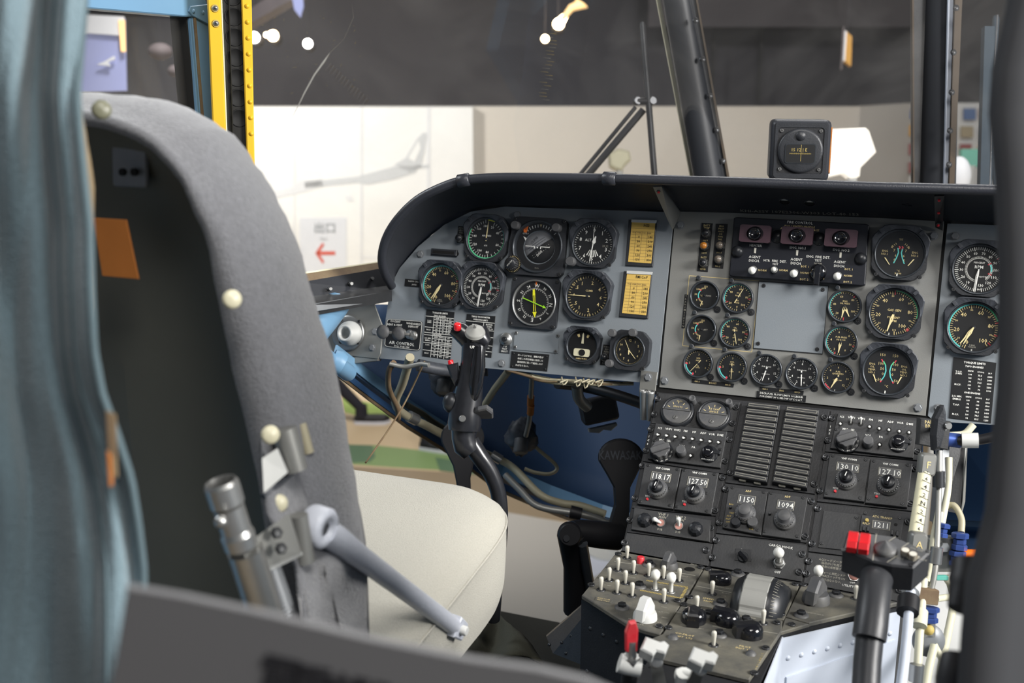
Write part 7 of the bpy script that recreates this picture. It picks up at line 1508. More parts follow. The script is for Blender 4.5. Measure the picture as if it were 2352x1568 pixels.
# ---- pilot seat edge at the right border (near, dark)
rs = thing('pilot_seat', 'dark out of focus seat back filling the right edge', 'seat'); re = [(-120, 2330), (0, 2312), (60, 2300), (160, 2277), (260, 2270), (420, 2284), (600, 2291), (800, 2291), (900, 2287), (1050, 2272), (1170, 2262), (1240, 2243), (1330, 2217), (1450, 2206), (1568, 2198), (1700, 2190)]
rows = []
for y, x in re:
    rows.append([P(x+620, y, 1.05), P(x+300, y, .93), P(x+120, y, .865), P(x+40, y, .85), P(x+8, y, .86), P(x, y, .885), P(x+2, y, .93), P(x+30, y, 1.0)])
MB().grid(rows, 'seat_back_dark', thick=.006).build('back_cover', rs)
MB().tube([P(2225, 1290, .98), P(2222, 1340, .97), P(2200, 1400, .96)], [.014, .016, .009], 'rubber_black', 12, sub=4).build('armrest_boot', rs); MB().tube([P(2196, 1505, .93), P(2192, 1560, .92), P(2196, 1640, .92)], [.012, .015, .015], 'rubber_black', 12).build('lower_boot', rs)
# ---- plumbing right of the pedestal
rk = thing('parking_brake_handle', 'dark T shaped parking brake handle right of the radio stack', 'handle'); pl_ = Plane(P(2155, 985, 1.78), RGT, UPV)
MB().prism(pl_.quad([(2116, 960), (2188, 968), (2182, 1035), (2112, 1022)]), -.02, -.006, 'radio_black', .002).build('bracket', rk, Matrix.Translation(pl_.o) @ pl_.R)
MB().prism(pl_.quad([(2168, 930), (2173, 950), (2172, 985), (2160, 1028), (2145, 1035), (2143, 1000), (2147, 960), (2160, 934)], .03), .016, .034, 'black_case', .004).build('grip', rk, Matrix.Translation(pl_.o) @ pl_.R)
MB().cyl(.0055, .030, .038, 'steel', 14, bev=.001).build('bolt', rk, pl_.at(2158, 974)); MB().cyl(.005, -.01, .02, 'steel', 12).build('shaft', rk, pl_.at(2158, 980))
b = MB(); q = pl_.uv(2137, 969, -.006); b.text('PARK', q.x, q.y, 0, -.0056, CM, h=.005); q = pl_.uv(2135, 978, -.006); b.text('BRK', q.x, q.y, 0, -.0056, CM, h=.005); b.build('lettering', rk, Matrix.Translation(pl_.o) @ pl_.R)
sc_ = thing('scale_rod', 'numbered cream scale rod between blocks lettered F and A', 'scale'); a_, c_ = P(2125, 1075, 1.72), P(2100, 1240, 1.64); MB().tube([a_, c_], .0095, 'window_cream', 20).build('rod', sc_)
b = MB(); ax_ = (c_-a_).normalized(); fx = (-FWD-ax_*(-FWD).dot(ax_)).normalized(); rx_ = ax_.cross(fx); Ms = Matrix((-rx_ if rx_.dot(RGT) < 0 else rx_, -ax_, fx)).transposed().to_4x4()
for i, t in enumerate('8642N246'):
    p = a_.lerp(c_, .08+.115*i)+fx*.0098; b.text(t, 0, 0, 0, 0, 'placard_black', h=.007, bold=.015, M=Matrix.Translation(p) @ Ms); b.box(.014, .0008, .0004, 'placard_black', Matrix.Translation(p-ax_*.0095) @ Ms)
b.build('scale_marks', sc_)
for p, t, z in (((2128, 1066), 'F', 1.715), ((2106, 1248), 'A', 1.63)):
    o = MB().box(.024, .034, .02, 'alu_plate', None, .003).build('end_block', sc_, Matrix.Translation(P(*p, z)) @ R3.to_4x4() @ RZ(-6)); b = MB(); b.text(t, 0, 0, 0, .0105, CM, h=.010); b.build('lettering', sc_, o.matrix_world.copy())
bx = sroot('wall_side'); pslab('blue_panel', bx, [(2150, 940, 2.3), (2420, 940, 2.2), (2420, 1310, 2.1), (2160, 1310, 2.2)], .02, 'blue_deep'); pslab('chin_window_backdrop', bx, [(2040, 1290, 2.15), (2460, 1290, 2.1), (2460, 1720, 1.85), (2040, 1720, 1.9)], .02, 'wall_white')  # white panel put in for the bright hall seen through the chin window
pslab('ledge', bx, [(2150, 1196, 2.2), (2420, 1205, 2.1), (2420, 1216, 2.08), (2150, 1206, 2.18)], .02, 'blue_dark')
e = thing('equipment_rack', 'narrow black rack box behind the plumbing', 'rack'); pslab('box', e, [(2180, 1000, 1.86), (2218, 1004, 1.86), (2213, 1150, 1.83), (2205, 1180, 1.82), (2168, 1172, 1.83)], .05, 'radio_dark'); pslab('edge_strip', e, [(2218, 1004, 1.855), (2223, 1004, 1.855), (2217, 1152, 1.82), (2208, 1184, 1.815), (2205, 1180, 1.82), (2212, 1150, 1.825)], .05, 'rim_grey'); pslab('side_plate', e, [(2160, 1030, 1.80), (2182, 1005, 1.81), (2172, 1180, 1.78), (2146, 1200, 1.77)], .02, 'bolt_grey')
T3 = [('slim steel rod with a clamp running down beside the scale rod', [(2158, 1035, 1.76), (2156, 1150, 1.74), (2150, 1290, 1.70), (2136, 1370, 1.66)], .0055, 'alu_plate', [((2156, 1100, 1.745), (2156, 1110, 1.745), .009, 'screw_dark', 'clamp'), ((2150, 1275, 1.70), (2149, 1283, 1.70), .009, 'steel', 'clamp')]),
      ('white painted control rod close to the white pedestal side', [(2094, 1335, 1.62), (2088, 1400, 1.58), (2080, 1490, 1.55), (2066, 1600, 1.50)], .0085, 'white_metal', [((2094, 1350, 1.615), (2093, 1356, 1.61), .012, 'lever_white', 'collar'), ((2086, 1390, 1.585), (2085, 1400, 1.58), .015, 'rubber_black', 'boot')]),
      ('cream pipe second from the pedestal side', [(2122, 1330, 1.68), (2114, 1430, 1.64), (2106, 1560, 1.60), (2102, 1640, 1.58)], .0075, 'hose_beige', [((2112, 1420, 1.635), (2111, 1432, 1.63), .011, 'hose_beige', 'nut'), ((2105, 1545, 1.60), (2104, 1556, 1.60), .010, 'steel', 'nut')]),
      ('cream pipe curving past the grey valve block', [(2158, 1175, 1.76), (2147, 1230, 1.75), (2140, 1290, 1.73), (2130, 1340, 1.70)], .008, 'hose_beige', []),
      ('cream pipe joining the upper blue fitting', [(2180, 1050, 1.80), (2178, 1120, 1.79), (2164, 1200, 1.77), (2160, 1225, 1.76)], .0065, 'hose_beige', []),
      ('pale hose looping from the rack to the right blue fitting', [(2165, 1170, 1.79), (2190, 1160, 1.78), (2208, 1190, 1.77), (2208, 1222, 1.76)], .0065, 'conduit_tan', []),
      ('white hose dropping from the right blue fitting into a bend', [(2202, 1300, 1.76), (2203, 1330, 1.75), (2192, 1345, 1.74), (2178, 1335, 1.74), (2172, 1322, 1.74)], .0065, 'hose_beige', []),
      ('long white pipe down the bright gap beside the dark seat', [(2180, 1330, 1.78), (2190, 1380, 1.77), (2178, 1450, 1.74), (2162, 1530, 1.70), (2158, 1600, 1.68)], .0075, 'hose_beige', []),
      ('white pipe crossing below the blue fitting', [(2200, 1370, 1.76), (2170, 1372, 1.74), (2150, 1375, 1.72)], .0065, 'hose_beige', []),
      ('white pipe slanting down from the round plate', [(2145, 1480, 1.66), (2170, 1530, 1.65), (2180, 1600, 1.64)], .0065, 'hose_beige', []),
      ('white pipe slanting left under the round plate', [(2146, 1482, 1.65), (2132, 1540, 1.63), (2120, 1620, 1.61)], .0075, 'hose_beige', []),
      ('black hose with steel band leaving the panel to the right', [(2185, 1010, 1.80), (2220, 1012, 1.79), (2260, 1008, 1.78), (2300, 998, 1.77)], .0105, 'rubber_black', [((2228, 1011, 1.787), (2238, 1011, 1.785), .012, 'lever_white', 'band'), ((2188, 1010, 1.80), (2196, 1011, 1.80), .0115, 'fitting_blue', 'sleeve')]),
      ('cream hose curving under the torque limits placard', [(2180, 1000, 1.86), (2215, 996, 1.86), (2236, 975, 1.86)], .0075, 'hose_beige', []),
      ('white hose with orange band leading to the right', [(2200, 1278, 1.76), (2235, 1274, 1.75), (2300, 1272, 1.74)], .0075, 'lever_white', [((2228, 1274, 1.752), (2238, 1274, 1.75), .0085, 'orange_mark', 'band')])]
for lab, pts, r, m, ex in T3: hose(lab, 'pipe', pts, r*.78, m, 'pipe', 12, 5, ex)
def fitting(label, p, d, z=1.76, r=.0105, parts=3):
    e = thing('pipe_fitting', label, 'fitting'); a = P(*p, z); v = (P(*d, z)-a); n_ = v.length; v.normalize(); M_ = frame(a, v)
    for i in range(parts): MB().prism(circ(0, 0, r*(1, .82, 1.1)[i % 3], 6), n_*i/parts, n_*(i+.92)/parts, 'fitting_blue', .0015).build('hexagonal_nut', e, M_)
fitting('blue hexagonal fitting standing on the grey valve block', (2160, 1232), (2166, 1200), 1.745); fitting('blue fitting with clear cap at the right of the valve block', (2203, 1262), (2206, 1222), 1.75, .0115); fitting('second blue fitting directly below the capped one', (2198, 1298), (2200, 1264), 1.75, .0115); fitting('blue fitting hanging under the brown block', (2134, 1428), (2136, 1392), 1.66, .0125)
e = thing('valve_block', 'grey metal valve block with a hexagonal bolt among the pipes', 'block'); o = MB().box(.044, .052, .03, 'alu_plate', None, .002).build('body', e, Matrix.Translation(P(2160, 1270, 1.775)) @ R3.to_4x4()); MB().prism(circ(0, 0, .008, 6), 0, .006, 'bolt_grey', .001).build('bolt', e, Matrix.Translation(P(2168, 1256, 1.758)) @ R3.to_4x4())
e = thing('terminal_block', 'small brown metal block below the valve block', 'block'); MB().box(.034, .022, .02, 'wood_trim', None, .001).build('body', e, Matrix.Translation(P(2124, 1367, 1.665)) @ R3.to_4x4() @ RZ(-6)); MB().box(.018, .007, .01, 'teal_tape', None, .001).build('teal_tag', e, Matrix.Translation(P(2162, 1326, 1.70)) @ R3.to_4x4())
e = thing('round_plate', 'round grey plate with a pale centre bolt low among the pipes', 'plate'); MB().lathe([(.024, 0), (.023, .004), (.008, .006), (.0001, .006)], 'bolt_grey', 30).build('disc', e, frame(P(2132, 1470, 1.67), -FWD)); MB().ball(.008, 'gold_mark', n=14).build('bolt', e, Matrix.Translation(P(2133, 1446, 1.655))); MB().box(.018, .03, .008, 'alu_plate', None, .001).build('bracket', e, Matrix.Translation(P(2133, 1440, 1.668)) @ R3.to_4x4())
# wipers outside the panes
def wiper(label, bl, arms, z, piv=None, m='rubber_black'):
    e = thing('windshield_wiper', label, 'wiper'); a, c = P(*bl[0], z), P(*bl[1], z); MB().tube([a, a.lerp(c, .02), c.lerp(a, .02), c], [.006, .0085, .0085, .006], m, 8).build('blade', e); MB().tube([a-FWD*.008, c-FWD*.008], .0022, 'screw_dark', 6).build('blade_edge', e)
    for p, q, r in arms: MB().tube([P(*p, z+.02), P(*q, z+.05)], r, m, 8).build('arm', e)
    if piv:
        for p in piv: MB().cyl(.011, -.006, .008, 'screw_dark', 16, bev=.002).build('pivot', e, frame(P(*p, z), -FWD+RGT*.3))
        MB().tube([P(*piv[0], z), P(*piv[1], z)], .009, m, 8).build('link', e)
wiper('black windshield wiper standing upright beyond the centre post', [(1475, 52), (1506, 440)], [((1460, 246), (1300, 440), .0055), ((1478, 252), (1318, 440), .0095)], 2.98, [(1463, 232), (1498, 232)])
wiper('pale edged wiper standing outside the far right pane', [(2288, 36), (2270, 440)], [((2276, 300), (2290, 470), .006)], 3.0, None, 'frame_blue'); MB().tube([P(2290, 470, 3.05), Vector((P(2290, 470, 3.05).x, 2.95, .79))], .008, 'black_case', 8).build('arm_base', bpy.data.objects['windshield_wiper.001']); MB().tube([P(1305, 440, 3.03), Vector((P(1305, 440, 3.03).x, 2.95, .79))], .012, 'black_case', 8).build('arm_base', bpy.data.objects['windshield_wiper'])
# ------------------------------------------------------------------ museum hall outside
fh = Vector((-sy, cy, 0))
def hall_plane(d, ang=0.0):
    ex = (Matrix.Rotation(math.radians(ang), 3, 'Z') @ Vector((cy, sy, 0))); return Plane(CP+fh*d, ex, (0, 0, 1))
HW = hall_plane(12.5); HB = hall_plane(13.6); HM = hall_plane(12.42)
HM_ = lambda p: Matrix.Translation(p.o) @ p.R
zt = HW.uv(1176, 245).y; zb = HALL_Z-HW.o.z
def wq(pl, x0, x1, y0, y1): a, c = pl.uv(x0, 300).x, pl.uv(x1, 300).x; return [(a, y0), (c, y0), (c, y1), (a, y1)]
struct(MB().prism(wq(HW, -900, 1972, zb, zt), -.15, 0, 'wall_cream').build('wall_far', None, HM_(HW)))
a_ = HW.w(HW.uv(1972, 300).x, 0); c_ = hall_plane(13.25).w(hall_plane(13.25).uv(2098, 300).x, 0); c2_ = hall_plane(13.25).w(hall_plane(13.25).uv(2900, 300).x, 0)
def wseg(name, a, c, z0, z1, m): d = (c-a).normalized(); n = Vector((-d.y, d.x, 0))*.12; return struct(slab(name, None, [Vector((a.x, a.y, z0)), Vector((c.x, c.y, z0)), Vector((c.x, c.y, z1)), Vector((a.x, a.y, z1))], [Vector((a.x, a.y, z0))+n, Vector((c.x, c.y, z0))+n, Vector((c.x, c.y, z1))+n, Vector((a.x, a.y, z1))+n], m))
wseg('wall_return', a_, c_, HALL_Z, HW.o.z+zt, 'wall_cream'); wseg('wall_right', c_, c2_, HALL_Z, HW.o.z+zt, 'wall_white')
HU = hall_plane(13.9)
struct(MB().prism(wq(HU, -1600, 3200, zb, 3.2), -.15, 0, 'hall_dark').build('wall_upper', None, HM_(HU)))
for i, (x0, x1) in enumerate(((1628, 1634), (1734, 1742))): o = MB().prism(wq(hall_plane(13.8), x0, x1, zt, 2.6), 0, .02, 'slot_black').build('trim_%d' % (8+i), None, HM_(hall_plane(13.8))); struct(o)
o = struct(MB().prism(wq(hall_plane(13.4), 1480, 2110, hall_plane(13.4).uv(1176, 62).y, 2.4), 0, .1, 'hall_band').build('wall_band', None, HM_(hall_plane(13.4))))
fl = [CP+fh*14+RGT*9, CP+fh*14-RGT*12, CP-fh*3-RGT*12, CP-fh*3+RGT*9]; fl = [Vector((p.x, p.y, HALL_Z)) for p in fl]
struct(slab('floor_hall', None, fl, [p-Vector((0, 0, .1)) for p in fl], 'floor_tan'))
def fpoly(label, pts, m, t=.002):
    q = [hitp(x, y, Vector((0, 0, HALL_Z+t)), Vector((0, 0, 1))) for x, y in pts]; o = slab('floor_marking', None, q, [p-Vector((0, 0, t)) for p in q], m); return struct(o)
fpoly('', [(730, 1030), (800, 1022), (860, 1022), (980, 1035), (1060, 1050), (1180, 1072), (1200, 1098), (1060, 1082), (900, 1072), (730, 1060)], 'floor_green')
fpoly('', [(730, 1028), (790, 1020), (855, 1022), (862, 1048), (850, 1060), (730, 1064)], 'floor_green_dark', .004); fpoly('', [(1000, 1050), (1180, 1078), (1190, 1100), (1010, 1080)], 'floor_green_dark', .004)
fpoly('', [(730, 1066), (900, 1076), (1060, 1086), (1210, 1104), (1300, 1120), (1320, 1200), (1180, 1180), (1000, 1150), (730, 1120)], 'floor_brown')
fpoly('', [(1100, 1165), (1330, 1205), (1480, 1230), (1480, 1520), (1060, 1520)], 'floor_grey', .003)
fpoly('', [(1290, 1130), (1500, 1170), (1500, 1260), (1350, 1330), (1300, 1180)], 'floor_white', .005)  # bluish white patch painted in for a reflection
fpoly('', [(785, 915), (815, 918), (870, 928), (905, 958), (850, 962), (790, 945)], 'lime_cloth', .004)
# mural partition with the aircraft drawing
mr = thing('mural_panel', 'bright white mural partition with a faint grey aircraft drawing', 'mural'); MB().prism(wq(HM, -700, 1086, zb, zt+.0), -.08, 0, 'wall_white').build('board', mr, HM_(HM))
def mpoly(name, pts, m, z=.004): return MB().prism(HM.quad(pts, z), 0, z, m).build(name, mr, HM_(HM))
mpoly('tail_fin', [(905, 378), (932, 362), (958, 318), (972, 304), (980, 306), (975, 345), (966, 385), (940, 395)], 'mural_grey'); mpoly('fin_window', [(938, 362), (962, 322), (966, 340), (952, 372)], 'wall_white', .006)
mpoly('rear_fuselage', [(700, 418), (820, 405), (905, 382), (960, 382), (955, 396), (905, 412), (845, 424), (820, 420), (700, 432)], 'mural_grey'); mpoly('tailplane', [(955, 379), (986, 378), (986, 386), (955, 386)], 'mural_grey')
mpoly('forward_fuselage', [(620, 440), (665, 432), (690, 414), (738, 410), (742, 428), (700, 440), (620, 458)], 'mural_faint'); mpoly('landing_gear', [(790, 450), (806, 448), (812, 462), (798, 462)], 'mural_faint')
for x, w_ in ((676, 3), (830, 6), (984, 8)): mpoly('seam', [(x-w_/2, 246), (x+w_/2, 246), (x+w_/2, 700), (x-w_/2, 700)], 'mural_faint', .003)
mpoly('rail_line', [(830, 590), (1050, 592), (1050, 595), (830, 593)], 'mural_faint', .003)
HS = hall_plane(11.6); sg2 = thing('exit_sign', 'blurred white exit sign with red arrow on the left partition', 'sign'); MB().prism(HS.quad([(688, 500), (796, 500), (796, 650), (688, 650)], .02), 0, .02, 'sign_panel').build('board', sg2, HM_(HS))
b = MB(); q = HS.uv(746, 523, .02); b.text('出口', q.x, q.y, 0, .022, 'sign_text', h=.11, bold=.02); q = HS.uv(744, 548, .02); b.text('Exit', q.x, q.y, 0, .022, 'sign_text', h=.03); b.build('lettering', sg2, HM_(HS))
b = MB()
for p in ([(728, 577), (770, 577), (770, 585), (728, 585)], [(724, 581), (741, 557), (745, 561), (732, 581)], [(724, 581), (741, 605), (745, 601), (732, 581)]): b.prism(HS.quad(p, .02), .021, .023, 'sign_red')
b.build('arrow', sg2, HM_(HS))
MB().prism(rrect(HS.uv(742, 700, .0).x, (HALL_Z-HS.o.z+HS.uv(742, 650).y)/2, .04, HS.uv(742, 650).y-(HALL_Z-HS.o.z)), 0, .02, 'bolt_grey').build('stand_post', sg2, HM_(HS))
# spotlights under the dark ceiling
cl_ = struct(slab('ceiling', None, [Vector((p.x, p.y, 4.0)) for p in fl], [Vector((p.x, p.y, 4.1)) for p in fl], 'hall_dark'))
def spotlamp(label, px, py, d, r, m='lamp_white', tail=None):
    e = thing('spotlight', label, 'spotlight', group=None); c = P(px, py, d); MB().ball(r, m, n=18).build('lamp', e, Matrix.Translation(c)); 
    MB().lathe([(r*1.15, 0), (r*1.2, r*2.6), (r*.6, r*3)], 'hall_dark', 16).build('housing', e, frame(c+FWD*r*.8, FWD)); MB().tube([c+FWD*r*3, Vector((c.x, c.y, 4.0))+Vector((fh.x, fh.y, 0))*r*3], .008, 'hall_dark', 6).build('stem', e)
    if tail: MB().tube([c, P(*tail, d)], [r*.9, r*.5], m, 12).build('lamp_tail', e)
spotlamp('white spotlight half hidden by the yellow strip', 584, 86, 9.5, .042); spotlamp('warm spotlight second from the yellow strip', 627, 82, 9.5, .043, 'lamp_warm'); spotlamp('white spotlight nearest the long scratch on the glass', 707, 100, 9.5, .036); spotlamp('small warm spotlight in the middle of the dark hall', 1252, 89, 9.5, .030, 'lamp_warm'); spotlamp('bright elongated spotlight near the top centre', 1283, 55, 9.5, .045, 'lamp_warm', (1300, 34)); spotlamp('small warm spotlight touching the second one', 612, 80, 9.6, .020, 'lamp_warm')
e = thing('lamp_bracket', 'pale bracket above the elongated spotlight', 'bracket'); MB().tube([P(1292, 44, 9.3), P(1312, 18, 9.3), P(1338, 10, 9.3), P(1322, 2, 9.3)], [.02, .03, .05, .02], 'amber_glow', 10).build('arm', e)
e = thing('roof_beam', 'grey brown beam slanting across the dark hall above the lamps', 'beam'); pslab('beam', e, [(560, 62, 9.0), (560, 30, 9.0), (650, -30, 9.0), (720, -30, 9.0)], .15, 'duct_grey')
e = thing('hanging_banner', 'pale bluish hanging panel at the top left of the windshield', 'banner'); pslab('panel', e, [(664, -40, 8.6), (692, -40, 8.6), (697, 14, 8.6), (690, 40, 8.6), (676, 22, 8.6)], .02, 'banner_blue')
e = thing('hall_poster', 'lavender wall poster with white arrow seen through the side window', 'poster'); pslab('sheet', e, [(120, 38, 7.0), (286, 42, 7.0), (290, 208, 7.0), (120, 214, 7.0)], .02, 'banner_blue'); pslab('white_band', e, [(120, 30, 6.98), (285, 38, 6.98), (284, 82, 6.98), (200, 76, 6.98), (120, 90, 6.98)], .01, 'sign_white'); pslab('edge_strip', e, [(272, 46, 6.97), (286, 46, 6.97), (288, 118, 6.97), (278, 118, 6.97)], .01, 'amber_glow'); [MB().tube([P(x, 40, 7.0), Vector((P(x, 40, 7.0).x, P(x, 40, 7.0).y, 4.0))], .004, 'hall_dark', 6).build('cord', e) for x in (130, 275)]; pslab('arrow_mark', e, [(222, 148, 6.97), (238, 142, 6.97), (262, 128, 6.97), (264, 136, 6.97), (248, 142, 6.97), (254, 152, 6.97)], .01, 'sign_white')
for lab, x, y, rr in (('upper pale round lamp glass seen through the side window', 368, 118, .075), ('lower pale round lamp glass seen through the side window', 405, 163, .055)):
    e = thing('globe_lamp', lab, 'lamp'); MB().ball(rr, 'duct_grey', n=20, sz=.7).build('globe', e, Matrix.Translation(P(x, y, 7.2))); MB().tube([P(x, y-8, 7.2), Vector((P(x, y, 7.2).x, P(x, y, 7.2).y, 4.0))], .006, 'hall_dark', 6).build('cord', e)
e = thing('hanging_sign', 'narrow hanging sign with orange side in the dark hall behind the right pane', 'sign'); pslab('orange_face', e, [(1945, 72, 10), (1957, 84, 10), (1955, 152, 10), (1940, 140, 10)], .05, 'art_orange'); pslab('white_edge', e, [(1941, 70, 9.98), (1945, 72, 9.98), (1941, 140, 9.98), (1937, 138, 9.98)], .05, 'sign_white'); MB().tube([P(1938, 62, 10), P(1932, 160, 10)], .008, 'duct_grey', 6).build('rod', e); MB().tube([P(1946, 72, 10), P(1946, 72, 10)+Vector((0, 0, 1.9))], .006, 'hall_dark', 6).build('cord', e)
# bright reflection-like shape with an added glow behind the compass, and a dimmer shade
def blob(label, pts, d, m, cat='lamp'):
    e = thing('pale_shape', label, cat); pl = Plane(P(*pts[0], d), RGT, UPV); MB().prism(pl.quad(pts), -.06, 0, m, .012).build('pale_body', e, Matrix.Translation(pl.o) @ pl.R); c = P(sum(p[0] for p in pts)/len(pts), max(p[1] for p in pts)-3, d)+FWD*.03; MB().tube([c, Vector((c.x, c.y, HALL_Z))], .02, 'lever_white', 12).build('stand', e); MB().cyl(.15, 0, .02, 'lever_white', 24).build('foot', e, Matrix.Translation(Vector((c.x, c.y, HALL_Z)))); return e
blob('bright white faceted shape with added glow directly behind the compass', [(1905, 296), (1990, 292), (1998, 300), (2014, 348), (1978, 384), (1976, 404), (1956, 408), (1940, 396), (1905, 404)], 4.6, 'shade_glow')
blob('dim cream lampshade-like shape low behind the wiper arm', [(1398, 352), (1420, 340), (1446, 346), (1450, 366), (1436, 380), (1430, 392), (1412, 388), (1400, 380)], 6.5, 'window_cream')
for i, (x, y, w_, h_, m) in enumerate(((2228, 262, 28, 26, 'art_blue'), (2222, 303, 28, 26, 'art_tan'), (2256, 262, 12, 26, 'art_red'), (2258, 308, 14, 28, 'art_blue'), (2219, 338, 26, 14, 'art_red'), (2096, 300, 16, 26, 'art_orange'), (2096, 343, 16, 26, 'art_red'), (2096, 385, 16, 26, 'art_red'), (2097, 262, 14, 22, 'art_blue'), (2254, 340, 12, 12, 'art_orange'))):
    pw = hall_plane(13.2); names = ('blue square picture at the top of the right wall', 'tan square picture below the blue one', 'red picture at the top right of the wall', 'blue picture beside the tan one', 'red picture just above the teal screen', 'orange picture left of the right post', 'upper red picture left of the right post', 'lower red picture left of the right post', 'small blue picture left of the right post', 'small orange picture above the teal screen')
    t = tag(MB().prism(pw.quad([(x-w_/2, y-h_/2), (x+w_/2, y-h_/2), (x+w_/2, y+h_/2), (x-w_/2, y+h_/2)], .02), 0, .02, m, .003).build('wall_picture', None, HM_(pw)), names[i], 'picture', 'square pictures on the right hall wall')
e = thing('teal_screen', 'teal display screen on a white stand seen by the right post', 'screen'); pslab('panel', e, [(2208, 342, 9, ), (2256, 342, 9), (2256, 383, 9), (2208, 383, 9)], .05, 'art_teal'); c = P(2232, 380, 9); MB().tube([c, Vector((c.x, c.y, HALL_Z))], .03, 'lever_white', 10).build('stand', e)
e = thing('white_helmet', 'white rounded fairing standing low behind the right post', 'fairing'); MB().ball(.05, 'sign_white', n=20, sz=1.6).build('shell', e, frame(P(2200, 405, 4.6), Vector((0, 0, 1)))); c = P(2200, 420, 4.62); MB().tube([c, Vector((c.x, c.y, HALL_Z))], .015, 'lever_white', 10).build('stand', e)
# visitors on the hall floor (one leg each shows under the nose)
def person(label, foot_a, foot_b, hips, chest, head, face, h=1.0):
    e = thing('person', label, 'person'); g = lambda p: hitp(p[0], p[1], Vector((0, 0, HALL_Z)), Vector((0, 0, 1)))
    fa, fb = g(foot_a), g(foot_b); base = (fa+fb)/2; hip = base+hips; ch = hip+chest; nk = ch+Vector((0, 0, .20)); hd = nk+head
    side = Vector((face.y, -face.x, 0)).normalized(); vs, es, rs = [], [], []
    def add(p, r, par=None):
        vs.append(tuple(p)); rs.append(r)
        if par is not None: es.append((par, len(vs)-1))
        return len(vs)-1
    pel = add(hip, .14); sp1 = add(hip.lerp(ch, .5), .13, pel); c1 = add(ch, .15, sp1); n1 = add(nk, .06, c1); h0 = add(nk.lerp(hd, .5), .075, n1); h1 = add(hd, .10, h0); add(hd+Vector((0, 0, .09)), .07, h1)
    for s, f in ((1, fa), (-1, fb)):
        hj = add(hip+side*s*.09-Vector((0, 0, .05)), .10, pel); kn = (hip+side*s*.09).lerp(f, .52)+face*.05; k_ = add(kn, .065, hj); an = add(f+Vector((0, 0, .09)), .042, k_)
        sh = add(ch+side*s*.19+Vector((0, 0, .08)), .06, c1); el = add(ch+side*s*.25-Vector((0, 0, .22))-face*.03, .045, sh); wr = add(ch+side*s*.24-Vector((0, 0, .45))+face*.08, .032, el); hn = add(ch+side*s*.24-Vector((0, 0, .53))+face*.10, .035, wr)
        for k in range(5):
            fd = (side*(k-2)*.014+face*.02-Vector((0, 0, .075-.012*abs(k-2)))); add(Vector(vs[hn])+fd*.6, .010, hn); add(Vector(vs[hn])+fd*1.15+face*.012, .008, len(vs)-1)
    me = bpy.data.meshes.new('body'); me.from_pydata(vs, es, []); me.materials.append(MATS['trouser_dark']); o = bpy.data.objects.new('body', me); COL.objects.link(o); o.parent = e
    m = o.modifiers.new('skin', 'SKIN'); m.use_smooth_shade = True
    for v, r in zip(me.skin_vertices[0].data if me.skin_vertices else [], rs): v.radius = (r, r)
    me.skin_vertices[0].data[0].use_root = True; o.modifiers.new('sub', 'SUBSURF').render_levels = 1
    fc_ = MB(); fc_.ball(.098, 'skin', n=20, sz=1.25); up_ = Vector((0, 0, 1)); fo = fc_.build('face', e, Matrix.Translation(hd+face*.018-up_*.005))
    for s in (-1, 1): MB().ball(.010, 'trouser_dark', n=10).build('eye', fo, Matrix.Translation(hd+face*.108+side*s*.032+up_*.01)); MB().ball(.018, 'skin', n=10, sz=1.4).build('ear', fo, Matrix.Translation(hd+face*.012+side*s*.100))
    MB().ball(.014, 'skin', n=10, sz=1.6).build('nose', fo, Matrix.Translation(hd+face*.118-up_*.018)); MB().ball(.012, 'red_worn', n=10, sz=.4).build('mouth', fo, Matrix.Translation(hd+face*.110-up_*.055))
    b = MB(); b.ball(.112, 'trouser_dark', n=20, sz=1.1); b.build('hair', e, Matrix.Translation(hd+Vector((0, 0, .045))-face*.028))
    for f in (fa, fb):
        M_ = Matrix.Translation(f) @ Matrix((face, Vector((-face.y, face.x, 0)), Vector((0, 0, 1)))).transposed().to_4x4()
        pts = [(-.09, -.035), (-.02, -.042), (.08, -.048), (.16, -.040), (.195, .0), (.16, .040), (.08, .046), (-.02, .040), (-.09, .035), (-.105, 0)]
        sh = MB().prism(pts, .028, .075, 'shoe_black', .018, M=M_).build('shoe', e); MB().prism([(x*1.03, y*1.06) for x, y in pts], 0, .030, 'shoe_sole', .004, M=M_).build('sole', sh)
        MB().lathe([(.052, .06), (.050, .12), (.048, .16)], 'trouser_dark', 14, M=M_ @ Tr(-.04, 0, 0)).build('trouser_cuff', e)
rdir = Vector((RGT.x, RGT.y, 0)); fw = Vector((fh.x, fh.y, 0))
person('visitor in dark trousers and white-soled black sneakers striding beside the nose', (842, 972), (640, 950), -rdir*.36+Vector((0, 0, .86)), -rdir*.12+Vector((0, 0, .34)), Vector((0, 0, .17)), rdir)
person('visitor hidden behind the nose, one white-soled black shoe tip showing under the frame', (992, 1034), (1090, 1010), -rdir*.02-fw*.1+Vector((0, 0, .80)), Vector((0, 0, .30)), Vector((0, 0, .12)), (rdir*.8-fw*.3).normalized())
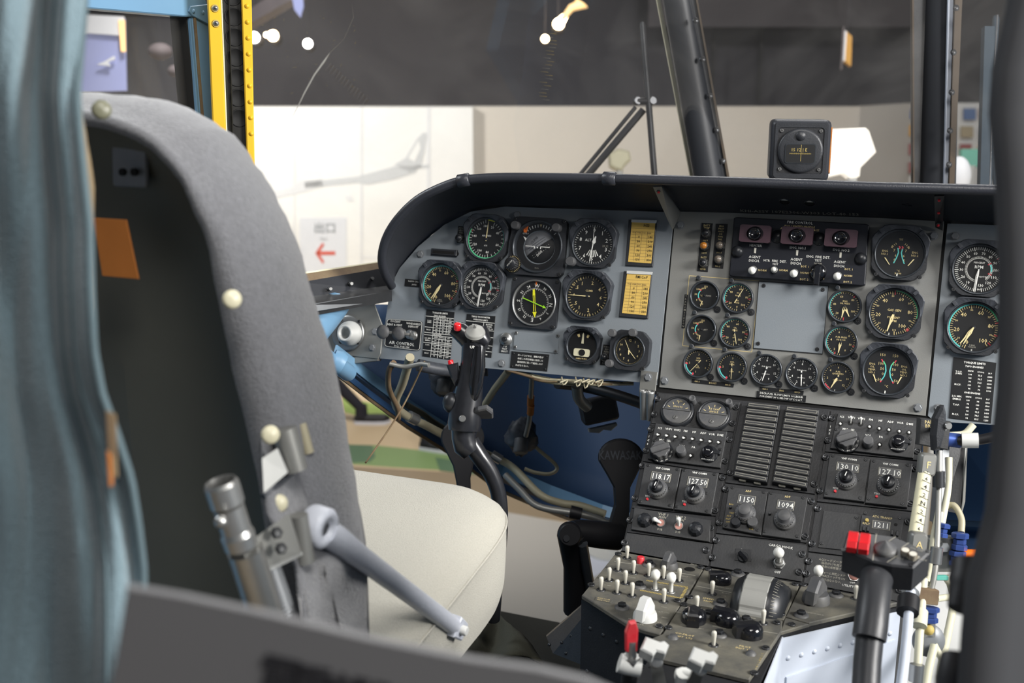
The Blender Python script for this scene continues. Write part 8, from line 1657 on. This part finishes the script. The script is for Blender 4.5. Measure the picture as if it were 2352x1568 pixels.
# hall lights
spot('mural_light', (-8.2, 7.0, 3.3), HM.w(HM.uv(640, 430).x, HM.uv(640, 430).y), 2200, 80, (1, .97, .92), .4)
spot('mural_light', (-3.2, 6.5, 3.6), HM.w(HM.uv(1000, 450).x, HM.uv(1000, 450).y), 500, 75, (.95, .98, 1), .4)
spot('wall_light', (-.5, 7.5, 3.9), HW.w(HW.uv(1500, 380).x, HW.uv(1500, 380).y), 900, 90, (1, .96, .92), .5)
spot('wall_light', (2.2, 8, 3.9), HW.w(HW.uv(2150, 350).x, HW.uv(2150, 350).y), 420, 80, (1, .97, .95), .5)
spot('floor_light', (-3.6, 5.5, 3.9), (-4.2, 7.4, HALL_Z), 900, 65, (1, .97, .93), .4)

# ------------------------------------------------------------------ group phrases for repeats
GR = {'instrument_panel': 'grey instrument panels under the hood', 'torque_gauge': 'torque gauges', 'tachometer': 'triple tachometers', 'placard': 'small placards on the instrument panels', 'limits_placard': 'operating limits placards',
      'radio_tuner': 'radio tuners in the pedestal', 'radio_rack': 'rack plates under the tuners', 'intercom_panel': 'intercom panels', 'switch_panel': 'switch panels of the pedestal', 'rudder_pedal': 'rudder pedals', 'pipe': 'pipes right of the pedestal',
      'pipe_fitting': 'blue pipe fittings', 'conduit': 'conduits in the nose', 'wire_harness': 'wire harnesses under the panel', 'spotlight': 'spotlights in the dark hall', 'windshield_wiper': 'windshield wipers', 'engine_lever': 'squared engine levers',
      'person': 'visitors on the hall floor', 'correction_card': 'yellow correction cards', 'hood_bracket': 'straps holding the hood', 'fuel_flow_gauge': 'small round dials of the centre panel', 'hydraulic_pressure_gauge': 'small round dials of the centre panel',
      'transmission_temperature_gauge': 'small round dials of the centre panel', 'transmission_pressure_gauge': 'small round dials of the centre panel', 'fuel_quantity_gauge': 'small round dials of the centre panel', 'engine_oil_pressure_gauge': 'small round dials of the centre panel', 'fuel_pressure_gauge': 'small round dials of the centre panel',
      'cable_connector': 'wrapped connectors under the panel', 'cover_plate': 'blank cover plates', 'globe_lamp': 'round lamps seen through the side window', 'pale_shape': 'pale shapes beyond the windshield', 'rod': 'rods under the left panel'}
for o in list(bpy.data.objects):
    k = o.name.split('.')[0]
    if o.parent is None and k in GR and not o.get('group') and o.get('category'): o['group'] = GR[k]
